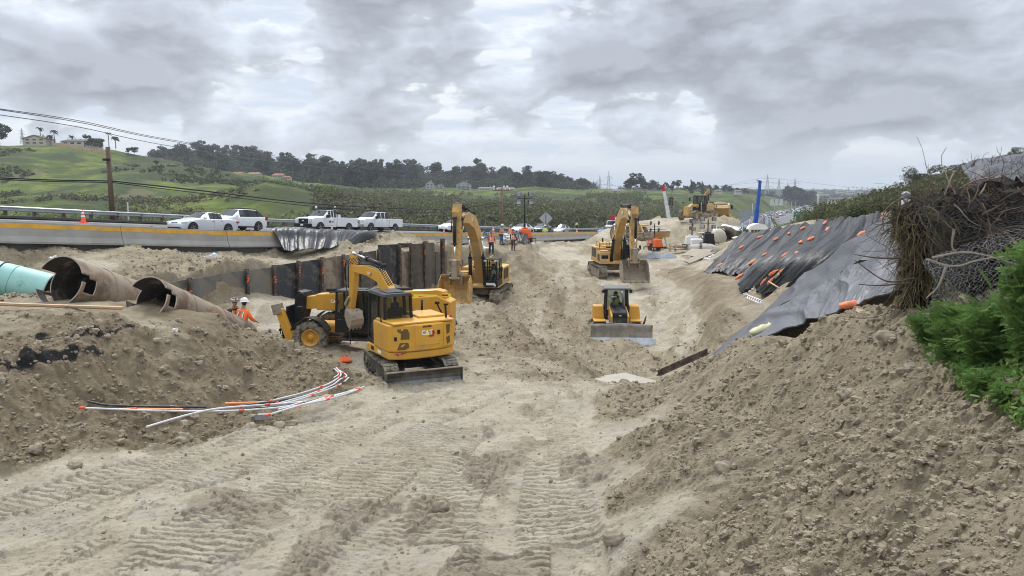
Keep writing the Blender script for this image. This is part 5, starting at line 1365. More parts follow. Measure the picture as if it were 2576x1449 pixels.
 mb=MB();mb.cyl((pv[0], -.34, pv[1]), (pv[0], .34, pv[1]), .11, seg=14);mb.cyl((st_[0], -.22, st_[1]), (st_[0], .22, st_[1]), .1, seg=14);mb.build('pins', DARK, S)
 bucket(t, (tip[0], 0, tip[1]), bw, bR, bang, bucket_m or CATYW, teeth=5)
 return t
def yaw_of(fx, fy):return math.atan2(fy, fx)
p1=P(1213, 757, 55.2)
ex1=big_excavator('large dusty yellow excavator at the shoring wall, its arm raised high', (p1[0], p1[1], -8.0), yaw_of(-.175, -.985), 1.06, [(.55, 2.05, .22), (.9, 3.1, .40), (1.9, 4.75, .50), (3.3, 5.75, .46), (5.0, 6.1, .36), (6.75, 6.05, .22)], (6.95, 7.0), (6.8, 6.1), (7.35, 2.65), R(25), bw=1.85, bR=1.35, group='large yellow excavators')
p2=P(1551, 700, 66.5)
ex2=big_excavator('large yellow excavator on the ramp, muddy bucket on the ground before its tracks', (9.25, 66.8, bz(9.25, 66.8)+.02), yaw_of(.07, -1), 1.08, [(.55, 2.05, .22), (.95, 3.0, .40), (2.1, 4.5, .50), (3.5, 5.35, .46), (5.0, 5.45, .36), (6.6, 5.1, .22)], (7.0, 5.95), (6.7, 5.15), (6.95, 1.95), R(18), bw=1.95, bR=1.28, roll=R(0), bucket_m=MUDDY, group='large yellow excavators')
# --- compact excavator with dozer blade
def mini_excavator():
 loc=P(1030, 950, 24.3);loc[2]=-5.98
 base_yaw=yaw_of(.40, -.92);up=yaw_of(-.50, .866)
 t=thing('mini_excavator', 'clean yellow compact excavator seen from behind, dozer blade towards the viewer', 'excavator', loc, base_yaw, None, 1.04)
 rel=up-base_yaw
 for y in(.94, -.94):track(t, -1.12, 1.18, y, .45, .33, 40, RUBBERM, .025, rub=True, rollers=5, fm=DARK)
 mb=MB();mb.box((0, 0, .5), (1.3, 1.5, .3), top=(.6, .7));mb.cyl((0, 0, .6), (0, 0, .8), .5, seg=24);mb.build('carbody', DARK, t, bevel=.03)
 mb=MB()
 pf=[(1.78, .0), (1.72, .1), (1.66, .22), (1.66, .34), (1.72, .46), (1.78, .52)]
 pf2=[(x+.035, z)for x, z in pf]
 mb.prism(pf+pf2[::-1], -1.18, 1.18);
 for s_ in(-1, 1):mb.prism([(1.6, .02), (1.8, .0), (1.82, .52), (1.64, .52)], s_*1.18-.015, s_*1.18+.015)
 bl=mb.build('dozer_blade', BLADE, t, bevel=.006)
 mb=MB();mb.box((1.82, 0, .045), (.03, 2.38, .11));mb.build('cutting_edge', BRIGHTS, bl)
 mb=MB();mb.box((1.77, 0, .53), (.1, 2.36, .025));mb.build('top_rim', MUDDY, bl)
 mb=MB()
 for s_ in(-1, 1):mb.add(np.array([(.5, s_*.35, .35), (.5, s_*.55, .35), (1.68, s_*.75, .3), (1.68, s_*.55, .3), (.5, s_*.35, .5), (.5, s_*.55, .5), (1.68, s_*.75, .42), (1.68, s_*.55, .42)]), [(0, 1, 2, 3), (7, 6, 5, 4), (0, 4, 5, 1), (1, 5, 6, 2), (2, 6, 7, 3), (3, 7, 4, 0)])
 mb.build('blade_arm', DARK, t, bevel=.01)
 hs=bpy.data.objects.new('upper_body', None);hs.rotation_euler=(0, 0, rel);link(hs, t)
 def rr(x0, x1, yw, rc, sq=1.0):
  """outline with a bowed rear"""
  o_=[(x0+.30*abs(q)**3.0, yw*q)for q in np.linspace(-1, 1, 15)]
  return o_+[(x1, yw), (x1, -yw)]
 mb=MB();mb.prism(rr(-1.32, .95, 1.10, .2), .78, 1.02, axis='z');mb.build('skirt', CATY, hs, bevel=.05, seg=3)
 mb=MB();mb.prism(rr(-1.36, .2, 1.12, .2), 1.02, 1.86, axis='z');mb.box((.45, -.72, 1.4), (.7, .78, .76));mb.build('counterweight', CATY, hs, bevel=.06, seg=3)
 mb=MB();mb.prism([(-1.30, -1.0), (-1.30, 1.0), (-.6, 1.06), (.1, 1.06), (.1, -1.06), (-.6, -1.06)], 1.86, 1.93, axis='z');mb.box((-.2, -.5, 1.95), (1.1, .9, .1));mb.build('engine_hood', CATY, hs, bevel=.04, seg=3)
 def rear(y):return-1.36+.30*abs(y/1.12)**3.0
 def panel(y0, y1, z0, z1, off, nm, m, chamf=0.0):
  n_=8;mb=MB();G=[]
  ys=np.linspace(y0, y1, n_)
  for zz in(z0, z1):G.append([(rear(y)-off, y, zz)for y in ys])
  G=np.array(G);mb.grid(G, smooth=False);Gb=G.copy();Gb[..., 0]+=off*.98+.004
  mb.grid(Gb, smooth=False)
  for a_, b_ in((G[0], Gb[0]), (G[1], Gb[1])):mb.grid(np.array([a_, b_]), smooth=False)
  for k in(0, -1):mb.add([G[0][k], G[1][k], Gb[1][k], Gb[0][k]], [(0, 1, 2, 3)])
  return mb.build(nm, m, hs, bevel=.008)
 dr=panel(-.50, .34, 1.20, 1.82, .022, 'engine_door', CATY)
 badge(dr, (rear(0)-.035, -.05, 1.58), (R(90), 0, R(-90)), .155)
 text(dr, '396-604', .085, (rear(0)-.03, -.05, 1.775), (R(90), 0, R(-90)), BTXT, bold=.003)
 lk=MB();lk.box((rear(.0)-.03, -.43, 1.57), (.03, .09, .13));lk.build('door_latch', BLACK, dr, bevel=.008)
 GR_=mat('vent_mesh', (.12, .075, .018), .7, var=.3, scale=90)
 pl=panel(.42, .98, 1.06, 1.82, .018, 'side_panel', CATY)
 def poly_rear(pts, off, nm, m, par):
  mb=MB();V=[(rear(y)-off, y, z)for y, z in pts];V2=[(rear(y)-off+.012, y, z)for y, z in pts];n_=len(pts)
  mb.add(V+V2, [tuple(range(n_)), tuple(range(n_, 2*n_))[::-1]]+[(i, (i+1)%n_, (i+1)%n_+n_, i+n_)for i in range(n_)])
  return mb.build(nm, m, par)
 poly_rear([(.86, 1.74), (.58, 1.74), (.52, 1.62), (.52, 1.42), (.78, 1.42), (.76, 1.60), (.86, 1.66)], .026, 'vent_grille', GR_, pl)
 poly_rear([(.80, 1.32), (.56, 1.32), (.52, 1.18), (.66, 1.10), (.88, 1.10), (.86, 1.16)], .026, 'vent_grille', GR_, pl)
 poly_rear([(.95, 1.5), (.88, 1.5), (.88, 1.38), (.95, 1.38)], .03, 'door_latch', BLACK, pl)
 pr=panel(-1.02, -.62, 1.10, 1.84, .016, 'side_panel', CATY)
 poly_rear([(-.72, 1.76), (-.88, 1.76), (-.86, 1.5), (-.74, 1.46)], .026, 'vent_grille', GR_, pr)
 poly_rear([(-.72, 1.36), (-.86, 1.4), (-.88, 1.2), (-.76, 1.15)], .026, 'vent_grille', GR_, pr)
 mb=MB()
 V=[(-1.325+.30*abs(y/1.1)**3-.004, y, z)for y, z in((.94, .975), (.58, 1.0), (.72, .945), (.80, .945), (.82, .90), (.90, .95))]
 mb.add(V, [tuple(range(6))]);mb.build('red_flash', RTXT, hs, fix=False)
 for y in(-.12, .14):
  mb=MB();mb.lathe([(0, .055), (-.012, .055), (-.012, .035), (.02, .03)], (rear(y)+.002, y, 1.0+.12), (1, 0, 0), 18);mb.build('bolt_cup', CATY, hs)
 mb=MB();mb.box((.1, 1.105, .92), (1.2, .012, .2));mb.build('side_skirt', CATY, hs, bevel=.004)
 mb=MB();mb.box((-.35, 1.118, .92), (.32, .008, .1));mb.build('warning_sticker', WTXT, hs)
 mb=MB();mb.box((.3, 1.118, .93), (.22, .01, .12));mb.build('step_plate', BLACK, hs)
 c=cab(hs, -.52, .98, .02, 1.02, 1.02, 2.62, zl=.12, pil=.085, gl=glass('cab_glass', (.02, .025, .025), .45), roofm=BLACK)
 mb=MB();mb.box((-.50, .52, 2.02-.62), (.05, .9, .75));mb.build('rear_lower_panel', BLACK, c, bevel=.01)
 mb=MB();mb.tube([(-.42, 1.06, 1.4), (-.44, 1.09, 2.3)], .02, 6);mb.tube([(.5, 1.05, 1.3), (.52, 1.1, 1.35), (.55, 1.1, 2.2), (.5, 1.05, 2.3)], .014, 6);mb.build('grab_bar', BLACK, c)
 mb=MB();mb.cyl((-.25, .9, 2.5), (-.25, .9, 2.62), .01, seg=6);mb.cyl((.6, -.72, 1.8), (.62, -.74, 2.3), .04, seg=10);mb.box((-1.0, -.85, 2.12), (.05, .05, .4), rot=(0, R(6), 0));mb.box((-1.02, -.85, 2.35), (.09, .12, .06));mb.build('exhaust', BLACK, hs)
 M_=Matrix.Rotation(rel, 4, 'Z')@Matrix.Translation((.95, -.12, 0))@Matrix.Rotation(R(11), 4, 'Z')
 def at_boom(o):o.matrix_local=M_;return o
 B=at_boom(limb('boom', [(.1, .95, .14), (.35, 1.7, .20), (.72, 2.5, .25), (1.2, 2.98, .22), (2.0, 3.12, .17), (3.05, 3.12, .11)], -.13, .13, CATY, t, bevel=.02))
 badge(B, (1.75, .136, 3.05), (R(90), 0, R(180)), .085);badge(B, (1.75, -.136, 3.05), (R(90), 0, 0), .085)
 st_, tp, pv=np.array((3.12, 3.62)), np.array((3.30, 1.42)), np.array((3.08, 3.12))
 S=at_boom(limb('stick', [(3.10, 3.66, .09), (3.08, 3.35, .15), (3.08, 3.05, .2), (3.14, 2.4, .16), (3.25, 1.9, .11), (3.32, 1.62, .09)], -.10, .10, CATY, t, bevel=.018))
 h=hyd(B, (1.05, 0, 3.36), (3.05, 0, 3.66), .075, .55, m=BLACK)
 h2=hyd(B, (.35, 0, .9), (.98, 0, 2.5), .085, .6, m=BLACK)
 h3=hyd(S, (3.28, 0, 3.1), (3.5, 0, 1.95), .06, .6, m=BLACK)
 mb=MB()
 for s_ in(-.07, -.02, .04, .09):
  mb.tube([(.6, s_, 2.72), (1.2, s_, 3.26), (1.9, s_, 3.36+.03*s_), (2.6, s_*1.6, 3.30), (2.95, s_*2.2, 3.5), (3.3, s_*2.4, 3.2), (3.35, s_*2, 2.6)], .016, 6)
 for s_ in(-.13, .13):mb.tube([(2.9, s_, 3.3), (3.25, s_*1.5, 3.42), (3.42, s_*1.5, 3.1), (3.36, s_*1.2, 2.3), (3.3, s_*1.1, 1.9)], .014, 6)
 mb.build('hoses', BLACK, B)
 mb=MB();mb.prism([(3.2, 2.05), (3.3, 2.1), (3.6, 1.8), (3.54, 1.7)], -.16, .16);mb.prism([(3.22, 1.68), (3.34, 1.72), (3.6, 1.8), (3.58, 1.45), (3.4, 1.35)], -.1, .1);mb.build('bucket_linkage', MUDDY, S, bevel=.01)
 at_boom(bucket(t, (3.34, 0, 1.60), .48, .5, R(75), MUDDY, teeth=4))
 mb=MB()
 for k in range(10):mb.lathe([(0, .02), (.01, .028), (.05, .028), (.06, .02)], (3.5, .0, 1.0-k*.075), (0, 0, -1), 6)
 mb.tube([(3.5, 0, 1.1), (3.5, .01, .3)], .014, 6)
 at_boom(mb.build('lifting_chain', DARK, t))
 t2=MB();t2.box((0, 0, .12), (.42, .3, .1), top=(.6, .6));t2.box((0, 0, .04), (.46, .34, .06));t2.tube([(-.1, 0, .15), (0, 0, .32), (.1, 0, .15)], .02, 6)
 q=P(868, 903, 26.9);q[2]=gz(q[0], q[1])+.02
 tag(t2.build('lifting_clamp', ORANGE, loc=q, bevel=.02, rz=.5), 'small orange clamp hanging on a chain below the compact excavator bucket', 'clamp')
 return t
MINI=mini_excavator()
# --- telehandler
def telehandler():
 A=P(797, 906, 28.6);
 fx, fy=-.985, .17
 loc=np.array((A[0]-fx*2.25+fy*1.05*0, A[1]-fy*2.25+1.0, -6.22))
 t=thing('telehandler', 'yellow telehandler facing left behind the compact excavator, forks lowered', 'telehandler', loc, yaw_of(fx, fy))
 for x, yw in((2.25, R(10)), (-2.35, 0)):
  for y, s_ in((1.05, 1), (-1.05, -1)):wheel(t, (x, y, .67), .67, .46, s_, RUBBERM, CATY, lugs=18, yaw=yw, rimf=.52)
 mb=MB();mb.box((0, 0, .85), (5.3, 1.0, .5));mb.box((-2.3, 0, 1.25), (1.7, 1.3, .6), top=(.9, .9));mb.prism([(-3.2, .75), (-3.25, 2.1), (-2.7, 2.35), (-1.2, 2.2), (-.8, 1.1), (-.8, .75)], -.45, .45)
 mb.build('chassis', CATY, t, bevel=.04)
 mb=MB();mb.box((0, 0, .72), (5.6, 1.2, .12));mb.box((.2, 1.0, .66), (1.7, .5, .1));mb.box((2.25, 0, .67), (.3, 1.7, .3));mb.box((-2.35, 0, .67), (.3, 1.7, .3));mb.build('axles', DARK, t, bevel=.02)
 mb=MB();mb.box((-.6, -.98, 1.15), (2.6, .75, .8), top=(1, .85));mb.build('engine_housing', CATY, t, bevel=.05)
 for x in(2.25, -2.35):
  for y in(1.05, -1.05):
   mb=MB();th=np.linspace(R(20), R(160), 12);G=[[(x+.78*math.cos(q), y+dy, .67+.78*math.sin(q))for q in th]for dy in(-.26, .26)]
   mb.grid(np.array(G));G2=np.array(G)*1.0;G2[..., 2]+=.03;mb.grid(G2, flip=True);mb.build('fender', BLACK, t)
 cab(t, -.35, 1.15, .38, 1.28, .95, 2.5, zl=.5, gl=GLASSC)
 bt=limb('boom', [(-3.0, 2.28, .22), (-2.7, 2.2, .36), (-1.4, 2.08, .40), (1.2, 2.0, .34), (2.35, 1.95, .32)], -.24, .30, CATY, t, bevel=.03)
 limb('boom_extension', [(2.3, 1.95, .26), (2.85, 1.9, .26)], -.18, .24, CATY, t, bevel=.03)
 mb=MB();mb.cyl((-1.6, .05, 2.52), (2.0, .05, 2.42), .075, seg=14);mb.cyl((-1.2, .22, 2.48), (1.8, .22, 2.36), .03, seg=8);mb.build('boom_hoses', BLACK, bt)
 mb=MB();mb.box((-2.2, .315, 2.22), (.95, .012, .30));mb.build('yellow_sticker', YEL, bt)
 mb=MB();mb.prism([(-2.65, 2.14), (-1.95, 2.14), (-1.86, 2.22), (-1.95, 2.30), (-2.65, 2.30)], .322, .33);mb.build('red_arrow_sticker', RTXT, bt)
 text(bt, 'HAWTHORNE', .10, (-2.27, .335, 2.22), (R(90), 0, R(180)), WTXT, bold=.002, sx=.9)
 text(bt, 'Rental', .085, (-1.83, .335, 2.2), (R(90), 0, R(180)), BTXT, bold=.002, sx=.8)
 mb=MB();mb.box((-3.02, .31, 2.36), (.4, .012, .13));mb.build('yellow_sticker', YEL, bt)
 mb=MB();mb.box((-2.98, .32, 2.36), (.26, .012, .06));mb.build('red_arrow_sticker', RTXT, bt)
 text(t, 'THDP47', .14, (-2.1, .47, 1.72), (R(90), 0, R(180)), WTXT, bold=.004);text(t, '135228', .12, (-2.1, .47, 1.56), (R(90), 0, R(180)), BTXT, bold=.004)
 badge(bt, (1.55, .305, 2.0), (R(90), 0, R(180)), .13)
 for x, z in((-1.55, 1.9), (-1.95, 1.88)):
  mb=MB();mb.lathe([(0, .13), (.02, .13), (.02, .08), (.0, .07)], (x, .30, z), (0, 1, 0), 18);mb.build('bolt_ring', CATY, bt)
 for s_ in(1, ):mb=MB();mb.lathe([(0, .10), (.1, .10), (.12, .0)], (-2.2, .45, 1.2), (0, 1, 0), 18);mb.build('pivot_cap', CATY, t)
 mb=MB();mb.prism([(2.75, 2.35), (3.1, 2.4), (3.25, 2.0), (3.35, 1.1), (3.0, .95), (2.8, 1.6)], -.28, .34);mb.box((3.38, 0, 1.35), (.1, 1.5, .95));mb.cyl((2.9, -.4, 2.2), (2.9, .45, 2.2), .14, seg=16);mb.build('boom_head', BLACK, t, bevel=.03)
 mb=MB()
 for z in(.62, .9, 1.55):mb.box((3.62, 0, z), (.08, 1.9, .09))
 for y in np.linspace(-.9, .9, 9):mb.box((3.62, y, 1.15), (.03, .03, .85))
 mb.build('fork_carriage', BLACK, t, bevel=.006)
 for y in(-.45, .5):
  mb=MB();mb.box((3.7, y, .62), (.07, .13, .75));mb.box((4.15, y, .28), (.9, .13, .06));mb.build('fork', DARK, t, bevel=.01)
 mb=MB();mb.prism([(3.05, .55), (3.5, 1.75), (3.75, 1.75), (3.75, 1.5), (3.35, .4)], .72, .95);mb.build('stabiliser_leg', CATY, t, bevel=.03)
 mb=MB();mb.box((3.72, .83, 1.72), (.36, .34, .42), rot=(0, R(14), 0));mb.build('stabiliser_foot', MUDDY, t, bevel=.02)
 mb=MB();mb.box((-3.3, .9, 1.62), (.12, .34, .14));mb.build('tail_light', RTXT, t, bevel=.02)
 mb=MB();mb.tube([(-3.1, .8, 1.5), (-2.9, .95, 2.0), (-2.85, .95, 2.1)], .03, 6);mb.box((-2.85, .95, 2.15), (.16, .1, .1));mb.box((2.75, .9, 1.75), (.2, .14, .2));mb.tube([(2.6, .5, 1.5), (2.75, .9, 1.65)], .025, 6);mb.build('lamp_bracket', BLACK, t)
 return t
TELE=telehandler()
# --- bulldozer
def dozer():
 loc=P(1556, 840, 45.5);loc[2]=bz(loc[0], loc[1])+.0
 t=thing('bulldozer', 'yellow bulldozer facing the viewer, pushing a heap of dirt with its wide blade', 'bulldozer', (loc[0]-.12, loc[1], -8.80), yaw_of(-.03, -1), None, 1.0)
 for y in(1.12, -1.12):track(t, -1.45, 1.45, y, .62, .47, 38, TRACK, .05, rollers=6, fm=MUDDY)
 mb=MB();mb.box((0, 0, .85), (2.6, 1.5, .5));mb.build('chassis', MUDDY, t, bevel=.03)
 mb=MB();mb.prism([(.1, 1.0), (.1, 2.05), (1.35, 1.9), (1.62, 1.75), (1.62, .75), (.6, .75)], -.44, .44);mb.build('engine_hood', BLACK, t, bevel=.04)
 for s_ in(-1, 1):
  mb=MB();mb.prism([(.1, .95), (.1, 1.95), (1.4, 1.72), (1.68, 1.55), (1.68, .6), (.7, .7)], s_*.49-.055, s_*.49+.055);mb.build('side_panel', CATY, t, bevel=.02)
  mb=MB();mb.box((-.8, s_*1.12, 1.5), (1.15, .72, .75), top=(.8, .85));mb.build('fender_tank', CATY, t, bevel=.04)
  mb=MB();mb.box((-.15, s_*1.1, 1.08), (1.7, .75, .1));mb.build('step_deck', CATY, t, bevel=.02)
 mb=MB();mb.box((1.66, 0, 1.2), (.05, .8, .75));gl_=mb.build('radiator_grille', DARK, t, bevel=.02)
 mb=MB();mb.box((1.70, 0, 1.60), (.06, .84, .22));mb.box((1.74, -.33, 1.6), (.03, .12, .12));mb.box((1.74, .33, 1.6), (.03, .12, .12));gb=mb.build('lamp_bar', BLACK, t, bevel=.01)
 badge(gb, (1.745, 0, 1.61), (R(90), 0, R(90)), .065)
 mb=MB();mb.cyl((.85, -.3, 1.9), (.85, -.3, 2.5), .075, seg=14);mb.cyl((.85, -.3, 2.5), (.85, -.3, 2.66), .2, .17, seg=18);mb.build('air_intake', DARK, t)
 mb=MB();mb.tube([(.75, .28, 1.9), (.75, .28, 2.5), (.68, .26, 2.78), (.55, .22, 2.9)], .085, 12);mb.build('exhaust', mat('grey_exhaust', (.16, .16, .165), .5, .5), t)
 cab(t, -1.25, .05, -.74, .74, 1.25, 2.95, zl=.25, pil=.09, gl=GLASSC, top_in=.06)
 for s_ in(-1, 1):
  mb=MB();mb.box((-.05, s_*.84, 2.86), (.2, .18, .2));mb.build('work_light', BLACK, t, bevel=.02)
 mb=MB();mb.box((-.6, 0, 3.03), (1.5, 1.72, .1), top=(.92, .92));mb.build('canopy', mat('canopy_grey', (.12, .125, .13), .5, var=.1, dirt=.25), t, bevel=.04)
 W_=1.82
 nz=9
 G=[]
 for k in range(nz):
  q=k/(nz-1);z=.02+1.18*q;x=2.55+.30*(q-.45)**2*1.6-.05
  G.append([(x+.0+.05*(1-q)**2, y, z+(.10*(1-abs(y)/W_)if k==nz-1 else 0))for y in np.linspace(-W_, W_, 9)])
 G=np.array(G);mb=MB();mb.grid(G, smooth=True);Gb=G-np.array((.07, 0, 0));mb.grid(Gb, flip=True)
 for a_, b_ in((G[0], Gb[0]), (G[-1], Gb[-1]), (G[:, 0], Gb[:, 0]), (G[:, -1], Gb[:, -1])):mb.grid(np.array([a_, b_]), smooth=False)
 bl=mb.build('blade', mat('dozer_blade_steel', (.30, .285, .26), .5, .3, var=.25, scale=2, dirt=.3, dscale=2), t)
 mb=MB();mb.prism([(2.68, -.02), (2.72, -.02), (2.60, .44), (2.565, .44)], -W_-.03, W_+.03);mb.build('cutting_edge', BRIGHTS, bl)
 for s_ in(-1, 1):
  mb=MB();mb.prism([(2.62, -.06), (2.75, -.04), (2.66, .42), (2.54, .42)], s_*(W_+.08)-.12, s_*(W_+.08)+.12);mb.build('end_bit', BRIGHTS, bl)
 mb=MB()
 for s_ in(-1, 1):mb.box((1.6, s_*.55, .65), (1.9, .16, .24), rot=(0, R(6), 0))
 mb.build('push_arm', MUDDY, t, bevel=.02)
 for s_ in(-1, 1):hyd(t, (1.2, s_*.62, 1.4), (2.4, s_*.5, .95), .06, .6, m=DARK)
 mb=MB();mb.box((-1.75, 0, .9), (.4, 1.6, .3));mb.build('ripper_bar', DARK, t, bevel=.02)
 return t
DOZ=dozer()
mb=MB();G=[]
for k in range(9):
 q=k/8;G.append([(.55-.75*(1-q)**1.6*0+.42*math.sin(q*1.5), dy, 1.35*q**.9)for dy in(0, .55*(1-q)**.5+.02)])
mb.grid(np.array(G));mb.grid(np.array(G)+np.array((.05, 0.02, 0)), flip=True)
q=P(1621, 832, 45.0);q[2]=gz(q[0], q[1])-.1
tag(mb.build('steel_wing', mat('wing_steel', (.12, .12, .13), .5, .5), loc=(q[0]-.9, q[1], q[2]+.05), rz=0), 'curved dark steel wing standing behind the right end of the bulldozer blade', 'steel wing')
# --- motor grader on the mound
def grader():
 f=yaw_of(-.62, -.785)
 A=P(1733, 556, 106.5)
 t=thing('motor_grader', 'yellow motor grader with a black cab on top of the far mound', 'motor grader', (A[0]+.62*1.0+.8, A[1]+.785*1.0, A[2]+.12), f, None, 1.0)
 fx=3.0
 for y, s_ in((1.08, 1), (-1.08, -1)):
  wheel(t, (fx, y, .72), .72, .42, s_, RUBBERM, CATYD, lugs=18)
  wheel(t, (-2.3, y, .70), .72, .42, s_, RUBBERM, CATYD, lugs=18);wheel(t, (-3.8, y, .70), .72, .42, s_, RUBBERM, CATYD, lugs=18)
 mb=MB();mb.box((fx, 0, .8), (.25, 1.9, .22));mb.box((fx, 0, 1.05), (.5, .6, .3));mb.build('front_axle', CATYD, t, bevel=.02)
 limb('front_frame', [(3.5, 1.3, .32), (2.9, 1.75, .28), (2.0, 2.15, .2), (.4, 2.1, .2), (-.6, 1.7, .22)], -.2, .2, CATYD, t, bevel=.03)
 mb=MB();mb.box((3.75, 0, 1.35), (.5, .75, 1.3), top=(.85, .9));mb.build('front_block', CATYD, t, bevel=.04)
 mb=MB();mb.box((-3.0, 0, 1.75), (3.0, 1.2, 1.1), top=(.95, .85));mb.box((-3.0, 0, .9), (3.4, 1.0, .5));mb.build('engine_hood', CATYD, t, bevel=.05)
 cab(t, -1.45, .15, -.72, .72, 1.35, 3.35, zl=.6, gl=GLASSC, pil=.09)
 mb=MB();mb.box((-.7, 0, 3.5), (2.0, 1.7, .16), top=(.9, .9));mb.build('cab_canopy', DARK, t, bevel=.04)
 mb=MB();mb.prism([(-.1, .28), (.0, .32), (.05, .75), (-.02, .95), (-.1, .95), (-.05, .6)], -1.9, 1.9);o=mb.build('blade', MUDDY, t, bevel=.01, rz=R(22));o.location=(.3, 0, 0)
 mb=MB();mb.cyl((.35, 0, .95), (.35, 0, 1.1), .8, seg=26);mb.box((1.4, 0, 1.1), (2.4, .2, .2), rot=(0, R(-6), 0));mb.build('turntable', CATYD, t, bevel=.02)
 for s_ in(-1, 1):hyd(t, (.5, s_*.75, 2.5), (.5, s_*.75, 1.15), .07, .6, m=CATYD)
 mb=MB();mb.cyl((-2.6, .35, 2.2), (-2.6, .35, 3.3), .06, seg=10);mb.build('exhaust', BLACK, t)
 for s_ in(-1, 1):
  mb=MB();mb.tube([(.3, s_*.75, 2.6), (.9, s_*1.5, 2.6), (1.0, s_*1.75, 2.5)], .03, 6);mb.box((1.0, s_*1.82, 2.45), (.1, .22, .2));mb.build('side_light', BLACK, t)
  mb=MB();mb.tube([(.1, s_*.7, 3.2), (.3, s_*1.1, 3.2)], .02, 6);mb.box((.32, s_*1.15, 2.95), (.08, .2, .45));mb.build('mirror', BLACK, t)
 return t
grader()
FARY=mat('machine_orange_yellow', (.72, .33, .035), .5, dirt=.3, dscale=2)
pe=P(1786, 560, 112)
ex3=big_excavator('orange-yellow excavator half hidden behind the motor grader, arm folded up', (pe[0], pe[1]+4, bz(pe[0], 114)-.3), yaw_of(-.12, -.99), .95, [(.55, 2.05, .22), (.9, 2.7, .36), (1.8, 3.6, .42), (2.8, 4.2, .40), (3.8, 4.6, .30), (4.6, 4.7, .20)], (4.9, 5.4), (4.65, 4.65), (4.4, 2.2), R(60), group='large yellow excavators')
# --- haul truck seen from the tail
def hauler():
 A=P(1818, 560, 117)
 t=thing('haul_truck', 'dusty yellow haul truck seen from the tail behind the motor grader', 'haul truck', (A[0], A[1]+2, bz(A[0], 117)-.1), yaw_of(.28, .96), None, .98)
 for x in(-2.6, -.6, 3.2):
  for y, s_ in((1.15, 1), (-1.15, -1)):wheel(t, (x, y, .85), .85, .6, s_, RUBBERM, CATYD, lugs=16)
 mb=MB();mb.box((.6, 0, 1.1), (8.2, .9, .4));mb.build('chassis', RUST, t)
 q=[(-4.4, 2.75), (-3.3, 1.55), (1.6, 1.35), (2.0, 3.3), (1.5, 3.45), (-3.9, 3.1)]
 mb=MB();mb.prism(q, -1.55, 1.55);b_=mb.build('dump_body', CATYD, t, bevel=.05)
 mb=MB();mb.add([(-4.5, -1.25, 2.7), (-4.5, 1.25, 2.7), (-4.0, 1.6, 3.2), (-4.0, -1.6, 3.2), (-3.4, -1.2, 1.5), (-3.4, 1.2, 1.5)], [(0, 1, 2, 3), (4, 5, 1, 0)]);mb.build('tail_plate', CATYD, b_, fix=False)
 mb=MB();mb.ell((-1.2, 0, 3.25), (2.6, 1.35, .45));mb.build('earth_load', EARTH, b_)
 mb=MB();mb.box((4.2, 0, 2.0), (1.6, 2.5, 1.3));mb.build('bonnet', CATYD, t, bevel=.06)
 cab(t, 2.6, 4.0, -.7, .7, 1.9, 3.45, zl=.5, gl=GLASSC)
 for s_ in(-1, 1):
  mb=MB();mb.tube([(3.9, s_*.8, 3.1), (3.9, s_*1.85, 3.0)], .03, 6);mb.box((3.9, s_*1.9, 2.7), (.1, .3, .7));mb.build('mirror', BLACK, t)
  mb=MB();mb.box((-3.9, s_*1.75, 1.3), (.08, .5, 1.4));mb.build('mud_flap', CATYD, t)
 return t
hauler()
# --- telehandler wheel end behind excavator two
def rear_loader():
 A=P(1597, 602, 80.0)
 t=thing('wheel_loader', 'yellow wheel loader almost hidden behind the excavator on the ramp, one big tyre showing', 'wheel loader', (A[0]-.5, A[1]+1, A[2]-.2-.0), yaw_of(.25, -.97), None, 1.0)
 for x in(1.5, -1.6):
  for y, s_ in((1.0, 1), (-1.0, -1)):wheel(t, (x, y, .78), .78, .55, s_, RUBBERM, CATYD, lugs=16)
 mb=MB();mb.box((-.2, 0, 1.5), (4.2, 1.3, .9), top=(.9, .85));mb.box((0, 0, .9), (3.6, .9, .5));mb.build('body', CATYD, t, bevel=.06)
 mb=MB()
 for y in(1.0, -1.0):mb.box((1.5, y, 1.75), (1.5, .6, .12))
 mb.build('fender', CATYD, t, bevel=.03)
 cab(t, -1.3, .2, -.6, .6, 1.9, 3.0, zl=.3, gl=GLASSC)
 for s_ in(-1, 1):limb('lift_arm', [(.8, 1.8, .15), (1.8, 1.7, .18), (2.8, .8, .13)], s_*.5-.07, s_*.5+.07, CATYD, t)
 bucket(t, (2.8, 0, .95), 2.2, .9, R(-20), MUDDY)
 return t
rear_loader()
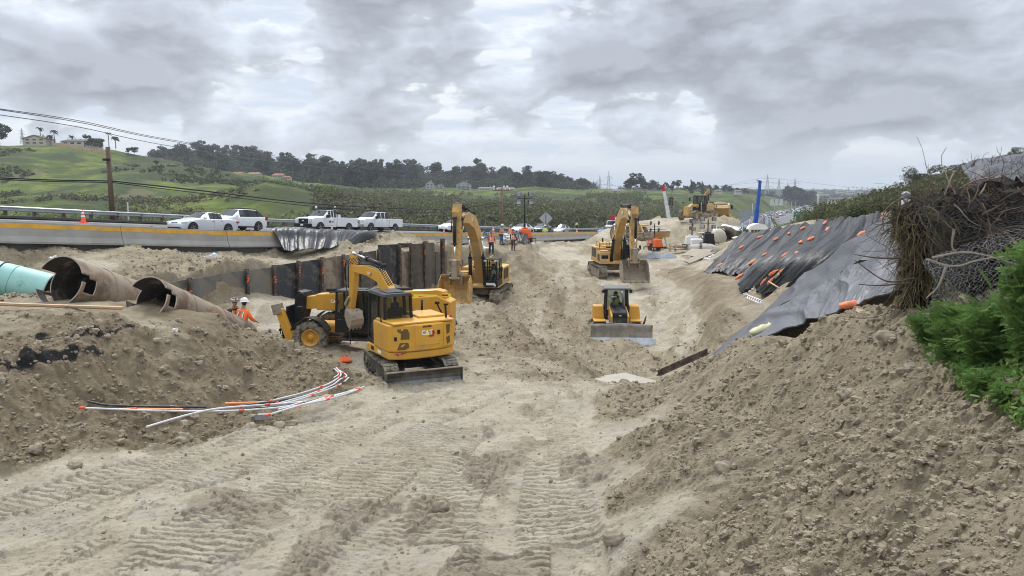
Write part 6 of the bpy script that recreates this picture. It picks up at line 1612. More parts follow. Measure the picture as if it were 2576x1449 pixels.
# --- road vehicles (x forward, y left, z up)
TAILR=mat('tail_lamp_red', (.35, .01, .015), .25, var=.05);HEADL=mat('head_lamp', (.75, .78, .80), .15, .4, var=.03)
def car(name, label, cat, paint, Ln, Wd, prof, roofw=.80, wr=.33, wx=(.83, -.83), group=None, grille=True, belt=None, glass_idx=None):
 """prof: stations (x, z_low, z_belt, z_top, glass?) ; the body narrows above the belt line"""
 t=thing(name, label, cat, (0, 0, 0), 0, group)
 hw=Wd/2
 n=len(prof)
 mb=MB();gl=MB();G=[]
 for(x, zl, zb, zt, wf)in prof:
  up=zt>zb+.05
  w_=hw*wf
  top=w_*(roofw if up else .86)
  G.append([(x, -w_*.93, zl), (x, -w_, zl+(zb-zl)*.35), (x, -w_*.985, zb-.04), (x, -w_*(.93 if not up else .92), zb), (x, -top, zt-(.03 if up else 0)), (x, -top*.82, zt+.012), (x, 0, zt+.035), (x, top*.82, zt+.012), (x, top, zt-(.03 if up else 0)), (x, w_*(.93 if not up else .92), zb), (x, w_*.985, zb-.04), (x, w_, zl+(zb-zl)*.35), (x, w_*.93, zl)])
 G=np.array(G)
 Fc=[];mi=[]
 m=13
 for i in range(n-1):
  for j in range(m-1):
   a_, b_=prof[i], prof[i+1]
   up0, up1=a_[3]>a_[2]+.05, b_[3]>b_[2]+.05
   g_=0
   if j in(3, 8)and up0 and up1:g_=1
   if j in(4, 5, 6, 7)and up0!=up1:g_=1
   if j in(3, 8)and up0!=up1:g_=0
   Fc.append((i*m+j, i*m+j+1, (i+1)*m+j+1, (i+1)*m+j));mi.append(g_)
 for ring in(0, n-1):Fc.append(tuple(ring*m+j for j in range(m)));mi.append(0)
 for nm, k, mt_ in(('body', 0, paint), ('windows', 1, GLASSD)):
  mb=MB();mb.add(G.reshape(-1, 3), [f for f, q in zip(Fc, mi)if q==k], smooth=True)
  o=mb.build(nm, mt_, t)
  if k==0:
   b=o.modifiers.new('s', 'SUBSURF');b.levels=b.render_levels=0
   o.modifiers.remove(b)
   b=o.modifiers.new('bevel', 'BEVEL');b.width=.025;b.segments=2;b.limit_method='ANGLE';b.angle_limit=R(35)
   body=o
  else:
   pass
 ups=[p for p in prof if p[3]>p[2]+.05]
 for f_ in(.36, .70):
  x=ups[0][0]+(ups[-1][0]-ups[0][0])*f_
  zb=np.interp(x, [p[0]for p in prof], [p[2]for p in prof])if prof[0][0]<prof[-1][0]else np.interp(-x, [-p[0]for p in prof], [p[2]for p in prof])
  zt=max(p[3]for p in prof)
  for s_ in(-1, 1):mb=MB();mb.add([(x-.04, s_*(hw*.925+.004), zb), (x+.04, s_*(hw*.925+.004), zb), (x+.04, s_*(hw*roofw+.006), zt-.03), (x-.04, s_*(hw*roofw+.006), zt-.03)], [(0, 1, 2, 3)]);mb.build('window_pillar', BLACK if 'pickup' not in name else paint, body, fix=False)
 hL=Ln/2
 for x in(wx[0]*hL, wx[1]*hL):
  for s_ in(-1, 1):
   mb=MB();q=np.linspace(0, math.pi, 16);pts=[(x+(wr+.06)*math.cos(a_), wr+(wr+.06)*math.sin(a_))for a_ in q]
   mb.prism([(x+wr+.06, .15)]+pts+[(x-wr-.06, .15)], s_*hw*.90, s_*(hw+.004));mb.build('wheel_arch', BLACK, t)
   e=bpy.data.objects.new('wheel', None);e.location=(x, s_*(hw-.10), wr);link(e, t)
   mb=MB();mb.lathe([(-.1, wr*.62), (-.11, wr*.95), (-.08, wr), (.08, wr), (.11, wr*.95), (.1, wr*.62)], (0, 0, 0), (0, 1, 0), 26);mb.build('tyre', RUBBER, e)
   mb=MB();mb.lathe([(s_*.105, wr*.66), (s_*.10, wr*.62), (s_*.06, wr*.58), (s_*.09, wr*.2), (s_*.10, 0)], (0, 0, 0), (0, 1, 0), 24)
   for k in range(5):
    a_=k*2*math.pi/5;mb.box((wr*.36*math.cos(a_), s_*.1, wr*.36*math.sin(a_)), (wr*.5, .02, wr*.13), rot=(0, -a_, 0))
   mb.build('rim', mat('alloy_rim', (.38, .39, .40), .35, .8), e)
 return t, body
def nose(t, x, w_, z0, z1, gm, head_z, tail_x, tail_z, bumper=None, lamps_w=.34):
 mb=MB();mb.box((x, 0, (z0+z1)/2), (.06, w_, z1-z0), top=(1, .92));g=mb.build('grille', gm, t, bevel=.02)
 mb=MB();mb.ell((x+.035, 0, (z0+z1)/2+.03), (.012, .12, .06));mb.build('emblem', CHROME, g)
 return g
def sedan(label, paint, group, Ln=4.75, Wd=1.84, H=1.44, lights=False, name='sedan', lic=True):
 h=Ln/2
 prof=[(h, .32, .55, .55, .70), (h-.12, .22, .66, .66, .88), (h-.55, .18, .80, .80, .97), (h-1.25, .18, .93, .93, 1.0), (h-1.45, .18, .95, 1.0, 1.0), (h-2.25, .18, .96, H-.03, 1.0), (h-2.75, .18, .97, H, 1.0), (h-3.35, .18, .98, H-.05, 1.0), (h-4.12, .20, 1.0, 1.04, .98), (-h+.25, .22, .98, .98, .93), (-h+.04, .30, .85, .85, .82)]
 t, b=car(name, label, 'car', paint, Ln, Wd, prof, .70, .33, (.66, -.56), group)
 nose(t, h-.06, .62, .42, .66, BLACK, .6, 0, 0)
 mb=MB();mb.box((h-.02, 0, .28), (.08, 1.15, .12));mb.build('lower_intake', BLACK, t, bevel=.02)
 for s_ in(-1, 1):
  mb=MB();mb.box((h-.24, s_*Wd*.385, .67), (.36, .30, .11), rot=(0, R(12), s_*R(-24)));mb.build('headlight', HEADL, t, bevel=.02)
  mb=MB();mb.box((-h+.16, s_*Wd*.40, .82), (.3, .28, .14), rot=(0, 0, s_*R(14)));mb.build('tail_light', TAILR, t, bevel=.02)
  mb=MB();mb.box((h-1.72, s_*(Wd/2+.08), 1.02), (.14, .2, .13));mb.build('mirror', paint, t, bevel=.03)
 if lic:mb=MB();mb.box((h+.02, 0, .42), (.02, .31, .15));mb.build('licence_plate', WHITEM, t)
 mb=MB()
 for s_ in(-1, 1):
  for x in(h-2.5, h-3.25):mb.box((x, s_*(Wd/2-.005), .82), (.16, .02, .025))
  mb.box((h-2.62, s_*(Wd/2+.001), .62), (.012, .006, .6))
 mb.build('door_handles', BLACK, t)
 return t
def wagon(label, paint, group=None):
 h=2.41;H=1.66
 prof=[(h, .35, .6, .6, .72), (h-.12, .26, .76, .76, .9), (h-.6, .24, .93, .93, .98), (h-1.1, .24, 1.02, 1.02, 1.0), (h-1.25, .24, 1.04, 1.09, 1.0), (h-1.95, .24, 1.05, H-.05, 1.0), (h-2.6, .24, 1.06, H, 1.0), (h-3.9, .24, 1.10, H-.03, 1.0), (h-4.55, .26, 1.12, H-.38, .97), (-h+.08, .30, 1.05, 1.05, .92), (-h, .36, .8, .8, .88)]
 t, b=car('wagon', label, 'car', paint, 4.82, 1.86, prof, .74, .36, (.62, -.58), group)
 nose(t, h-.06, .7, .5, .8, BLACK, 0, 0, 0)
 for s_ in(-1, 1):
  mb=MB();mb.box((h-.22, s_*.74, .78), (.34, .3, .14), rot=(0, 0, s_*R(-22)));mb.build('headlight', HEADL, t, bevel=.02)
  mb=MB();mb.box((-h+.14, s_*.80, 1.02), (.26, .24, .3), rot=(0, R(-12), 0));mb.build('tail_light', TAILR, t, bevel=.03)
  mb=MB();mb.tube([(h-2.0, s_*.62, H+.01), (h-2.1, s_*.62, H+.08), (h-3.8, s_*.62, H+.07), (h-3.9, s_*.62, H)], .03, 6);mb.build('roof_rail', BLACK, t)
  mb=MB();mb.box((h-1.55, s_*1.0, 1.12), (.14, .2, .14));mb.build('mirror', paint, t, bevel=.03)
 mb=MB();mb.box((-.1, 0, .28), (3.4, 1.84, .12));mb.build('sill_cladding', BLACK, t)
 return t
def pickup(label, group, crew=True, rack=False):
 Ln=6.25 if crew else 6.0;h=Ln/2;H=1.98;Wd=2.03
 c1=h-1.42;c2=c1-(2.55 if crew else 1.75)
 prof=[(h, .55, .95, .95, .93), (h-.08, .48, 1.16, 1.16, .97), (h-.4, .46, 1.28, 1.28, 1.0), (c1, .46, 1.33, 1.33, 1.0), (c1-.12, .46, 1.35, 1.40, 1.0), (c1-.72, .46, 1.32, H-.05, 1.0), (c1-1.2, .46, 1.32, H, 1.0), (c2+.2, .46, 1.32, H-.01, 1.0), (c2+.04, .46, 1.32, H-.1, 1.0), (c2, .46, 1.34, 1.34, 1.0)]
 t, b=car('pickup_truck', label, 'pickup truck', WHITE, Ln, Wd, prof, .80, .42, (.635, -.60), group)
 mb=MB()
 x0, x1=-h, c2-.06
 for s_ in(-1, 1):mb.box(((x0+x1)/2, s_*(Wd/2-.05), .93), (x1-x0, .10, .84))
 mb.box((x0+.04, 0, .93), (.08, Wd-.02, .84));mb.box((x1-.03, 0, .93), (.06, Wd-.02, .84));mb.box(((x0+x1)/2, 0, .72), (x1-x0, Wd-.1, .08))
 mb.build('truck_bed', WHITE, t, bevel=.025)
 mb=MB();mb.box(((x0+x1)/2, 0, .62), (Ln*.9 if False else x1-x0, 1.2, .2));mb.box((0, 0, .5), (Ln*.86, 1.0, .22));mb.build('frame', BLACK, t)
 gm=BLACK if rack else mat('chrome_grille', (.50, .52, .54), .25, .9)
 mb=MB();mb.box((h+.0, 0, .95), (.08, 1.12, .42));g=mb.build('grille', gm, t, bevel=.02)
 mb=MB()
 for z in(.86, 1.0):mb.box((h+.045, 0, z), (.02, .98, .07))
 mb.build('grille_slot', BLACK, g)
 mb=MB();mb.ell((h+.05, 0, .97), (.015, .15, .06));mb.build('emblem', CHROME, g)
 mb=MB();mb.box((h+.06, 0, .58), (.22, 2.0, .3));bp=mb.build('bumper', BLACK if rack else gm, t, bevel=.04)
 mb=MB();mb.box((h+.18, 0, .6), (.02, .32, .16));mb.build('licence_plate', WHITEM, bp)
 for s_ in(-1, 1):
  mb=MB();mb.box((h-.03, s_*.80, .98), (.14, .34, .32));mb.build('headlight', HEADL, t, bevel=.03)
  mb=MB();mb.box((-h-.005, s_*.94, 1.1), (.06, .12, .4));mb.build('tail_light', TAILR, t, bevel=.01)
  mb=MB();mb.box((c1-.35, s_*1.22, 1.42), (.14, .3, .28));mb.box((c1-.35, s_*1.06, 1.38), (.06, .16, .05));mb.build('mirror', BLACK, t, bevel=.02)
 mb=MB()
 for s_ in(-1, 1):
  for x in((c1-1.35, c2+.3)if crew else(c2+.35, )):mb.box((x, s_*(Wd/2+.005), 1.18), (.22, .02, .035))
  mb.box((c1-.2, s_*(Wd/2+.002), .95), (.012, .004, .8));mb.box((c2+.02, s_*(Wd/2+.002), .95), (.012, .004, .8))
  if crew:mb.box((c1-1.4, s_*(Wd/2+.002), .95), (.012, .004, .8))
 mb.build('door_handles', BLACK, t)
 if rack:
  mb=MB()
  for x in(c2-.15, -h+.35):
   for s_ in(-1, 1):mb.tube([(x, s_*.95, 1.3), (x-(.05 if x<0 else 0), s_*.93, 2.2)], .03, 6)
   mb.tube([(x, -.95, 2.2), (x, .95, 2.2)], .03, 6)
  for s_ in(-1, 1):mb.tube([(c2+1.0, s_*.95, 2.2), (-h+.3, s_*.93, 2.2)], .03, 6)
  mb.build('ladder_rack', BLACK, t)
  mb=MB();mb.box((c2-.4, 0, 1.48), (.5, 1.7, .28));mb.build('tool_box', WHITE, t, bevel=.02)
  mb=MB();mb.box((c2+.75, 0, 2.1), (.25, 1.1, .1));mb.box((c2+.3, 0, 2.22), (.9, 1.2, .05));mb.build('light_bar', BLACK, t, bevel=.02)
  mb=MB();mb.ell((c2+1.15, -.45, 2.22), (.10, .12, .12));mb.ell((c2-.05, .7, 2.3), (.07, .09, .07));mb.build('beacon', WHITEM, t)
  mb=MB();mb.lathe([(0, .12), (.008, .12), (.008, 0)], (c1-.95, -Wd/2-.002, .95), (0, -1, 0), 18);mb.build('door_seal', mat('seal_yellow', (.5, .42, .15), .5), t)
  mb=MB();mb.lathe([(0, .12), (.008, .12), (.008, 0)], (c1-.85, Wd/2+.002, .95), (0, 1, 0), 18);mb.box((c1-1.2, Wd/2+.006, .98), (.32, .01, .05));mb.box((c1-1.18, Wd/2+.006, .90), (.26, .01, .03));mb.build('door_seal', mat('seal_dark', (.10, .13, .10), .5), t)
 return t
def road_frame(px, Yd, t_):
 """road surface point at a distance along the road whose lane share is t_"""
 ss=np.linspace(0, 1, 400);pts=np.array([road_pt(s, t_)for s in ss])
 i=int(np.argmin(np.abs(pts[:, 1]-Yd)))
 d=pts[max(i-3, 0)]-pts[min(i+3, 399)]
 return pts[i], math.atan2(d[1], d[0]), math.asin(d[2]/np.linalg.norm(d))
def put(t, px, Y, away=False):
 """find the lane share that brings the car to picture column px at distance Y"""
 best=min(((abs(proj(road_frame(px, Y, q)[0])[0]-px), q)for q in np.linspace(.08, .95, 60)))
 p, yaw, pit=road_frame(px, Y, best[1])
 t.location=(p[0], p[1], p[2]+.01)
 t.rotation_euler=(0, -pit if not away else pit, yaw+(math.pi if away else 0))
 return t
PEARL=mat('pearl_white_paint', (.66, .68, .72), .28, .1, var=.02, coat=.8);SILV=mat('silver_paint', (.42, .44, .46), .3, .5, var=.03, coat=.8);DGRN=mat('dark_green_grey_paint', (.045, .055, .055), .3, .3, coat=.8);BLUEP=mat('blue_paint', (.03, .07, .32), .3, .2, coat=.8)
put(sedan('pearl white sedan with a dark V-shaped grille in the nearest lane', PEARL, 'cars on the road beside the cut', 4.9, 1.87, 1.43), 517, 52.5)
put(wagon('white estate car with black roof rails just behind the pearl sedan', WHITE), 592, 59)
put(pickup('white regular cab pickup with a black ladder rack and a toolbox', None, False, True), 822, 68)
put(pickup('white crew cab pickup with a chrome grille, ahead of the one with the rack', None, True), 948, 76.5)
put(sedan('white sedan partly hidden by the raised excavator arm', WHITE, 'cars on the road beside the cut', name='sedan'), 1142, 92)
put(sedan('silver-white sedan behind the orange light tower', PEARL, 'cars on the road beside the cut', name='sedan'), 1313, 104)
put(sedan('dark grey-green sedan half hidden by a silver one', DGRN, 'cars on the road beside the cut', name='sedan'), 1345, 117)
put(sedan('small silver sedan alone in the lane right of the road sign', SILV, 'cars on the road beside the cut', 4.4, 1.7, 1.5, name='sedan'), 1412, 116)
put(sedan('blue sedan behind the dirt heap near the bucket truck', BLUEP, 'cars on the road beside the cut', name='sedan'), 1521, 135)
def bucket_truck():
 t=thing('bucket_truck', 'white utility truck with a folded boom and a red bucket tip, far down the road', 'utility truck')
 mb=MB();mb.prism([(3.6, .5), (3.6, 1.5), (2.4, 1.75), (2.1, 2.6), (.9, 2.65), (.9, .5)], -1.15, 1.15);mb.build('cab', WHITE, t, bevel=.08)
 mb=MB();mb.add([(2.43, -1.0, 1.78), (2.43, 1.0, 1.78), (2.14, .95, 2.5), (2.14, -.95, 2.5)], [(0, 1, 2, 3)]);mb.build('windscreen', GLASSD, t, fix=False)
 mb=MB();mb.box((3.63, 0, 1.05), (.06, 1.2, .55));mb.build('grille', DARK, t, bevel=.02)
 mb=MB();mb.box((-1.4, 0, 1.1), (4.4, 2.3, 1.1));mb.build('service_body', WHITE, t, bevel=.04)
 mb=MB();mb.box((-1.2, .2, 3.1), (5.6, .45, .55));mb.cyl((-2.6, 0, 1.6), (-2.6, 0, 3.1), .3, seg=14);mb.box((1.6, -.35, 3.35), (1.6, .3, .5));mb.build('folded_boom', WHITEM, t, bevel=.04)
 mb=MB();mb.box((2.9, .2, 3.2), (.9, .9, 1.1), top=(1.1, 1.1));mb.build('bucket', RED, t, bevel=.06)
 for x in(2.6, -2.2):
  for y, s_ in((1.0, 1), (-1.0, -1)):wheel(t, (x, y, .5), .5, .32, s_, RUBBER, WHITEM, lugs=12)
 for s_ in(-1, 1):mb=MB();mb.box((2.5, s_*1.4, 2.0), (.1, .25, .45));mb.build('mirror', BLACK, t)
 return t
put(bucket_truck(), 1545, 150)
# --- light towers
HOUS=mat('lamp_housing', (.03, .03, .03), .5);LENS=mat('lamp_lens', (.52, .55, .58), .2, .3, var=.03)
def light_tower(label, loc, yaw, mast=6.5, col=ORANGE, folded=False, body=True, face=0.0):
 t=thing('light_tower', label, 'light tower', loc, yaw, 'mobile light towers')
 if body:
  mb=MB();mb.box((0, 0, .95), (1.7, 1.15, .95), top=(.86, .82));mb.box((-.1, 0, 1.5), (.8, .6, .12));mb.build('housing', col, t, bevel=.12, seg=3)
  mb=MB();mb.box((0, 0, .45), (2.1, 1.0, .1));mb.box((1.4, 0, .45), (1.0, .1, .1));mb.cyl((1.85, 0, .02), (1.85, 0, .5), .04, seg=8)
  for x in(-.9, .9):
   for s_ in(-1, 1):mb.box((x, s_*.75, .45), (.08, .5, .08));mb.cyl((x, s_*.98, .02), (x, s_*.98, .5), .035, seg=8);mb.box((x, s_*.98, .02), (.22, .22, .03))
  mb.build('trailer_frame', BLACK, t)
  for s_ in(-1, 1):wheel(t, (-.1, s_*.66, .33), .33, .2, s_, RUBBER, DARK, lugs=10, lug=.01)
  mb=MB();mb.box((.0, -.555, 1.05), (.5, .02, .22));mb.build('white_sticker', WHITEM, t)
 mb=MB();mb.box((-.1, 0, mast*.25), (.2, .2, mast*.3));mb.box((-.1, 0, mast*.45), (.15, .15, mast*.35));mb.cyl((-.1, 0, mast*.5), (-.1, 0, mast), .06, seg=10);M0=mb.build('mast', BLACK, t)
 mb=MB();mb.tube([(-.1, -.75, mast-.05), (-.1, .75, mast-.05)], .035, 6);mb.cyl((-.1, 0, mast-.4), (-.1, 0, mast+.35), .06, seg=10);mb.build('crossbar', BLACK, M0)
 for y in(-.62, .62):
  for z in(-.42, .42):
   mb=MB();mb.M=Matrix.Translation((-.1, y, mast+z*(1 if not folded else 1)))@Matrix.Rotation(R(14)if folded else R(0), 4, 'Y')@Matrix.Rotation(face+(.3 if y>0 else-.3)*(0 if folded else 1), 4, 'Z')
   mb.box((0, 0, 0), (.14, .52, .42));L0=None
   M_=mb.M;l=mb.build('lamp', HOUS, M0, bevel=.03)
   mb=MB();mb.M=M_;
   for dz in(-.12, 0, .12):mb.box((.075, 0, dz), (.02, .42, .085))
   mb.build('lens', LENS, l)
 return t
q=P(1320, 610, 76);light_tower('orange light tower with a tall raised mast and four lamps, beside the workers', (q[0], q[1], gz(q[0], q[1])), R(-80), 4.55)
q=P(1647, 627, 88);light_tower('orange light tower with lowered tilted lamps and a worker in orange in front', (q[0], q[1], gz(q[0], q[1])), R(-60), 2.9, folded=True, face=R(60))
q=P(1742, 622, 84);light_tower('white light tower with a narrow mast of two visible lamps, before the tunnel mound', (q[0], q[1], gz(q[0], q[1])), R(0), 2.7, col=WHITEM, face=R(-60))
q=P(1780, 622, 80);light_tower('dark light tower with four square lamps on a cross bar, right of the white one', (q[0], q[1], gz(q[0], q[1])), R(-92), 2.55, col=BLACK)
# --- people
SKIN=mat('skin', (.36, .20, .13), .6, var=.08);HAIR=mat('dark_hair', (.02, .015, .012), .8)
HV_O=mat('hi_vis_orange', (.95, .20, .04), .75, var=.06);HV_Y=mat('hi_vis_yellow', (.62, .85, .10), .75, var=.05);REFL=mat('reflective_tape', (.62, .64, .66), .4, var=.04)
JEAN=mat('blue_jeans', (.06, .10, .19), .85, var=.2, scale=8);PANTS=mat('brown_trousers', (.10, .055, .04), .85, var=.15);PANTD=mat('dark_trousers', (.035, .03, .03), .85, var=.15);SHIRTG=mat('grey_shirt', (.25, .27, .28), .85);SHIRTD=mat('dark_shirt', (.04, .035, .035), .85);SHIRTR=mat('red_shirt', (.5, .06, .03), .8);BOOT=mat('boots', (.05, .035, .025), .8)
def skin_obj(name, verts, edges, radii, m, par, sub=1, root=0):
 me=bpy.data.meshes.new(name);me.from_pydata([tuple(v)for v in verts], edges, []);me.materials.append(m)
 o=bpy.data.objects.new(name, me);link(o, par)
 md=o.modifiers.new('skin', 'SKIN');md.use_smooth_shade=True
 ly=me.skin_vertices[0].data if len(me.skin_vertices)else None
 if ly is None:
  bpy.context.view_layer.objects.active=o;ly=me.skin_vertices[0].data
 for i, r in enumerate(radii):
  ly[i].radius=(r, r)if np.isscalar(r)else r
 ly[root].use_root=True
 sb=o.modifiers.new('sub', 'SUBSURF');sb.levels=sub;sb.render_levels=sub
 return o
def person(label, loc, yaw, pose='stand', top=None, vest=HV_O, legs=JEAN, hat='white', h=1.78, arms=((.12, -.05), (.12, .05)), group=None, sit=False, lean=0.0, coat=False, hood=False, turn=0.0):
 """x = facing direction. arms: for each side (forward, outward) position of the hand relative to the hip"""
 t=thing('person', label, 'person', loc, yaw, group, h/1.78)
 hipz=.95 if not sit else .50
 J={'pel':(0, 0, hipz), 'wai':(.0+lean*.15, 0, hipz+.15), 'che':(.0+lean*.4, 0, hipz+.38), 'nek':(.0+lean*.62, 0, hipz+.56), 'hd0':(.015+lean*.72, 0, hipz+.64), 'hd1':(.03+lean*.80, 0, hipz+.72)}
 for s_, k in((1, 'l'), (-1, 'r')):
  J['sh'+k]=(lean*.52, s_*.19, hipz+.49)
  fwd, out, up_=(arms[0]if s_>0 else arms[1])+(()if len(arms[0])>2 else(0, ))
  hx, hy, hzz=lean*.5+fwd, s_*(.24+abs(out)), hipz+.02+up_
  if up_>.3:J['el'+k]=(lean*.5+.12, s_*.30, hipz+.26)
  else:J['el'+k]=((lean*.5+hx)/2-.06-.02, s_*.265, hipz+.26)
  J['ha'+k]=(hx, hy, hzz+.0)
  if sit:
   J['hp'+k]=(.02, s_*.10, hipz-.01);J['kn'+k]=(.45, s_*.15, hipz+.04);J['an'+k]=(.50, s_*.14, .10);J['to'+k]=(.66, s_*.15, .05)
  else:
   stp=.06*s_ if pose=='stand' else .22*s_
   J['hp'+k]=(0, s_*.10, hipz-.06);J['kn'+k]=(.03+stp*.5, s_*.12, .50);J['an'+k]=(-.02+stp, s_*.13, .09);J['to'+k]=(.16+stp, s_*.15, .035)
 names=[];V=[];E=[];Rr=[]
 def add(nm, r):names.append(nm);V.append(J[nm]);Rr.append(r);return len(V)-1
 def chain(seq, start=None):
  pr=start
  for nm, r in seq:
   i=add(nm, r)if nm not in names else names.index(nm)
   if pr is not None:E.append((pr, i))
   pr=i
 chain([('pel', (.15, .12)), ('wai', (.14, .105)), ('che', (.165, .12)), ('nek', .058), ('hd0', .062), ('hd1', .06)])
 for k in 'lr':
  chain([('hp'+k, .09), ('kn'+k, .06), ('an'+k, .042), ('to'+k, .038)], names.index('pel'))
  chain([('sh'+k, .058), ('el'+k, .042), ('ha'+k, .028)], names.index('che'))
  hx=np.array(J['ha'+k]);el=np.array(J['el'+k]);d=hx-el;d/=np.linalg.norm(d)
  sd_=np.cross(d, (0, 0, 1.))if abs(d[2])<.9 else np.array((1., 0, 0));sd_/=np.linalg.norm(sd_)
  pi_=names.index('ha'+k)
  J['pa'+k]=tuple(hx+d*.07);ip=add('pa'+k, (.036, .018));E.append((pi_, ip))
  for f in range(4):
   o_=(f-1.5)*.02;J['f%s%d'%(k, f)]=tuple(hx+d*.11+sd_*o_);i1=add('f%s%d'%(k, f), .009);E.append((ip, i1))
   J['g%s%d'%(k, f)]=tuple(hx+d*(.165-.006*abs(f-1.5))+sd_*o_*1.1+np.array((.012, 0, 0)));i2=add('g%s%d'%(k, f), .008);E.append((i1, i2))
  J['t'+k]=tuple(hx+d*.075+sd_*.05);i1=add('t'+k, .010);E.append((pi_, i1))
 body=skin_obj('body', V, E, Rr, SKIN, t)
 hc=np.array(J['hd1'])+np.array((.0, 0, .06));e=bpy.data.objects.new('head', None)
 mb=MB();mb.M=Matrix.Translation(hc)@Matrix.Rotation(turn, 4, 'Z')
 mb.ell((0, 0, 0), (.097, .078, .118), 18, 12);mb.ell((.02, 0, -.06), (.07, .06, .06), 14, 8);mb.prism([(.088, .02), (.118, -.028), (.088, -.035)], -.014, .014)
 for s_ in(-1, 1):mb.ell((.0, s_*.08, -.005), (.02, .012, .03), 8, 6)
 hd=mb.build('head', SKIN, t)
 mb=MB();mb.M=Matrix.Translation(hc)@Matrix.Rotation(turn, 4, 'Z')
 for s_ in(-1, 1):mb.ell((.086, s_*.032, .005), (.012, .016, .009), 8, 6)
 mb.box((.093, 0, -.062), (.01, .045, .007));mb.build('eyes', HAIR, hd)
 mb=MB();mb.M=Matrix.Translation(hc)@Matrix.Rotation(turn, 4, 'Z');mb.ell((-.03, 0, .01), (.08, .084, .11), 14, 9);mb.build('hair', HAIR, hd)
 if hood:
  mb=MB();mb.M=Matrix.Translation(hc)@Matrix.Rotation(turn, 4, 'Z');mb.ell((-.02, 0, -.01), (.115, .11, .15), 14, 9);mb.build('hood', hood, hd)
 if hat:
  hm={'white':WHITEM, 'blue':mat('blue_helmet', (.05, .10, .35), .35), 'grey':mat('grey_helmet', (.20, .24, .22), .4), 'brown':mat('brown_helmet', (.12, .07, .06), .35, dirt=.1), 'dark':mat('dark_cap', (.03, .03, .035), .7)}[hat]
  mb=MB();mb.M=Matrix.Translation(hc+(0, 0, .045))@Matrix.Rotation(turn, 4, 'Z')
  mb.lathe([(-.005, .165), (.0, .168), (.02, .135), (.06, .128), (.10, .105), (.125, .06), (.132, 0)], (-.005, 0, 0), (0, 0, 1), 22);mb.box((.15, 0, .0), (.09, .17, .012));mb.box((0, 0, .12), (.2, .03, .03))
  ho=mb.build('hard_hat', hm, hd, bevel=.004)
  if hat=='brown':
   mb=MB();mb.M=Matrix.Translation(hc+(0, 0, .045))@Matrix.Rotation(turn, 4, 'Z')
   for a_, z, w_ in((-1.1, .06, .07), (-.5, .055, .05), (-1.6, .09, .05), (.4, .07, .05)):mb.box((.125*math.cos(a_), .125*math.sin(a_), z), (.02, w_, .045), rot=(0, 0, a_))
   mb.build('helmet_stickers', WHITEM, ho)
 def cloth(nm, seqs, m, grow, root=0):
  vs=[];es=[];rs=[];nn=[]
  for seq, st in seqs:
   pr=nn.index(st)if st else None
   for q_, r in seq:
    if q_ not in nn:nn.append(q_);vs.append(J[q_]);rs.append(tuple(np.array(r if not np.isscalar(r)else(r, r))+grow))
    i=nn.index(q_)
    if pr is not None and pr!=i:es.append((pr, i))
    pr=i
  return skin_obj(nm, vs, es, rs, m, t, root=root)
 cloth('trousers', [([('pel', (.15, .125))], None), ([('hpl', .098), ('knl', .075), ('anl', .062)], 'pel'), ([('hpr', .098), ('knr', .075), ('anr', .062)], 'pel')], legs, .012)
 for k in 'lr':
  mb=MB();a_=np.array(J['an'+k]);b_=np.array(J['to'+k]);mb.ell(tuple(a_+(.0, 0, -.01)), (.06, .05, .085), 10, 7);mb.ell(tuple((a_+b_)/2+(.02, 0, -.02)), (.13, .052, .045), 12, 7);mb.build('boot', BOOT, t)
 J['top']=(J['nek'][0], 0, J['nek'][2]-.02)
 tm=top or SHIRTG
 sl=[([('pel', (.155, .125)), ('wai', (.15, .12)), ('che', (.17, .13)), ('top', (.075, .07))], None), ([('shl', .068), ('ell', .054), ('hal', .038)], 'che'), ([('shr', .068), ('elr', .054), ('har', .038)], 'che')]
 cloth('shirt', sl, tm, .008)
 if vest is not None:
  vv=[([('pel', (.158, .13)), ('wai', (.158, .128)), ('che', (.178, .136)), ('top', (.085, .078))], None)]
  if coat:vv=sl
  else:vv=vv+[([('shl', .075)], 'che'), ([('shr', .075)], 'che')]
  ve=cloth('vest' if not coat else 'jacket', vv, vest, .022)
  bands=[]
  mb=MB()
  if not coat or vest is not None:
   zc_=[hipz+.10, hipz+.30]
   for z in zc_[:1 if coat else 2]:
    lx=lean*(z-hipz)*1.05
    mb.lathe([(-.03, 1.0), (.03, 1.0)], (0, 0, 0), (0, 0, 1), 24)
    V_=mb.v[-1];V_[:, 0]=V_[:, 0]*.165+lx;V_[:, 1]*=.196;V_[:, 2]+=z
   for s_ in(-1, 1):
    for bk in(-1, 1):
     zz=np.linspace(hipz+.12, hipz+.5, 8)
     G=[[(lean*(z-hipz)*1.1+bk*(.162 if z<hipz+.42 else .12), s_*(.10+dx), z)for dx in(-.024, .024)]for z in zz];mb.grid(np.array(G))
   mb.build('reflective_band', REFL, ve, fix=False)
 return t
def ppl(px, py, Y, label, face, **k):
 q=P(px, py, Y);z=gz(q[0], q[1])
 z=q[2]if abs(z-q[2])>.35 else z
 return person(label, (q[0], q[1], z), face, **k)
S=R(-90)
ppl(1236, 640, 62, 'worker in orange vest and blue hard hat, leftmost of the group by the barrier', S+.3, top=SHIRTR, legs=PANTD, hat='blue', h=1.85, group=None)
ppl(1261, 620, 70, 'worker in orange vest, jeans and white hard hat, beside the sandbags', R(-20), top=SHIRTG, legs=JEAN, hat='white', h=1.85, arms=((.3, .02, .2), (.3, .02, .2)), lean=.1)
ppl(1285, 615, 71, 'worker in yellow-orange rain gear with a grey hard hat behind the others', S-.5, top=mat('rain_yellow', (.75, .38, .06), .5), legs=mat('rain_trousers', (.75, .45, .05), .5), vest=mat('rain_orange', (.85, .26, .05), .55), coat=True, hat='grey', h=1.8)
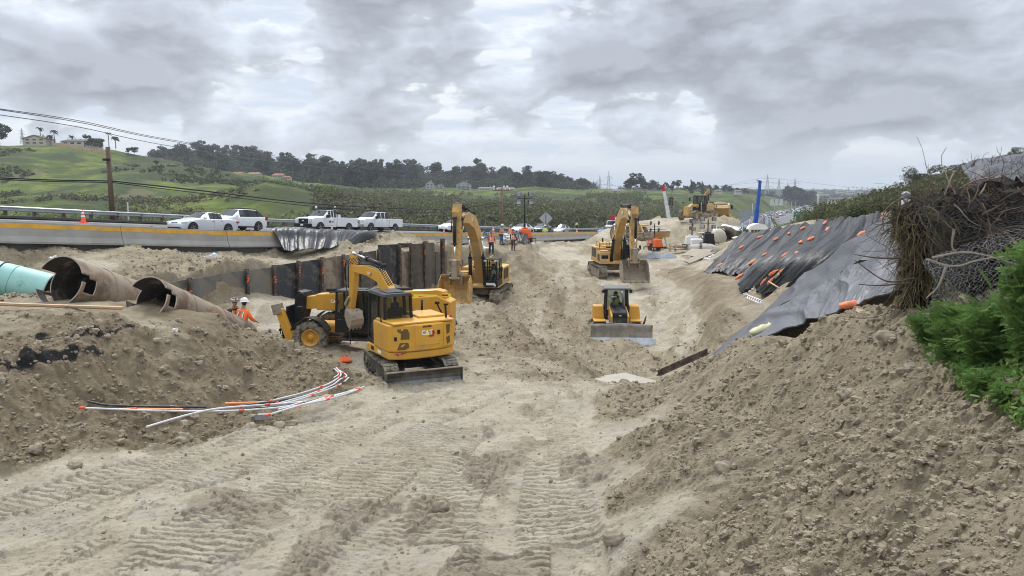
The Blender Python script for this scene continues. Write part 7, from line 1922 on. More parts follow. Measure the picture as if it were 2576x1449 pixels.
ppl(1291, 631, 66, 'worker in orange vest, brown trousers and dark cap, facing away', R(70), top=PANTD, legs=PANTS, hat='dark', hood=HV_O, h=1.82)
ppl(1371, 606, 89, 'worker in lime vest and jeans walking away under the road sign', R(85), top=HV_Y, vest=HV_Y, legs=JEAN, hat='white', h=1.9, pose='walk')
ppl(1638, 628, 86, 'worker in an orange jacket standing at the orange light tower', R(30), top=HV_O, vest=HV_O, legs=PANTD, hat='dark', h=1.7, coat=True, arms=((.35, 0, .3), (.3, 0, .3)))
q=P(1456, 584, 150);person('distant person in a lime vest behind the guard rail', (q[0], q[1]+5, q[2]+.2), S, top=HV_Y, vest=HV_Y, legs=PANTD, hat='dark', h=1.8)
q=P(606, 800, 26.6);person('worker in bright orange jacket and white hard hat behind the mound', (q[0], q[1], -5.75), R(75), top=HV_O, vest=HV_O, coat=True, legs=JEAN, hat='white', h=1.88, lean=.25, arms=((.25, .08, .1), (.25, .08, .1)), turn=R(15))
q=P(586, 795, 26.9);person('worker in black and yellow vest and brown stickered hard hat, head bent', (q[0]-.15, q[1], -5.68), R(-30), top=SHIRTD, vest=mat('hi_vis_amber', (.80, .36, .05), .7), legs=PANTD, hat='brown', h=1.84, lean=.4, turn=R(-20))
def seat_in(m, lx, ly, lz, label, **k):
 bpy.context.view_layer.update()
 M_=m.matrix_world;p=M_@Vector((lx, ly, lz))
 return person(label, tuple(p), m.rotation_euler.z, sit=True, **k)
seat_in(ex1, .72, 1.0, 1.38, 'machine operator in lime vest seated in the excavator by the wall', top=SHIRTD, vest=HV_Y, legs=JEAN, hat='dark', arms=((.35, .05, .15), (.35, .05, .15)), h=1.85)
seat_in(DOZ, -.85, 0, 1.32, 'machine operator in a lime shirt seated in the bulldozer cab', top=HV_Y, vest=HV_Y, legs=PANTD, hat='dark', arms=((.3, .1, .15), (.3, .1, .15)), h=1.75)
# --- diamond sign seen from behind
q=P(1373, 588, 104)
t=thing('road_sign', 'diamond road sign on a post, seen from its plain silver back', 'road sign', (q[0], q[1], q[2]-.3))
mb=MB();mb.box((0, 0, 1.6), (.09, .06, 3.4));mb.box((0, .0, 2.9), (.1, .05, 1.2));mb.build('post', GPOST, t)
mb=MB();mb.prism([(-.95, 2.45), (0, 1.5), (.95, 2.45), (0, 3.4)], .04, .06);mb.build('sign_panel', mat('sign_back', (.45, .47, .48), .45, .5, var=.06), t, bevel=.01)
# --- utility poles and wires
PW=mat('pole_wood', (.115, .078, .05), .9, var=.25, scale=6, streak=(1, 1, .08), bump=.3)
PW2=mat('pole_wood_pale', (.20, .12, .07), .9, var=.2, scale=6, streak=(1, 1, .08), bump=.3)
def pole(px, ytop, ybase, Y, r, label, m=PW, arms=False):
 A, B=P(px, ybase, Y), P(px, ytop, Y);B[0]=A[0];h=B[2]-A[2]+1.0
 t=thing('utility_pole', label, 'utility pole', (A[0], A[1], A[2]-1.0))
 mb=MB();mb.cyl((0, 0, 0), (0, 0, h), r, r*.8, seg=16);mb.build('pole', m, t)
 if arms:
  mb=MB();mb.box((0, -.1, h-.45), (2.8, .12, .14));mb.box((0, -.1, h-1.1), (.6, .08, .1));mb.build('crossarm', m, t)
  for x in(-1.25, -.6, .6, 1.25):mb=MB();mb.lathe([(0, .05), (.08, .09), (.12, .05), (.2, .07), (.26, .02)], (x, -.1, h-.38), (0, 0, 1), 10);mb.build('insulator', WHITEM, t)
  for x, w_ in((-1.2, .3), (.9, .35), (.35, .3)):mb=MB();mb.cyl((x, .2, h-.1), (x, .2, h+.3), .16, seg=10);mb.build('transformer', WHITEM, t)
 return t, np.array((A[0], A[1], B[2]))
t1, T1=pole(283, 370, 545, 55, .2, 'thick dark wooden utility pole cut off at the hill line, left of the cars')
mb=MB();mb.box((0, -.3, 4.15+1), (.5, .16, .16));mb.build('cable_clamp', BLACK, t1)
t2, T2=pole(1262, 472, 588, 118, .19, 'brown wooden utility pole with a crossarm and white cans above the excavator', PW2, True)
t3, T3=pole(1546, 790/1.0*0+505, 590, 175, .14, 'thin leaning utility pole behind the bucket truck')
t3.rotation_euler=(0, R(-3), 0)
WIRE=mat('cable_black', (.012, .012, .013), .6)
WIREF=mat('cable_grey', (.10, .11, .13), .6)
def wire(pts, r, label, m=WIRE, n=50):
 W=_cr(np.array([P(*q)for q in pts]), np.linspace(0, 1, n));c=W[0].copy()
 mb=MB();mb.tube(W-c, r, 5);tag(mb.build('overhead_wire', m, loc=c, fix=False), label, 'wire', 'overhead wires')
wire([(-60, 444, 50), (120, 452, 53), (283, 455, 55)], .055, 'thick black cable left of the dark utility pole')
wire([(-60, 449, 50), (120, 456, 53), (283, 459, 55)], .035, 'second black cable left of the dark utility pole, just under the thick one')
wire([(283, 455, 55), (520, 481, 62), (780, 511, 75), (1000, 524, 92), (1150, 524, 106), (1262, 509, 118)], .06, 'thick black cable sagging between the two utility poles')
wire([(283, 459, 55), (520, 488, 62), (780, 518, 75), (1000, 533, 92), (1150, 532, 106), (1262, 514, 118)], .035, 'lower black cable sagging between the two utility poles')
wire([(1262, 510, 118), (1400, 538, 145), (1480, 541, 160), (1546, 530, 175), (1600, 512, 190)], .055, 'black cable running right from the pole with the crossarm')
wire([(1262, 515, 118), (1330, 531, 132), (1400, 541, 145)], .04, 'short lower cable right of the pole with the crossarm')
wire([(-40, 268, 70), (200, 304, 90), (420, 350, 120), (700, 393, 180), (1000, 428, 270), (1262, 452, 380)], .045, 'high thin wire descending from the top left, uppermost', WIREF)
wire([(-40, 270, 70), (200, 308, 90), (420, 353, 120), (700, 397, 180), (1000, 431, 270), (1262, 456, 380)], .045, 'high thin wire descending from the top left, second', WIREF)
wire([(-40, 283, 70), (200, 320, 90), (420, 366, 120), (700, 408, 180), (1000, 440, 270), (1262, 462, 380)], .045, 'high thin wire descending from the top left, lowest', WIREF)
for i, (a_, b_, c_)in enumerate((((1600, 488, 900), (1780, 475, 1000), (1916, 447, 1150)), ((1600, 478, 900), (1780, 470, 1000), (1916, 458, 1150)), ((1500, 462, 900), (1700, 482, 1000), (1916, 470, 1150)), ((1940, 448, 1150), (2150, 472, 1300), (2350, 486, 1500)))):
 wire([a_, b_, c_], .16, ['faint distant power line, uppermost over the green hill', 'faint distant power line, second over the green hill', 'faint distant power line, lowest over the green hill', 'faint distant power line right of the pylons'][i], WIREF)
 # --- lattice pylons
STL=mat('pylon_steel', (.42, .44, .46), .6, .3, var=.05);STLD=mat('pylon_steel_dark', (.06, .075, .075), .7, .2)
def pylon(px, ytop, ybase, Y, label, m=STL, arms=3, w0=.2, thick=1.0, ybase_true=None, armw=.27):
 A, B=P(px, ybase, Y), P(px, ytop, Y);H=B[2]-A[2]
 t=thing('pylon', label, 'pylon', (A[0], A[1], A[2]))
 mb=MB();r=Y/F*.42*thick
 wd=lambda q:H*(w0*(1-q)**1.6+.045*(1-q**4)+.004)/2
 lev=[0, .16, .30, .42, .52, .61, .70, .79, .88, 1.0]
 for i in range(len(lev)-1):
  a0, a1=wd(lev[i]), wd(lev[i+1]);z0, z1=lev[i]*H, lev[i+1]*H
  cs0=[(a0, a0), (a0, -a0), (-a0, -a0), (-a0, a0)];cs1=[(a1, a1), (a1, -a1), (-a1, -a1), (-a1, a1)]
  for k in range(4):
   p, q_=cs0[k], cs1[k];n_=cs1[(k+1)%4];n0=cs0[(k+1)%4]
   mb.tube([(p[0], p[1], z0), (q_[0], q_[1], z1)], r, 4);
   if i<len(lev)-2:mb.tube([(p[0], p[1], z0), (n_[0], n_[1], z1)], r*.6, 3);mb.tube([(n0[0], n0[1], z0), (q_[0], q_[1], z1)], r*.6, 3)
   mb.tube([(q_[0], q_[1], z1), (n_[0], n_[1], z1)], r*.5, 3)
 mb.build('lattice_tower', m, t, fix=False)
 for k in range(arms):
  z=H*(.80-.19*k);w_=H*armw*(1+.12*(k==1))/2
  for s_ in(-1, 1):
   mb=MB();a0=wd(z/H)
   mb.tube([(s_*a0, 0, z), (s_*w_, 0, z+H*.01)], r*.8, 4);mb.tube([(s_*a0, 0, z+H*.055), (s_*w_, 0, z+H*.01)], r*.7, 3)
   for f in(.35, .68):mb.tube([(s_*(a0+(w_-a0)*f), 0, z+.003*H), (s_*(a0+(w_-a0)*(f-.3)), 0, z+H*.05*(1-f+.3))], r*.5, 3)
   mb.tube([(s_*w_, 0, z+H*.01), (s_*w_, 0, z-H*.035)], r*.7, 4)
   mb.build('crossarm', m, t, fix=False)
 return t
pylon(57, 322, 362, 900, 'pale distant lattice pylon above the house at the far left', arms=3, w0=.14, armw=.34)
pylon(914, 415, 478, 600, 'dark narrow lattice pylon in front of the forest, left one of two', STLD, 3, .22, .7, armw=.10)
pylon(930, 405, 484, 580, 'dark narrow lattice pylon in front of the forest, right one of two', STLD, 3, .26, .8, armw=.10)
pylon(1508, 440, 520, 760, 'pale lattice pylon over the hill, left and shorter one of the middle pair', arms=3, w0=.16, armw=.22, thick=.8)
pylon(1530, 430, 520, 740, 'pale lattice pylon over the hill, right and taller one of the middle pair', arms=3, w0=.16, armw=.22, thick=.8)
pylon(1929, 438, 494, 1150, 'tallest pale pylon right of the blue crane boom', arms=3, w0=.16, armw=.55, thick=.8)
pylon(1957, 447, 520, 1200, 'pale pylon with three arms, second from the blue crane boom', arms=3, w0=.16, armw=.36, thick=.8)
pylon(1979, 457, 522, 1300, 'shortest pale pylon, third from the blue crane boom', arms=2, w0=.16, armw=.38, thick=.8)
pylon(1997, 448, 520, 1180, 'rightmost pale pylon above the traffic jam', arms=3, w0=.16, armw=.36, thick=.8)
# --- cranes
CBLUE=mat('crane_blue', (.02, .10, .42), .45, dirt=.08);CWHT=mat('crane_white', (.62, .64, .66), .45, dirt=.08)
def crane(pts, wds, m, label, tipm=None, deck=None):
 A=P(*pts[0]);t=thing('crane', label, 'crane', A)
 for i in range(len(pts)-1):
  a_, b_=P(*pts[i])-A, P(*pts[i+1])-A;w_=wds[i]
  mb=MB();d=b_-a_;L_=np.linalg.norm(d)
  ang=math.atan2(d[0], d[2]);mb.M=Matrix.Translation(a_)@Matrix.Rotation(ang, 4, 'Y');mb.box((0, 0, L_/2), (w_, w_*.9, L_));mb.box((0, 0, L_), (w_*1.15, w_*1.05, .12))
  mb.build('boom_section', m if i<len(pts)-2 or tipm is None else tipm, t, bevel=.02)
 mb=MB();b_=P(*pts[-1])-A;mb.cyl((b_[0]-.1, b_[1]-.2, b_[2]), (b_[0]-.1, b_[1]+.2, b_[2]), wds[-1]*.55, seg=12);mb.tube([(b_[0]-.2, b_[1], b_[2]), (b_[0]-.5, b_[1]-.1, b_[2]+.2)], .05, 5);mb.build('boom_head', tipm or m, t)
 mb=MB();mb.box((0, .5, -1.2), (2.6, 5.5, 1.2));mb.box((0, 0, -.3), (1.5, 2.2, .9));mb.build('crane_carrier', m, t, bevel=.05)
 return t
c_=crane([(1683, 552, 122), (1676, 510, 122), (1670, 482, 122), (1668, 470, 122)], [.55, .46, .4, .4], CWHT, 'white telescopic crane boom with a red tip behind the far mound', RED)
mb=MB();o_=P(1680, 516, 120)-P(1683, 552, 122);mb.tube([o_, o_+(.8, 0, 2.6)], .04, 4);mb.box(tuple(o_+(.5, 0, .6)), (.7, .2, 1.4));mb.build('jib_frame', DARK, c_)
crane([(1900, 566, 96), (1904, 530, 96), (1909, 490, 96), (1912, 456, 96)], [.5, .4, .32, .26], CBLUE, 'tall blue telescopic crane boom in front of the far traffic')
mb=MB();q=P(2058, 507, 300);mb.cyl((0, 0, -4), (0, 0, 3.2), .45, .4, seg=12);mb.box((.0, 0, 3.3), (.7, .5, .3));mb.ell((0, 0, 3.7), (.25, .25, .35))
tag(mb.build('stone_post', mat('pale_post', (.45, .42, .34), .8), loc=q), 'pale tapering post with a dark cap rising from the brush on the right', 'post')
for px, Y, h in((1892, 420, 11), (1948, 520, 12), (1976, 560, 12), (1990, 600, 11), (2000, 620, 11)):
 p=P(px, 545, Y);p[2]=hz(p[0], p[1]);t=thing('street_lamp', 'tall street lamp beside the far freeway, %s'%{1892:'just left of the blue crane boom', 1948:'second from the left', 1976:'in the middle of the row', 1990:'fourth from the left', 2000:'rightmost, near the green sign'}[px], 'street lamp', p, 0, 'street lamps along the far freeway')
 mb=MB();mb.cyl((0, 0, 0), (0, 0, h), .22, .14, seg=8);mb.tube([(0, 0, h), (1.6, 0, h+.5)], .1, 5);mb.build('pole', STL, t);mb=MB();mb.box((1.9, 0, h+.5), (.9, .35, .18));mb.build('lamp_head', STL, t)
for px, py, Y in((1612/1.0*0+1852, 505, 400), ):
 pass
mb=MB()
q=P(1936, 517, 640)
for k in range(3):mb.prism([(k*4.0, 0), (k*4.0+3.4, 0), (k*4.0+3.4, 5.5), (k*4.0+1.0, 5.5)], 0, .3)
tag(mb.build('advertising_boards', mat('pale_board', (.5, .52, .54), .6, var=.2), loc=q), 'row of pale slanted boards at the foot of the green hill', 'boards')
q=P(2018, 539, 300)
t=thing('freeway_sign', 'green freeway sign over the far lanes', 'road sign', q, R(8))
SGN=mat('sign_green', (.0, .17, .10), .5, var=.05)
mb=MB();mb.box((0, 0, 0), (7.4, .15, 2.2));sp=mb.build('sign_panel', SGN, t, bevel=.05)
mb=MB()
for x, w_, z, h in((0, 7.2, 1.04, .06), (0, 7.2, -1.04, .06), (-3.6, .06, 0, 2.1), (3.6, .06, 0, 2.1)):mb.box((x, -.085, z), (w_, .02, h))
mb.build('sign_border', WTXT, sp)
text(sp, 'El Camino Real', .98, (0, -.1, .28), (R(90), 0, 0), WTXT, bold=.01, sx=.95);text(sp, '1/2 MILE', .6, (0, -.1, -.6), (R(90), 0, 0), WTXT, bold=.008)
mb=MB();mb.box((3.2, .2, -3.5), (.3, .3, 6));mb.box((-3.2, .2, -3.5), (.3, .3, 6));mb.build('sign_leg', STL, t)
# --- traffic jam on the far freeway
def far_car(paint, kind=0):
 h=2.3;H=(1.45, 1.75, 2.2)[kind]
 t=thing('car', 'car', 'car')
 mb=MB()
 prof=[(h, .7), (h-.1, .8), (.95, 1.0), (.35, H), (-1.3, H), (-1.9, 1.08 if kind==0 else H-.1), (-h, .95 if kind==0 else 1.0), (-h, .3), (h, .3)]
 mb.prism(prof, -.88, .88);mb.build('body', paint, t, bevel=.1)
 mb=MB();mb.add([(.93, -.72, 1.04), (.93, .72, 1.04), (.42, .66, H-.08), (.42, -.66, H-.08)], [(0, 1, 2, 3)])
 for s_ in(-1, 1):mb.add([(.75, s_*.90, 1.03), (-1.5, s_*.90, 1.03), (-1.2, s_*.90, H-.1), (.35, s_*.90, H-.1)], [(0, 1, 2, 3)])
 V=mb.v[0];V[:, 0]+=.05;V[:, 2]+=.02
 mb.build('windows', GLASSD, t, fix=False)
 for x in(1.4, -1.4):
  mb=MB();mb.cyl((x, -.9, .33), (x, .9, .33), .33, seg=12);mb.build('wheel', RUBBER, t)
 return t
paints=[WHITE, WHITE, SILV, PEARL, DGRN, BLACK, mat('grey_paint', (.16, .17, .18), .3, .4, coat=.6), WHITE, RED, BLUEP]
cname=['white', 'bright white', 'silver', 'pearl', 'dark green', 'black', 'grey', 'plain white', 'red', 'blue']
protos={}
k=0
rows=[(s, l)for s in np.linspace(.30, .83, 26)for l in(.07, .16, .25, .345, .44)]
random.seed(3)
laneN={.07:'leftmost lane', .16:'second lane', .25:'middle lane', .345:'fourth lane', .44:'innermost lane'}
for s, l in rows:
 if random.random()<(.38 if l<.3 else .55)or k>70:continue
 s2=s+random.uniform(-.006, .006)
 pi=random.choice([0, 1, 2, 3, 4, 5, 6, 7, 2, 0, 4, 5, 6, 8 if random.random()<.2 else 0, 9 if random.random()<.3 else 1]);kd=random.choice([0, 0, 0, 1, 1, 2 if random.random()<.35 else 0])
 key=(pi, kd)
 if key not in protos:protos[key]=far_car(paints[pi], kd);c=protos[key]
 else:c=copy_tree(protos[key])
 A, B=fway_pt(s2, l+.01), fway_pt(s2+.01, l+.01);d=A-B
 c.location=A+(0, 0, .02);c.rotation_euler=(0, -math.asin(d[2]/np.linalg.norm(d)), math.atan2(d[1], d[0]))
 tag(c, '%s %s in the %s of the distant traffic jam'%(cname[pi], ('car', 'tall car', 'van')[kd], laneN[l]), 'car', 'cars in the distant traffic jam');k+=1
 # --- stores and clutter on the right
q=P(1773, 612, 74)
t=thing('mixer_drum', 'rusty white mixer drum lying on its side beside the black sheet', 'mixer drum', (q[0], q[1], gz(q[0], q[1])+.75), R(172))
mb=MB();mb.lathe([(-1.8, .18), (-1.6, .55), (-.6, .85), (.5, .82), (1.5, .55), (1.65, .5), (1.65, .42), (1.3, .4)], (0, 0, 0), (1, 0, .08), 28);mb.build('drum', mat('drum_steel', (.42, .39, .34), .7, .1, var=.2, scale=3, dirt=.45, dscale=3, dcol=(.22, .16, .11)), t)
mb=MB();mb.lathe([(.4, .86), (.4, .9), (.6, .88), (.6, .83)], (0, 0, 0), (1, 0, .08), 28);mb.build('drum_ring', RUST, t)
q=P(1800, 592, 84)
mb=MB();mb.lathe([(0, 1.1), (.0, 1.0), (1.2, .95), (1.7, .6), (1.9, .25), (1.9, .0)], (0, 0, 0), (.2, -.3, .9), 20);mb.box((-1.3, 0, .7), (1.4, 1.2, 1.4));mb.v[-1]=mb.v[-1]
tag(mb.build('tank', mat('cream_tank', (.45, .42, .33), .6, dirt=.3), loc=(q[0], q[1], gz(q[0], q[1])), bevel=.02), 'cream hopper beside a dark box, behind the dark light tower', 'tank')
q=P(1742, 622, 81);mb=MB();mb.box((0, 0, .6), (1.35, 1.1, 1.15), top=(.9, .9));o=mb.build('water_tank', WHITEM, loc=(q[0]+.2, q[1]-1, gz(q[0], q[1]-1)), bevel=.12);tag(o, 'white rounded plastic tank at the foot of the white light tower', 'tank')
q=P(1757, 622, 82);mb=MB();mb.box((0, 0, .5), (.7, .8, .95), top=(.85, .85));tag(mb.build('generator', ORANGE, loc=(q[0]+.35, q[1]-.4, gz(q[0], q[1])), bevel=.08), 'orange generator right of the white tank', 'generator')
q=P(1640, 612, 90);t=thing('hopper', 'yellow concrete hopper with a pale rim behind the orange light tower', 'hopper', (q[0]+.8, q[1]+1.5, gz(q[0], q[1]+1.5)))
mb=MB();mb.lathe([(1.0, .4), (2.2, 1.6), (2.35, 1.6)], (0, 0, 0), (0, 0, 1), 24);mb.box((0, 0, 1.9), (2.8, 2.0, .7), top=(1.1, 1.1));mb.build('bin', mat('ochre', (.5, .33, .12), .7, dirt=.3), t);mb=MB();mb.lathe([(2.3, 1.7), (2.42, 1.72), (2.42, 1.5)], (0, 0, 0), (0, 0, 1), 24);mb.build('rim', WHITEM, t);mb=MB()
for x in(-1.2, 1.2):mb.tube([(x*1.2, 0, 0), (x*.8, 0, 1.8)], .08, 6)
mb.build('stand', WHITEM, t)
q=P(1722, 640, 79)
t=thing('work_bench', 'low timber rack with scrap boards before the white tank', 'rack', (q[0], q[1], gz(q[0], q[1])))
for x in(-1.6, -1.0, 2.2):
 mb=MB();mb.box((x, 0, .45), (.1, .5, .9));mb.build('upright', WOOD, t)
mb=MB()
for k in range(6):mb.box((random.uniform(-.4, .8), random.uniform(-.5, .4), .25+.07*k), (random.uniform(2, 3.6), .18, .05), rot=(0, random.uniform(-.06, .06), random.uniform(-.15, .15)))
mb.build('scrap_boards', mat('old_board', (.2, .14, .09), .85, var=.25, scale=3), t)
STP=mat('road_plate_steel', (.30, .255, .19), .65, .15, var=.12, scale=1.5, dirt=.35, dscale=1.5, dcol=(.34, .30, .23))
def plate4(pts, label, th=.05):
 V=np.array([P(*q)for q in pts]);c=V.mean(0);V=V-c;n_=np.cross(V[1]-V[0], V[3]-V[0]);n_/=np.linalg.norm(n_);n_*=np.sign(n_[2])
 mb=MB();mb.add(np.vstack([V, V-n_*th]), [(0, 1, 2, 3), (7, 6, 5, 4), (0, 4, 5, 1), (1, 5, 6, 2), (2, 6, 7, 3), (3, 7, 4, 0)])
 return tag(mb.build('steel_road_plate', STP, loc=c), label, 'steel plate', 'steel road plates beside the ramp')
plate4([(1716, 641, 71), (1752, 617, 75), (1800, 621, 74), (1768, 647, 70)], 'flat pale steel road plate, farther and wider one')
plate4([(1722, 656, 66), (1772, 632, 69), (1801, 634, 69), (1734, 662, 65.4)], 'flat grey steel road plate, lower one with dark edge', .09)
GRAV=mat('grey_gravel', (.24, .26, .28), .9, var=.3, scale=14, bump=.8, bscale=30)
for px, py, Y, w_, lb in((1647, 640, 78, 1.5, 'left small heap of grey gravel beside the road plates'), (1680, 638, 77.5, 1.35, 'right small heap of grey gravel beside the road plates')):
 p=P(px, py, Y);p[2]=gz(p[0], p[1])-.1;n=26
 G=np.array([[(w_*(i/n)*math.cos(j*2*math.pi/24), w_*.8*(i/n)*math.sin(j*2*math.pi/24), .62*(1-(i/n)**1.3)+random.uniform(-.02, .02))for j in range(25)]for i in range(n+1)])
 mb=MB();mb.grid(G);tag(mb.build('gravel_heap', GRAV, loc=p), lb, 'gravel heap', 'small gravel heaps')
def lumps(center, spread, n, size, m, name, label, cat, seed=1, kind=None):
 rg=np.random.default_rng(seed);mb=MB();c=np.array(center)
 for i in range(n):
  x, y=c[0]+rg.normal(0, spread[0]), c[1]+rg.normal(0, spread[1]);z=gz(x, y)
  s_=size*rg.uniform(.5, 1.3);e_=MB();e_.ell((0, 0, 0), (s_, s_*rg.uniform(.6, 1), s_*rg.uniform(.4, .8)), 8, 6)
  V=e_.v[0];V=V*(1+.25*rg.normal(size=(len(V), 1))*.5);V=V+(x-c[0], y-c[1], z-c[2]+s_*.2)
  mb.add(V, e_.f, 0, False)
 return tag(mb.build(name, m, loc=c, fix=False), label, cat, kind=kind)
q=P(1792, 632, 70);lumps((q[0], q[1], q[2]), (.5, .8), 9, .28, BAGY, 'cement_bags', 'heap of pale yellow bags beside the mixer drum', 'bags', 2)
q=P(1898, 707, 43);lumps((q[0], q[1], q[2]), (.5, .5), 26, .13, mat('pale_rubble', (.52, .49, .42), .9, var=.15), 'rubble', 'small patch of pale broken rubble at the hem of the black sheet', 'rubble', 3)
q=P(1783, 659, 62);lumps((q[0], q[1], q[2]), (.3, .5), 6, .18, WHITEM, 'plastic_litter', 'crumpled white plastic litter near the end of the steel road plates', 'litter', 5)
for px, py, Y, lb, sc in((527, 655, 38, 'crumpled pale blue and white sack lying on the cut slope below the barrier', 1.0), (840, 632, 49, 'small white scrap of plastic under the hanging black sheet', .5), (133, 655, 31, 'small white rag on the cut face at the left', .45), (430, 848, 19.6, 'torn grey plastic scrap on the mound', .5)):
 p=P(px, py, Y)
 G=.62*np.array([[(.5*a_+.1*random.random(), .35*b_+.08*random.random(), .18*math.sin(a_*2.5)*math.sin(b_*2)+.16*random.random())for b_ in np.linspace(-1, 1, 9)]for a_ in np.linspace(-1, 1, 12)])*sc
 mb=MB();mb.grid(G);p[2]=p[2]+.1
 o=mb.build('plastic_sack', mat('sack_blue_white' if sc==1 else 'scrap_white', (.42, .55, .66)if sc==1 else(.6, .6, .6), .5, col2=(.75, .75, .74), scale=4), loc=p);o.rotation_euler=(R(35), 0, .2)
 tag(o, lb, 'litter')
def ladder():
 A, B=P(1880, 742, 37.6), P(1926, 760, 36.2);C=P(1876, 752, 37.0)
 t=thing('ladder', 'aluminium ladder lying on the slope at the hem of the black sheet', 'ladder', A)
 AL=mat('aluminium', (.68, .70, .72), .35, .6)
 u=B-A;L_=np.linalg.norm(u)*1.05;u/=np.linalg.norm(u);v=P(1874, 757, 36.8)-A;v=v/np.linalg.norm(v)*.46
 for k in range(2):mb=MB();mb.tube([v*k, v*k+u*L_], .03, 4);mb.build('side_rail', AL, t)
 for k in range(9):
  mb=MB();p=u*(L_*(k+.5)/9);mb.tube([p, p+v], .02, 5);mb.build('rung', AL, t)
ladder()
A, B=P(1933, 715, 38.5), P(1960, 733, 34.5);mb=MB();mb.tube([(0, 0, 0), B-A], .045, 4);tag(mb.build('wooden_stake', WOOD, loc=A+(0, 0, .15)), 'pale wooden stake between the orange bags and the grey sheet', 'stake')
A, B=P(1950, 706, 38.3), P(1975, 690, 40);mb=MB();mb.tube([(0, 0, 0), B-A], .09, 4);tag(mb.build('old_board', mat('grey_board', (.33, .31, .25), .85), loc=A+(0, 0, .2)), 'grey board on the black sheet between two orange bags', 'board')
A, B=P(1655, 962, 25.5), P(1779, 905, 27.5);mb=MB();d=B-A;L_=np.linalg.norm(d);mb.M=Matrix.Translation(d/2)@Matrix.Rotation(math.atan2(d[1], d[0]), 4, 'Z')@Matrix.Rotation(-math.asin(d[2]/L_), 4, 'Y');mb.box((0, 0, 0), (L_, .16, .03));mb.box((0, 0, .1), (L_, .03, .2))
tag(mb.build('steel_rail', RUST, loc=A+(0, 0, .25)), 'dark steel beam running along the foot of the grey sheets', 'beam')
A=P(1576, 968, 27.0);mb=MB();mb.box((0, 0, 0), (2.1, 3.0, .12), rot=(R(-3), 0, R(28)))
tag(mb.build('concrete_slab', mat('pale_slab', (.36, .33, .27), .85, var=.08, dirt=.2, obj=False), loc=(A[0], A[1], A[2]+.05), bevel=.02), 'pale flat slab in the gap between the yard and the dirt pile', 'slab')
A, B=P(1404, 916, 31), P(1382, 921, 30.6)
mb=MB();mb.box((0, 0, 0), (.9, .14, .06), rot=(0, 0, .3));tag(mb.build('wood_scrap', WOOD, loc=P(1393, 918, 30.8)+(0, 0, .1)), 'small piece of yellow timber at the edge of the trench', 'board')
A=[P(2172, 792, 12.6), P(2215, 806, 12.0), P(2275, 842, 11.2), P(2270, 858, 11.1), P(2205, 822, 11.9), P(2168, 800, 12.5)]
mb=MB();A=np.array(A);c=A.mean(0);V=A-c;mb.add(np.vstack([V, V+(.02, .3, .03)]), [(0, 1, 2, 3, 4, 5), (11, 10, 9, 8, 7, 6)]+[(i, (i+1)%6, (i+1)%6+6, i+6)for i in range(6)])
tag(mb.build('bent_board', mat('pinkish_board', (.36, .25, .18), .8, var=.12, scale=2, dirt=.2), loc=c+(0, 0, .05)), 'bent pinkish brown board lying behind the crest of the dirt pile', 'board')
q=P(1906, 580, 66)
t=thing('covered_pallet', 'wooden pallet stood upright under a white cover at the top of the black sheet', 'pallet', q, s=.62)
mb=MB()
for k in range(5):mb.box((-1.0+.5*k, 0, -.25), (.12, .12, 1.0))
for z in(-.7, .2):mb.box((0, -.02, z), (2.2, .1, .14))
mb.build('pallet', WOOD, t);mb=MB();th=np.linspace(0, math.pi, 14);G=np.array([[(1.35*math.cos(a_)+.1, y, .15+.85*math.sin(a_))for a_ in th]for y in(-.35, .3, 1.4)]);mb.grid(G);mb.add(G[0], [tuple(range(14))]);mb.add([(-1.35, -.3, .2), (-1.0, -.3, .9), (-1.1, -.3, -.9), (-1.6, -.3, -1.0)], [(0, 1, 2, 3)]);mb.build('white_cover', WHITEM, t)
q=P(1953, 586, 63);mb=MB();mb.ell((0, 0, 0), (.95, .8, .5), 18, 10);tag(mb.build('covered_heap', WHITEM, loc=q-(0, 0, .3)), 'white domed cover right of the upright pallet', 'cover')
q=P(1874, 594, 66);mb=MB();mb.ell((0, 0, 0), (1.2, .4, .16), 14, 8);tag(mb.build('rolled_cover', WHITEM, loc=q-(0, 0, .15)), 'long white roll on the top left edge of the black sheet', 'cover')
q=P(1822, 600, 90)
t=thing('concrete_culvert', 'dark arched culvert mouth in the mound behind the light towers', 'culvert', q, 0)
mb=MB();th=np.linspace(0, math.pi, 16);
for y0_, y1_, r0, r1 in((0, .0, 1.35, 1.9), (0, 4.0, 1.35, 1.35), (0, 4.0, 1.9, 1.9)):
 mb.grid(np.array([[(r0*math.cos(a_), y0_, r0*math.sin(a_)*.9-.2)for a_ in th], [(r1*math.cos(a_), y1_, r1*math.sin(a_)*.9-.2)for a_ in th]]))
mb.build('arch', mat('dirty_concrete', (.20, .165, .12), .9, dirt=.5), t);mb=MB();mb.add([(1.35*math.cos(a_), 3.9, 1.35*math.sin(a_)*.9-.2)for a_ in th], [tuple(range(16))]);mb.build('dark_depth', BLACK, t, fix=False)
small_sheet([[(1795, 574, 91), (1825, 568, 92), (1862, 575, 93)], [(1792, 583, 89.5), (1825, 580, 90), (1865, 584, 91)]], 16, 50, .12, WHITEM, 'white tarp scrap lying over the culvert mouth', 4)
for px, Y, lb in((1866, 72, 'pale steel stake left of the bushes beside the black sheet'), (1891*0+1885, 84, 'grey steel tube standing in the bushes')):
 A=P(px, 615, Y);mb=MB();mb.cyl((0, 0, -.5), (0, 0, 2.1), .05, seg=8);tag(mb.build('steel_stake', STL, loc=A), lb, 'stake')
q=P(1870, 548, 108);mb=MB();mb.box((0, 0, .4), (1.2, .1, 1.6));mb.box((.9, 0.02, .4), (.5, .1, 1.5));tag(mb.build('grey_panel', mat('grey_panel', (.30, .33, .36), .5, .2), loc=q), 'upright grey panel right of the haul truck', 'panel')
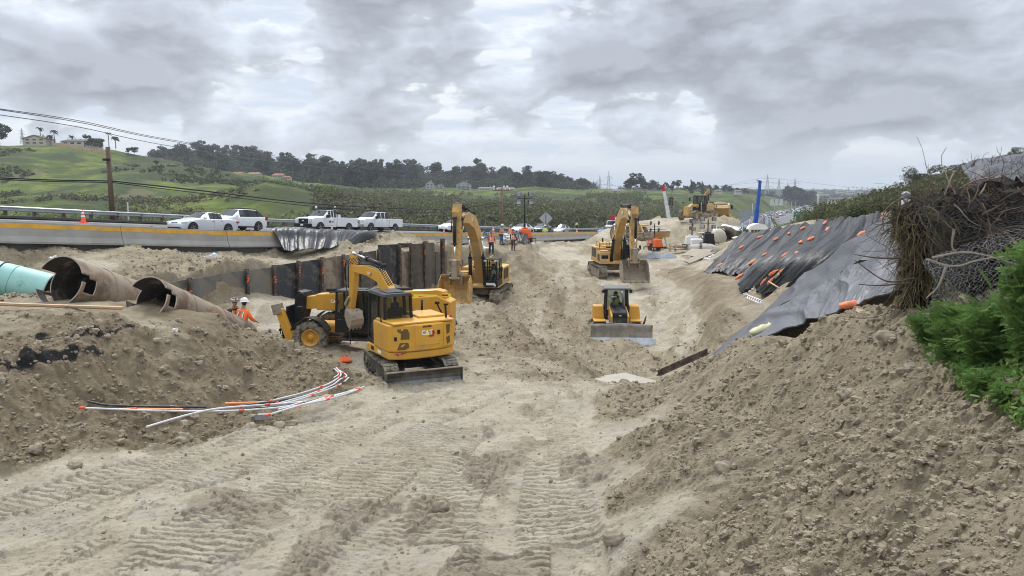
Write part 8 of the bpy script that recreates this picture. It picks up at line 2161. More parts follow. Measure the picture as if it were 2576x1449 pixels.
mb=MB();q=P(2276, 530, 13.5);mb.cyl((0, 0, -1.6), (0, 0, .28), .07, seg=16);mb.ell((0, 0, .28), (.082, .082, .07), 14, 8)
tag(mb.build('fence_post', mat('galvanised_post', (.28, .30, .32), .45, .6), loc=q), 'grey steel fence post with a domed cap behind the brush pile', 'fence post')
# --- leaves and trees
def leafmat(name, c1, c2, isl=.5, tr=.25):
 return mat(name, c1, .75, col2=c2, scale=.35, island=isl, trans=tr, spec=.2)
LF_E=leafmat('eucalyptus_leaves', (.040, .046, .024), (.085, .088, .050));LF_D=leafmat('dark_leaves', (.020, .030, .015), (.048, .058, .026));LF_O=leafmat('olive_leaves', (.050, .062, .022), (.095, .108, .040))
LF_G=leafmat('grey_brush', (.105, .100, .058), (.165, .155, .092), .7);LF_S=leafmat('scrub_leaves', (.05, .072, .026), (.10, .125, .048), .7);LF_Y=leafmat('weed_leaves', (.08, .13, .02), (.14, .19, .04));LF_F=leafmat('feathery_leaves', (.095, .18, .04), (.20, .30, .085), .5, .35)
BARK=mat('bark', (.16, .13, .10), .9, var=.3, scale=3);TWIG=mat('dead_twigs', (.10, .068, .045), .9, var=.35, scale=5);FLOW=mat('yellow_flowers', (.85, .70, .03), .6)
def leafcloud(rg, cen, rad, n, s, flat=.6, shell=.45):
 """random small quads in clumps: cen (k,3), rad (k,3)"""
 k=rg.integers(0, len(cen), n)
 d=rg.normal(size=(n, 3));d/=np.linalg.norm(d, axis=1)[:, None]
 p=cen[k]+d*rad[k]*(shell+(1-shell)*rg.random((n, 1))**.6)
 u=rg.normal(size=(n, 3));u[:, 2]*=flat;u/=np.linalg.norm(u, axis=1)[:, None]
 v=np.cross(u, rg.normal(size=(n, 3)));v/=np.linalg.norm(v, axis=1)[:, None]
 sz=s*rg.uniform(.55, 1.4, (n, 1))
 V=np.stack([p-u*sz, p+v*sz*.62, p+u*sz, p-v*sz*.62], 1).reshape(-1, 3)
 return V
def quads(n):return np.arange(n*4).reshape(n, 4)
def tree_proto(name, seed, H, W_, n, m, s=.5, trunk=.18, kind='round'):
 rg=np.random.default_rng(seed)
 k=16 if kind!='tall' else 20
 if kind=='cone':
  z=np.linspace(.15, 1, 14);cen=np.column_stack([rg.normal(0, .06*W_, 14), rg.normal(0, .06*W_, 14), z*H]);rad=np.column_stack([W_*.5*(1.05-z)]*2+[np.full(14, H*.06)])
 else:
  a_=rg.random(k)*6.28;q=rg.random(k)**.5;zz=rg.uniform(.38, .92, k)
  w_=W_*.42*np.sin(np.clip((zz-.2)/.8, .05, 1)*math.pi*.85)*1.1
  cen=np.column_stack([q*w_*np.cos(a_), q*w_*np.sin(a_), zz*H]);r_=rg.uniform(.12, .24, k)*W_
  rad=np.column_stack([r_, r_, r_*.75])
 V=leafcloud(rg, cen, rad, n, s)
 mb=MB();mb.tube([(0, 0, -1.5), (.1, 0, H*.3), (-.1, .1, H*.6), (.1, 0, H*.85)], [trunk*1.3, trunk, trunk*.6, trunk*.2], 6)
 for c in cen[:8]:mb.tube([(0, 0, H*.3), tuple(c*(.6, .6, .85)), tuple(c)], [trunk*.5, trunk*.3, .03], 4)
 return V, mb, m
def make_tree(name, T, parts=False):
 V, mb, m=T
 if parts:
  t=thing(name, 'tree', 'tree');fast_mesh('crown', V, quads(len(V)//4), m, parent=t, smooth=False);mb.build('trunk', BARK, t, fix=False);return t
 W=np.vstack(mb.v);Q=[f for f in mb.f if len(f)==4]
 n=len(V)//4
 return fast_mesh(name, np.vstack([V, W]), np.vstack([quads(n), np.array(Q)+len(V)]), [m, BARK], smooth=False, fm=[0]*n+[1]*len(Q))
rg=np.random.default_rng(5)
protos_f=[make_tree('eucalyptus_tree', tree_proto('e', 1, 17, 11, 1500, LF_E, .55)), make_tree('eucalyptus_tree', tree_proto('e', 2, 20, 10, 1500, LF_E, .55, kind='tall')), make_tree('broadleaf_tree', tree_proto('e', 3, 12, 12, 1500, LF_D, .5)), make_tree('eucalyptus_tree', tree_proto('e', 4, 18, 13, 1700, LF_D, .6)), make_tree('broadleaf_tree', tree_proto('e', 6, 13, 10, 1300, LF_O, .5)), make_tree('eucalyptus_tree', tree_proto('e', 8, 15, 8, 1100, LF_E, .5, kind='tall'))]
first=[True]*6;FL_=['grey-green eucalyptus tree standing in the forest on the far ridge', 'tall slender eucalyptus tree standing in the forest on the far ridge', 'low rounded dark tree standing in the forest on the far ridge', 'broad dark eucalyptus tree standing in the forest on the far ridge', 'olive green rounded tree standing in the forest on the far ridge', 'small narrow eucalyptus tree standing in the forest on the far ridge']
def tree_at(k, x, y, sc, label, group, dz=0.0):
 o=protos_f[k]if first[k]else protos_f[k].copy()
 if not first[k]:COL.objects.link(o)
 first[k]=False
 o.location=(x, y, hz(x, y)-.3+dz);o.rotation_euler=(0, 0, rg.random()*6.28);o.scale=(sc, sc, sc*rg.uniform(.9, 1.1))
 return tag(o, label, 'tree', group)
HOLES=[(1148, 1183), (1094, 1115), (1072, 1090), (1205, 1290), (684, 730), (622, 650), (584, 606), (700, 716)]
n_=0
while n_<235:
 px=rg.uniform(385, 1480);lo_=np.interp(px, [385, 560, 700, 860, 1000, 1200, 1350, 1480], [620, 560, 500, 480, 500, 520, 560, 600])
 Y=lo_+(830-lo_)*rg.random()**1.1
 if any(a_-4<px<b_+4 for a_, b_ in HOLES)and Y<lo_+95:continue
 if 960<px<1450 and Y<535:continue
 x=(px-1288)/F*Y*CT;sc=rg.uniform(.7, 1.15)*np.interp(px, [385, 500, 1200, 1480], [.6, .95, 1.0, .6])
 k=int(rg.choice([0, 1, 2, 3, 4, 5], p=[.24, .18, .14, .22, .10, .12]));tree_at(k, x, Y, sc, FL_[k], 'trees of the forest on the far ridge');n_+=1
for px, Y, k, sc, lb in((549, 800, 0, 1.25, 'tall tree sticking up above the ridge, leftmost of the high group'), (585, 800, 3, 1.15, 'broad dark tree above the ridge right of the tallest one'), (622, 800, 4, .9, 'last tree of the high group above the ridge'), (10, 395, 2, 1.1, 'dark bushy tree at the left edge beside the hill house'), (-8, 388, 3, .7, 'dark tree cut by the left picture edge'), (118, 405, 2, .35, 'low bush right of the hill house'), (232, 404, 4, .6, 'leafy tree beside the brown roofed house'), (250, 402, 2, .55, 'dark tree above the end of the timber fence'), (262, 400, 4, .5, 'olive tree before the two right palms'), (330, 402, 2, .3, 'small dark bush on the hill line right of the pole'), (345, 404, 2, .35, 'larger dark bush on the hill line right of the pole'), (398, 380, 2, .25, 'lone dark bush on the grassy slope above the sedan')):
 x=(px-1288)/F*Y*CT;tree_at(k, x, Y, sc, lb, None)
rg2=np.random.default_rng(9)
for i in range(34):
 px=1575+9.3*i+rg2.uniform(-4, 4);Y=np.interp(px, [1570, 1750, 1920], [560, 610, 760])+rg2.uniform(0, 60);k=int(rg2.choice([2, 3, 4, 0]));sc=rg2.uniform(.32, .62)*(1.35 if px<1650 else .9)
 tree_at(k, (px-1288)/F*Y*CT, Y, sc, ['dark', 'broad', 'olive', 'grey-green'][[2, 3, 4, 0].index(k)]+' tree in the row along the crest of the green hill', 'trees along the crest of the green hill')
for i in range(16):
 px=1985+7.5*(i%9)+rg2.uniform(-4, 4);Y=rg2.uniform(880, 990);tree_at(int(rg2.choice([0, 1, 3])), (px-1288)/F*Y*CT, Y, rg2.uniform(.9, 1.35), 'dark eucalyptus in the grove where the far freeway disappears', 'dark grove behind the far freeway')
CONI=tree_proto('c', 21, 12, 5, 1100, LF_D, .4, kind='cone');cn=make_tree('conifer_tree', CONI)
for i, (px, sc, lb)in enumerate(((1739, .95, 'pointed conifer on the green hill, left of the grader cab'), (1767, .9, 'pointed conifer on the green hill, right of the first'), (1786, .75, 'smallest pointed conifer above the raised yellow arm'))):
 o=cn if i==0 else cn.copy()
 if i:COL.objects.link(o)
 Y=590;x=(px-1288)/F*Y*CT;o.location=(x, Y, hz(x, Y));o.scale=(sc, )*3;tag(o, lb, 'tree')
def bank_z(x, y):return bz(x, y)if y<150 else hz(x, y)
for i, (px, pt, pb, Y, k, lb)in enumerate(((2292, 426, 482, 120, 0, 'loose airy tree on the right skyline, leftmost of the group'), (2318, 440, 480, 125, 2, 'small dark flat-topped tree right of the airy one'), (2366, 415, 475, 118, 3, 'dense dark tree in the middle of the right skyline group'), (2395, 424, 475, 122, 2, 'dark round tree right of the dense one'), (2420, 416, 475, 116, 3, 'second dense dark tree of the right skyline group'), (2455, 418, 470, 112, 4, 'grey-green tree next to the grey sheet at upper right'), (2545, 375, 430, 60, 5, 'green tree tip above the grey sheet at the right edge'), (2215, 486, 520, 110, 4, 'low leafy tree at the left end of the right skyline group'))):
 T=tree_proto('b', 40+i, 9, 7.5, 3600, [LF_E, LF_D, LF_D, LF_O, LF_O, LF_O][k], .16, .14, kind='tall' if k==0 else 'round')
 t=make_tree('bank_tree', T, True);A, B=P(px, pb+14, Y), P(px, pt, Y);sc=(B[2]-A[2])/8.4;t.location=A;t.scale=(sc*1.15, sc*1.15, sc);tag(t, lb, 'tree')
def palm(px, ptop, pbase, Y, label, full=False):
 A, B=P(px, pbase, Y), P(px, ptop, Y);h=B[2]-A[2];t=thing('palm_tree', label, 'palm tree', (A[0], A[1], A[2]-1), 0)
 mb=MB();mb.tube([(0, 0, 0), (.1, 0, h*.5), (0, 0, h-.4+1)], [.28, .22, .2], 8);mb.build('trunk', BARK, t, fix=False)
 mb=MB();rg=np.random.default_rng(int(px))
 for i in range(26 if full else 17):
  a_=rg.random()*6.28;el=rg.uniform(-.2, 1.2);Lf=2.3*rg.uniform(.8, 1.1);s_=np.linspace(0, 1, 7)
  c=np.column_stack([np.cos(a_)*Lf*s_*math.cos(el*.7), np.sin(a_)*Lf*s_*math.cos(el*.7), h+1-.4+Lf*(math.sin(el)*s_-.75*s_**2)])
  sd_=np.array((-math.sin(a_), math.cos(a_), 0));w_=.42*np.sin(np.pi*(s_*.9+.08))[:, None]
  mb.grid(np.stack([c-sd_*w_-(0, 0, .18), c, c+sd_*w_-(0, 0, .18)], 1), smooth=False)
 mb.build('crown', LF_D, t, fix=False)
palm(102, 321, 350, 420, 'tall thin palm beside the gabled hill house');palm(137, 328, 358, 405, 'bushy palm left of the timber fence', True);palm(127, 340, 360, 402, 'shorter palm leaning into its taller neighbour', True);palm(181, 341, 360, 430, 'small palm above the white house roof')
palm(274, 334, 368, 410, 'tall slim palm directly above the dark utility pole');palm(291, 344, 369, 402, 'full round palm right of the utility pole', True);palm(796, 388, 412, 900, 'tiny fan palm above the forest, one of a close pair');palm(1055, 410, 430, 860, 'tiny palm over the forest left of the apartments')
rgp=np.random.default_rng(4)
for i in range(11):
 px=2130+i*12+rgp.uniform(-4, 4);palm(px, 472+rgp.uniform(-3, 2), 486, 1500, 'tiny distant palm on the right horizon, number %s from the left'%['one', 'two', 'three', 'four', 'five', 'six', 'seven', 'eight', 'nine', 'ten', 'eleven'][i])
 # --- houses
WCR=mat('cream_wall', (.48, .42, .33), .8, var=.05);WWH=mat('white_wall', (.44, .44, .42), .8, var=.04);RBR=mat('brown_roof', (.09, .075, .065), .85, var=.2);RRD=mat('red_tile_roof', (.24, .085, .05), .8, var=.2);RGY=mat('grey_roof', (.15, .14, .135), .85);WDK=mat('window_dark', (.03, .035, .04), .2)
def house(px0, px1, ptop, pbase, Y, label, wm=WCR, rm=RBR, floors=1, rf=.38, name='house', nwin=3, balcony=False, gable=True):
 A, B=P(px0, pbase, Y), P(px1, ptop, Y);w_=B[0]-A[0];h=B[2]-A[2];d=min(w_*.7, 12);hw=h*(1-rf)
 t=thing(name, label, 'house' if name=='house' else 'building', ((A[0]+B[0])/2, Y, A[2]))
 mb=MB();mb.box((0, d/2, hw/2-1), (w_, d, hw+2));
 if gable:mb.prism([(-w_/2, hw), (w_/2, hw), (0, h*.97)], .02, d-.02)
 W_=mb.build('wall', wm, t)
 mb=MB()
 if gable:mb.add([(-w_*.56, -.5, hw-h*.04), (0, -.5, h), (0, d, h), (-w_*.56, d, hw-h*.04), (w_*.56, -.5, hw-h*.04), (w_*.56, d, hw-h*.04), (0, -.5, h*.95), (-w_*.56, -.5, hw-h*.09), (w_*.56, -.5, hw-h*.09)], [(0, 1, 2, 3), (1, 4, 5, 2), (0, 7, 6, 1), (1, 6, 8, 4)])
 else:mb.add([(-w_*.54, -.5, hw), (w_*.54, -.5, hw), (w_*.54, d+.5, hw), (-w_*.54, d+.5, hw), (-w_*.4, d/2, h), (w_*.4, d/2, h)], [(0, 1, 5, 4), (1, 2, 5), (2, 3, 4, 5), (3, 0, 4), (0, 3, 2, 1)])
 r_=mb.build('roof', rm, t)
 mb=MB();mb.box((w_*.22, d*.4, h*.9), (w_*.05, w_*.05, h*.35));mb.build('chimney', wm, r_)
 for f in range(floors):
  for k in range(nwin):
   x=w_*((k+.5)/nwin-.5)*.88;z=hw*(f+.55)/floors;wh=hw/floors*.38
   mb=MB();mb.box((x, -.03, z), (w_/nwin*.45, .12, wh));wd=mb.build('window', WDK, t)
   if balcony:mb=MB();mb.box((x, -.8, z-wh*.9), (w_/nwin*.7, 1.6, .18));mb.box((x, -1.5, z-wh*.5), (w_/nwin*.7, .1, wh*.6));mb.build('balcony', wm, t)
 return t
house(58, 114, 339, 364, 400, 'cream gabled house at the top of the left hill', floors=2, rf=.35);house(153, 210, 349, 366, 404, 'white low house with a brown roof behind the timber fence', WWH, RBR, gable=False);house(215, 246, 347, 366, 412, 'brown roofed house at the right end of the timber fence', WCR, RBR, gable=False)
house(583, 607, 432, 442, 520, 'small red roofed house in the trees, leftmost of three', WWH, RRD, gable=False);house(621, 652, 433, 445, 505, 'white red roofed house in the trees, middle of three', WWH, RRD, gable=False);house(684, 712, 436, 450, 495, 'white two-storey red roofed house in the trees, rightmost of three', WWH, RRD, 2, gable=False, nwin=4);house(711, 730, 443, 451, 494, 'low red roofed wing beside the two-storey house', WCR, RRD, gable=False)
house(655, 712, 400, 416, 800, 'pale house with a grey roof high in the forest', WWH, RGY, gable=False)
house(1148, 1184, 455, 481, 535, 'pale grey four-storey apartment block with balconies in the trees', WWH, RGY, 3, .3, 'apartment_block', 3, True);house(1094, 1116, 463, 481, 540, 'apartment block half hidden by trees, left of the biggest', WWH, RGY, 3, .25, 'apartment_block', 2, True);house(1071, 1091, 454, 474, 545, 'steep gabled apartment block, farthest left of the blocks', WWH, RGY, 2, .4, 'apartment_block', 2)
house(1202, 1245, 470, 486, 545, 'long low apartment block right of the biggest, left half', WWH, RGY, 2, .25, 'apartment_block', 5, True, False);house(1247, 1297, 471, 487, 550, 'long low apartment block by the utility pole, right half', WWH, RGY, 2, .25, 'apartment_block', 5, True, False)
house(1454, 1480, 477, 490, 600, 'tan building below the two middle pylons, left one', WCR, RBR, 2, .25, 'apartment_block', 4, gable=False);house(1482, 1526, 480, 491, 605, 'tan building below the two middle pylons, right one', WCR, RBR, 1, .3, 'apartment_block', 5, gable=False);house(1538, 1572, 476, 488, 610, 'pale building at the left end of the hill tree row', WWH, RGY, 1, .35, 'apartment_block', 4, gable=False)
house(2092, 2128, 497, 508, 700, 'beige flat building beyond the brush, left one', WCR, RBR, gable=False, nwin=5);house(2138, 2200, 495, 511, 680, 'large beige stepped building beyond the brush', WCR, RBR, gable=False, nwin=7, name='hall');house(2118, 2146, 503, 511, 660, 'white low building in front of the beige ones', WWH, RGY, gable=False)
for i, (px, py)in enumerate(((1722, 483), (1850, 482), (2052, 487), (2075, 492), (2108, 481), (2132, 484), (2160, 486), (2190, 478), (2215, 480), (2050, 498), (1800, 481))):
 house(px, px+14+3*(i%3), py-4, py+3, (660 if px<2000 else 1450), 'tiny pale house on the far hills, %s along the skyline from the left'%['first', 'third', 'fourth', 'sixth', 'seventh', 'eighth', 'ninth', 'tenth', 'eleventh', 'fifth', 'second'][i], WWH if i%2 else WCR, RGY, gable=False)
A, B=P(134, 371, 396), P(273, 381, 392);t=thing('timber_fence', 'tan timber fence along the top of the left hill', 'fence', A);n=17
for k in range(n):
 a_, b_=(B-A)*k/n, (B-A)*(k+.96)/n;mb=MB();za=hz(*(A+a_)[:2])-A[2];zb=hz(*(A+b_)[:2])-A[2]
 mb.add([(a_[0], a_[1], za-.5), (b_[0], b_[1], zb-.5), (b_[0], b_[1], zb+2.0), (a_[0], a_[1], za+2.0)], [(0, 1, 2, 3)]);mb.box((a_[0], a_[1]-.1, za+.9), (.3, .2, 2.6));mb.build('fence_panel', WOOD, t)
 # --- brush, scrub and weeds (uncountable)
def scatter(name, label, pts, zs, size, per, s, m, cat, seed=1, hfac=.8, extra=None):
 rg=np.random.default_rng(seed);k=len(pts);r=size*rg.uniform(.5, 1.35, k)*(np.clip(pts[:, 1]/75, .35, 1)if 'bank' in name else np.clip(pts[:, 1]/260, .3, 1)if '_brush' in name else 1)
 cen=np.column_stack([pts, zs+r*hfac*.45]);rad=np.column_stack([r, r, r*hfac])
 V=leafcloud(rg, cen, rad, k*per, s, .9, .3)
 sc=np.repeat(np.ones(k*per), 4)
 o=fast_mesh(name, V, quads(k*per), m, smooth=False);return tag(o, label, cat, kind='stuff')
def sample(pxr, yr, n, seed, cond=None, pw=1.0, zf=zfar2):
 rg=np.random.default_rng(seed);px=rg.uniform(*pxr, n);y=yr[0]*(yr[1]/yr[0])**(rg.random(n)**pw);x=(px-1288)/F*y*CT
 if cond is not None:m_=cond(px, y, x);x, y=x[m_], y[m_]
 return np.column_stack([x, y]), zf(x, y)
cs=lambda thr:(lambda px, y, x:(scrub_at(x, y)>thr)&(y>Yg(px)+12))
p_, z_=sample((650, 1990), (105, 520), 12000, 1, lambda px, y, x:cs(.45)(px, y, x)&((fbm(x/18, y/22, 2, 3)>-.12)|(y<200)));scatter('valley_brush', 'olive and grey leafy brush filling the valley beyond the road', p_, z_, 2.3, 38, .40, LF_G, 'brush', 2)
p_, z_=sample((650, 1990), (105, 480), 4600, 3, lambda px, y, x:cs(.5)(px, y, x)&(fbm(x/25+9, y/30, 2, 5)>.05));scatter('green_brush', 'greener bushes scattered through the valley brush', p_, z_, 2.6, 46, .38, leafmat('willow_leaves', (.085, .105, .035), (.15, .17, .06), .7), 'brush', 3)
p_, z_=sample((-150, 900), (215, 480), 7500, 4, cs(.28));scatter('hillside_scrub', 'dark scrub patches on the grassy hillside', p_, z_, 1.15, 26, .38, LF_S, 'scrub', 4, .7)
p_, z_=sample((-200, 900), (70, 200), 2600, 6, lambda px, y, x:(y>Yg(px)+14)&(fbm(x/14, y/20, 2, 3)>-.02));scatter('slope_scrub', 'grey-green bushes at the foot of the left hills', p_, z_, 1.1, 30, .24, LF_G, 'scrub', 5, .8)
rgw=np.random.default_rng(12);s_=rgw.uniform(0, .72, 1500)*gs_[-1];W_=np.array([gpt(q)for q in s_]);dirs=np.array([-.9, .45]);off=rgw.uniform(.5, 4.5, 1500)[:, None]
wp_=W_[:, :2]+dirs*off;scatter('roadside_weeds', 'rank green weeds growing behind the guard rail', wp_, W_[:, 2]-.5-off[:, 0]*.12, .5, 34, .11, LF_Y, 'weeds', 6, 1.3)
sel=(np.array([proj(q)[0]for q in W_])<300)&(off[:, 0]<3);Vf=leafcloud(rgw, np.column_stack([wp_[sel][:60], W_[sel][:60, 2]+.35]), np.full((min(60, sel.sum()), 3), .35), 260, .035);tag(fast_mesh('yellow_flowers', Vf, quads(len(Vf)//4), FLOW, smooth=False), 'yellow mustard flowers in the weeds left of the utility pole', 'flowers', kind='stuff')
p_, z_=sample((1560, 2700), (950, 2900), 5200, 8, lambda px, y, x:(px>1990)|(y>1100));scatter('distant_woods', 'hazy belt of distant trees along the right horizon', p_, z_, 7.5, 34, 1.7, LF_E, 'woods', 7, .75)
p_, z_=sample((380, 1500), (840, 1300), 1500, 9);scatter('ridge_woods', 'dark undergrowth and tree mass behind the forest on the ridge', p_, z_, 7, 40, 1.3, LF_D, 'woods', 8, .8)
p_, z_=sample((420, 1480), (500, 840), 3600, 19, lambda px, y, x:(y>np.interp(px, [385, 560, 700, 860, 1000, 1200, 1350, 1480], [620, 570, 520, 495, 545, 560, 580, 620]))&~((px>1065)&(px<1300)&(y<570)));scatter('forest_undergrowth', 'dark undergrowth below the forest trees', p_, z_, 4.6, 44, .8, LF_E, 'undergrowth', 18, 1.1)
def bnear(x, y):return np.where(y<150, base(x, np.minimum(y, 150))[0], zfar2(x, y))
p_, z_=sample((1985, 2700), (30, 190), 4600, 10, lambda px, y, x:(y>np.interp(px, [1985, 2100, 2250, 2400, 2576], [66, 48, 41, 34, 30]))&((px>2085)|(y<84)), 1.2, bnear);scatter('bank_scrub', 'feathery olive-green scrub covering the bank behind the plastic sheets', p_, z_, .85, 110, .085, leafmat('bank_leaves', (.080, .094, .046), (.15, .155, .082), .6), 'scrub', 9, 1.15)
p_, z_=sample((1868, 1990), (70, 92), 330, 11, None, 1.0, bnear);scatter('bank_bushes', 'bright green bushes between the mound and the black sheet', p_, z_, .8, 90, .12, LF_O, 'bushes', 10, 1.1)
# --- uprooted brush pile wrapped in chain link
def brush_pile():
 C0=P(2440, 628, 11.4);t=thing('brush_pile', 'dark tangle of uprooted roots and dead branches wrapped in chain link at the right', 'brush pile', C0)
 rg=np.random.default_rng(3)
 blobs=[(P(2300, 560, 11.6)-C0, (.42, .5, .40)), (P(2400, 540, 11.6)-C0, (.6, .7, .50)), (P(2520, 520, 11.5)-C0, (.7, .7, .50)), (P(2330, 660, 11.8)-C0, (.42, .5, .45)), (P(2460, 660, 12.1)-C0, (.7, .6, .65)), (P(2580, 640, 12.0)-C0, (.7, .6, .8)), (P(2300, 735, 11.9)-C0, (.3, .4, .3))]
 mb=MB()
 for c, r in blobs:
  e_=MB();e_.ell(tuple(c), tuple(k*.72 for k in r), 22, 14);V=e_.v[0];V=V+.06*rg.normal(size=V.shape);mb.add(V, e_.f)
 mb.build('root_core', mat('dark_root_earth', (.022, .017, .012), .95, var=.4, scale=6, bump=.8), t, fix=False)
 def twigs(n, lo_, hi_, r, drop, sel, seedk, curl=.5):
  rg=np.random.default_rng(seedk);out=MB();ths=np.arange(3)*2.094
  for i in range(n):
   c, rr=blobs[sel[rg.integers(len(sel))]];d=rg.normal(size=3);d[1]=-abs(d[1])*.9;d/=np.linalg.norm(d)
   p=c+d*rr*rg.uniform(.65, 1.05);L_=rg.uniform(lo_, hi_);k=6;dr=d*.6+rg.normal(size=3)*.7;dr[2]-=drop;pts=[p]
   for j in range(k):dr=dr/np.linalg.norm(dr)+rg.normal(size=3)*curl*.5;dr[2]-=drop*.25;pts.append(pts[-1]+dr/np.linalg.norm(dr)*L_/k)
   out.tube(pts, np.linspace(r, r*.35, k+1)*rg.uniform(.6, 1.5), 3, cap=False)
  return out
 twigs(1500, .2, .6, .0055, .05, [0, 1, 2, 3, 4, 5], 1).build('dead_branches', TWIG, t, fix=False)
 twigs(620, .2, .6, .010, .7, [0, 3, 6, 0, 3], 2, .35).build('hanging_roots', mat('mossy_roots', (.115, .095, .04), .9, col2=(.17, .15, .065), scale=8), t, fix=False)
 twigs(90, .4, 1.0, .013, .0, [2, 5, 1], 3, .35).build('pale_branches', mat('reddish_branches', (.22, .12, .075), .85, col2=(.36, .27, .19), scale=3), t, fix=False)
 twigs(150, .5, 1.3, .006, .1, [0, 3, 6], 6, .35).build('thin_twigs', TWIG, t, fix=False)
 mb=MB()
 for q in(((2300, 700, 11.2), (2230, 707, 11.1), (2150, 655, 11)), ((2290, 712, 11.2), (2210, 718, 11.0), (2160, 715, 10.9)), ((2290, 560, 11.4), (2262, 540, 11.3), (2258, 590, 11.2), (2276, 640, 11.2)), ((2330, 520, 11.5), (2280, 497, 11.4), (2226, 530, 11.2), (2222, 580, 11.2)), ((2260, 650, 11.2), (2200, 648, 11.1), (2150, 640, 11))):
  mb.tube(_cr(np.array([P(*a_)for a_ in q])-C0, np.linspace(0, 1, 16)), np.linspace(.016, .006, 16), 5)
 mb.build('long_branch', TWIG, t, fix=False)
 mb=MB()
 for q in(((2330, 672, 10.9), (2400, 690, 10.8), (2470, 672, 10.8), (2576, 660, 10.7)), ((2345, 668, 10.8), (2440, 655, 10.8), (2576, 690, 10.8)), ((2400, 596, 10.8), (2395, 640, 10.8), (2412, 660, 10.8)), ((2380, 690, 10.7), (2360, 740, 10.7), (2330, 770, 10.7))):
  mb.tube(_cr(np.array([P(a_, b_-20, c_)for a_, b_, c_ in q])-C0, np.linspace(0, 1, 16)), np.linspace(.02, .008, 16), 5)
 mb.build('bare_stick', mat('pale_stick', (.42, .33, .24), .8), t, fix=False)
brush_pile()
GWIRE=mat('chain_link_wire', (.11, .12, .13), .5, .4, var=.2)
def chain_link(nt, nu, nv, label, r=.0026, m=None):
 """diamond mesh: zigzag wires running down the net"""
 G=net(N3(nt), nu*2+1, nv+1);c=G.reshape(-1, 3).mean(0);G=G-c;mb=MB();rg=np.random.default_rng(nv)
 G=G+.012*rg.normal(size=G.shape)
 for j in range(nv):
  pts=np.array([G[i, j+((i+j)%2)]for i in range(nu*2+1)]);mb.tube(pts, r, 3, cap=False)
 tag(mb.build('chain_link_mesh', m or GWIRE, loc=c, fix=False), label, 'chain link')
chain_link([[(2318, 655, 10.7), (2400, 625, 10.6), (2500, 590, 10.4), (2640, 555, 10.2)], [(2350, 720, 10.5), (2420, 700, 10.3), (2520, 670, 10.1), (2650, 640, 9.9)], [(2330, 790, 10.5), (2410, 800, 10.3), (2500, 790, 10.0), (2650, 760, 9.8)]], 21, 50, 'sagging chain link fence mesh hanging in front of the brush pile', .0034, mat('chain_link_pale', (.30, .31, .31), .5, .4, var=.2))
chain_link([[(2290, 505, 11.1), (2400, 470, 11.0), (2520, 480, 10.9), (2640, 470, 10.8)], [(2320, 560, 10.9), (2410, 545, 10.8), (2520, 550, 10.7), (2640, 540, 10.6)], [(2340, 640, 10.9), (2420, 610, 10.7), (2520, 585, 10.6), (2640, 560, 10.5)]], 17, 46, 'crumpled chain link mesh caught over the top of the brush pile')
chain_link([[(2520, 800, 9.9), (2576, 790, 9.8), (2650, 780, 9.7)], [(2510, 900, 9.7), (2576, 900, 9.6), (2650, 900, 9.5)]], 13, 18, 'lower piece of chain link mesh behind the green plants at the right edge')
rg=np.random.default_rng(77);mb=MB()
for i in range(60):
 p=P(2440+rg.uniform(0, 150), 440, 15.5);d=rg.normal(size=3)*.35+(0, 0, .9);pts=[p]
 for j in range(6):d=d+rg.normal(size=3)*.3;pts.append(pts[-1]+d/np.linalg.norm(d)*rg.uniform(.04, .11))
 mb.tube(pts, np.linspace(.010, .003, 7), 3, cap=False)
c0=mb.v[0][0].copy();mb.v=[v-c0 for v in mb.v];tag(mb.build('dead_shrub', TWIG, loc=c0, fix=False), 'bare dead shrub with thin branches above the grey sheet at upper right', 'shrub')
# --- feathery green plants
def frond(rg):
 V=[]
 for i in range(7):
  s_=(i+1)/7;x=s_*1.0;z=-.22*s_**2;w_=.40*math.sin(math.pi*(s_*.78+.12))*rg.uniform(.8, 1.2)
  for sd_ in(-1, 1):
   for f0, f1 in((.12, .5), (.42, .8), (.7, 1.12)):
    a0=np.array((x+w_*f0*.5, sd_*w_*f0, z+.02));a1=np.array((x+w_*f1*.55, sd_*w_*f1, z-.03*f1));n_=np.array((.062*(1.2-s_*.4), sd_*-.03, .02));m_=(a0+a1)/2
    V+=[a0, m_+n_, a1+n_*.3, m_-n_]
 V+=[np.array(q)for q in((-.3, -.008, .0), (-.3, .008, 0), (1, .004, -.22), (1, -.004, -.22))]
 return np.array(V)
def plant(px, py, Y, rad, hgt, nf, label, seed, fs=.2, lean=(0, 0)):
 rg=np.random.default_rng(seed);A=P(px, py, Y);t=thing('feathery_plant', label, 'plant', A);FV=frond(rg);k=len(FV)//4;out=[];stems=MB()
 ns=max(5, nf//26)
 tops=[np.array((rg.normal(0, rad*.55)+lean[0], rg.normal(0, rad*.4)+lean[1], hgt*rg.uniform(.5, 1.0)))for _ in range(ns)]
 for tp in tops:
  mid=tp*(.35, .35, .55);stems.tube(_cr(np.array([(0, 0, -.1), mid, tp]), np.linspace(0, 1, 8)), np.linspace(.013, .004, 8), 5, cap=False)
  for j in range(nf//ns):
   q=rg.uniform(.18, 1.0);p=np.array((0, 0, 0))*(1-q)**2+2*q*(1-q)*mid+q*q*tp
   Mx=np.array((Matrix.Rotation(rg.random()*6.28, 3, 'Z')@Matrix.Rotation(R(rg.uniform(-70, 25)), 3, 'Y')@Matrix.Rotation(rg.normal()*.5, 3, 'X')));s_=fs*rg.uniform(.6, 1.25)
   W=FV@Mx.T*s_+p+rg.normal(size=3)*.03;out.append(W)
 V=np.vstack(out);fast_mesh('leaves', V, quads(len(V)//4), LF_F, parent=t, smooth=False);stems.build('stem', mat('green_stem', (.16, .26, .07), .6), t, fix=False);return t
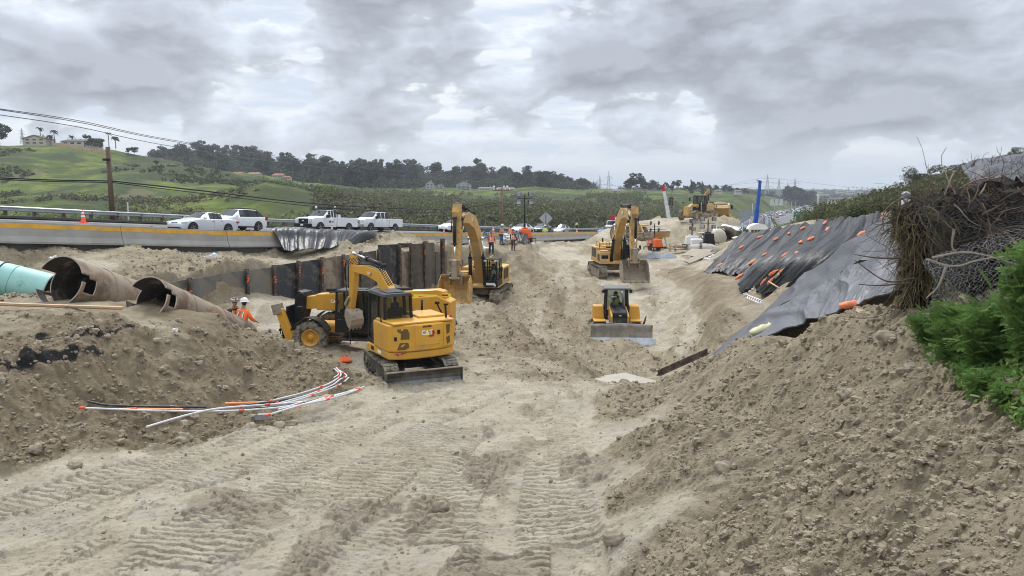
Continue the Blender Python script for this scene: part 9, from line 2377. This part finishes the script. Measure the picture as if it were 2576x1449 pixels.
plant(2478, 985, 8.7, .34, 1.05, 620, 'large feathery green plant in the middle of the right edge, in front of the mesh', 1, .17)
plant(2575, 960, 8.3, .3, 1.15, 520, 'feathery green plant cut by the right picture edge', 2, .17)
plant(2600, 900, 7.9, .25, 1.25, 420, 'tallest feathery plant leaning in from the right edge', 3, .19, (-.12, 0))
plant(2400, 930, 9.4, .25, .55, 300, 'lower feathery plant left of the large one', 4, .14)
plant(2335, 870, 10.3, .35, .42, 300, 'small feathery plant behind the bent board', 5, .13)
plant(2470, 1010, 8.1, .3, .35, 300, 'low yellow-green feathery plant at the edge of the dirt', 6, .13)
plant(2550, 1030, 7.6, .3, .32, 260, 'lowest feathery plant near the fallen pale stems', 7, .12)
plant(2400, 850, 10.0, .35, .5, 300, 'dark green feathery plant under the hanging roots', 8, .13)
plant(2440, 905, 9.3, .3, .8, 420, 'mid-height feathery plant directly below the mesh', 9, .16)
plant(2510, 930, 8.8, .3, .9, 420, 'bushy feathery plant between the two largest', 10, .16)
mb=MB();rg=np.random.default_rng(8)
for q in(((2440, 1000, 8.0), (2480, 1010, 7.9), (2500, 1035, 7.8)), ((2500, 1000, 7.9), (2520, 1020, 7.8), (2528, 1045, 7.7)), ((2540, 1050, 7.5), (2600, 1046, 7.4)), ((2555, 990, 7.7), (2560, 1030, 7.5), (2556, 1060, 7.4)), ((2570, 1075, 7.2), (2560, 1090, 7.15), (2545, 1083, 7.2))):
 W=_cr(np.array([P(*a_)for a_ in q]), np.linspace(0, 1, 10));mb.tube(W-W[0]+(W[0]-P(2500, 1030, 7.7)), .012, 5)
tag(mb.build('fallen_stems', mat('pale_green_stem', (.45, .50, .30), .6), loc=P(2500, 1030, 7.7)+(0, 0, .03), fix=False), 'pale broken plant stems lying at the edge of the dirt', 'stems')
p_, z_=sample((2290, 2720), (7.0, 11.5), 800, 14, lambda px, y, x:y>np.interp(px, [2290, 2350, 2430, 2576, 2720], [11.0, 10.2, 8.7, 7.4, 6.4]), 1, lambda x, y:base(x, y)[0]);scatter('ground_weeds', 'low green weeds covering the ground at the right', p_, z_, .14, 26, .035, LF_F, 'weeds', 15, 1.0)
# --- loose clods lying on the earth
def clods():
 rg=np.random.default_rng(31);base_=[]
 for s in range(5):
  e_=MB();e_.ell((0, 0, 0), (1, 1, 1), 9, 7);V=e_.v[0];V=V@np.array(Euler((1.1*s, .7*s+.5, s)).to_matrix()).T;d=V/(np.linalg.norm(V, axis=1)[:, None]+1e-9)
  k=1+.22*np.sin(d@rg.normal(size=3)*3+s)+.16*np.sin(d@rg.normal(size=3)*6)+.08*np.sin(d@rg.normal(size=3)*12);V=V*k[:, None];V[:, 2]*=.75
  Q=np.array([f for f in e_.f]);base_.append((V, Q))
 VV=[];QQ=[];off=0
 n=42000;px=rg.uniform(-60, 2640, n*3);y=4.2*(62/4.2)**rg.random(n*3);x=(px-1288)/F*y*CT
 lo=loose_at(x, y);keep=rg.random(n*3)<(.10+.9*lo**1.5)*.42;x, y, lo=x[keep][:n], y[keep][:n], lo[keep][:n]
 z=ground(x, y);near_sheet_m=near_sheet(x, y)>.5;x, y, lo, z=x[near_sheet_m], y[near_sheet_m], lo[near_sheet_m], z[near_sheet_m];sz=(.010+.018*rg.random(len(x))**2+.05*rg.random(len(x))**14)*(.55+.65*lo)*(.45+np.minimum(y, 22)/16)
 for i in range(len(x)):
  V, Q=base_[i%5];a_=rg.random()*6.28;c_, s_=math.cos(a_), math.sin(a_)
  W=V*sz[i]*(1, rg.uniform(.7, 1), rg.uniform(.85, 1.25));W=np.column_stack([W[:, 0]*c_-W[:, 1]*s_, W[:, 0]*s_+W[:, 1]*c_, W[:, 2]])+(x[i], y[i], z[i]+sz[i]*.15)
  VV.append(W);QQ.append(Q+off);off+=len(V)
 cm=mat('clod_earth', (.22, .18, .125), .95, col2=(.34, .285, .21), scale=2.5, obj=False, island=.12, bump=.5, bscale=40, spec=.2)
 tag(fast_mesh('dirt_clods', np.vstack(VV), np.vstack(QQ), cm, smooth=False), 'crumbs and clods of dry earth lying on the ground', 'clods', kind='stuff')
 bl=[(628, 1055, 16.4, .21, 'largest pale clod below the white conduits'), (590, 1040, 16.9, .11, 'smaller clod left of the largest one'), (462, 1066, 15.6, .17, 'brown clod where two conduits cross'), (548, 1052, 16.2, .13, 'clod between the two large ones'), (700, 1050, 16.6, .14, 'clod right of the largest one'), (735, 1040, 17.1, .13, 'clod under the conduit tips'), (655, 1068, 16.1, .1, 'small flat clod at the edge of the yard'), (1110, 1290, 11.2, .12, 'split grey clod alone in the foreground mud'), (2130, 965, 10.6, .13, 'large pale boulder on the face of the dirt pile'), (2170, 1230, 6.5, .10, 'grey boulder low on the dirt pile'), (2225, 935, 11, .15, 'flat pale stone beside the boulder on the pile'), (1545, 1345, 9.5, .14, 'dark rock at the foot of the pile beside the tracks'), (190, 1155, 13.2, .12, 'lone clod at the left edge of the yard'), (90, 1135, 13.7, .13, 'clod left of the lone one'), (1820, 1195, 9.9, .12, 'lump near the centre of the dirt pile')]
 for i, (px, py, Y, r, lb)in enumerate(bl):
  q=P(px, py, Y);rg_=np.random.default_rng(100+i);e_=MB();e_.ell((0, 0, 0), (1, 1, 1), 26, 18);V=e_.v[0];d=V.copy()
  k=1+.18*np.sin(d@rg_.normal(size=3)*2.5)+.10*np.sin(d@rg_.normal(size=3)*6)+.05*np.sin(d@rg_.normal(size=3)*14)+.03*np.sin(d@rg_.normal(size=3)*25)
  mb=MB();mb.add(V*k[:, None]*(r, r*.85, r*.8), e_.f, 0, True);z0=gz(q[0], q[1])
  tag(mb.build('boulder', mat('clod_pale', (.26, .21, .15), .95, col2=(.42, .36, .27), scale=3, bump=.9, bscale=20, dirt=.2, dcol=(.2, .16, .11)), loc=(q[0], q[1], z0+r*.35)), lb, 'clod', 'large clods of dry earth')
clods()
# --- air
hm=bpy.data.materials.new('haze');hm.use_nodes=True;ht=NT(hm.node_tree)
pvn=ht.n('ShaderNodeVolumePrincipled');pvn.inputs['Color'].default_value=(.80, .87, .96, 1);pvn.inputs['Density'].default_value=.00021;pvn.inputs['Anisotropy'].default_value=.2
ht.link(pvn.outputs[0], ht.n('ShaderNodeOutputMaterial').inputs['Volume'])
mb=MB();mb.box((0, 3250, 55), (13400, 6600, 190));tag(mb.build('haze', hm), 'thin pale air over the whole valley', kind='stuff')
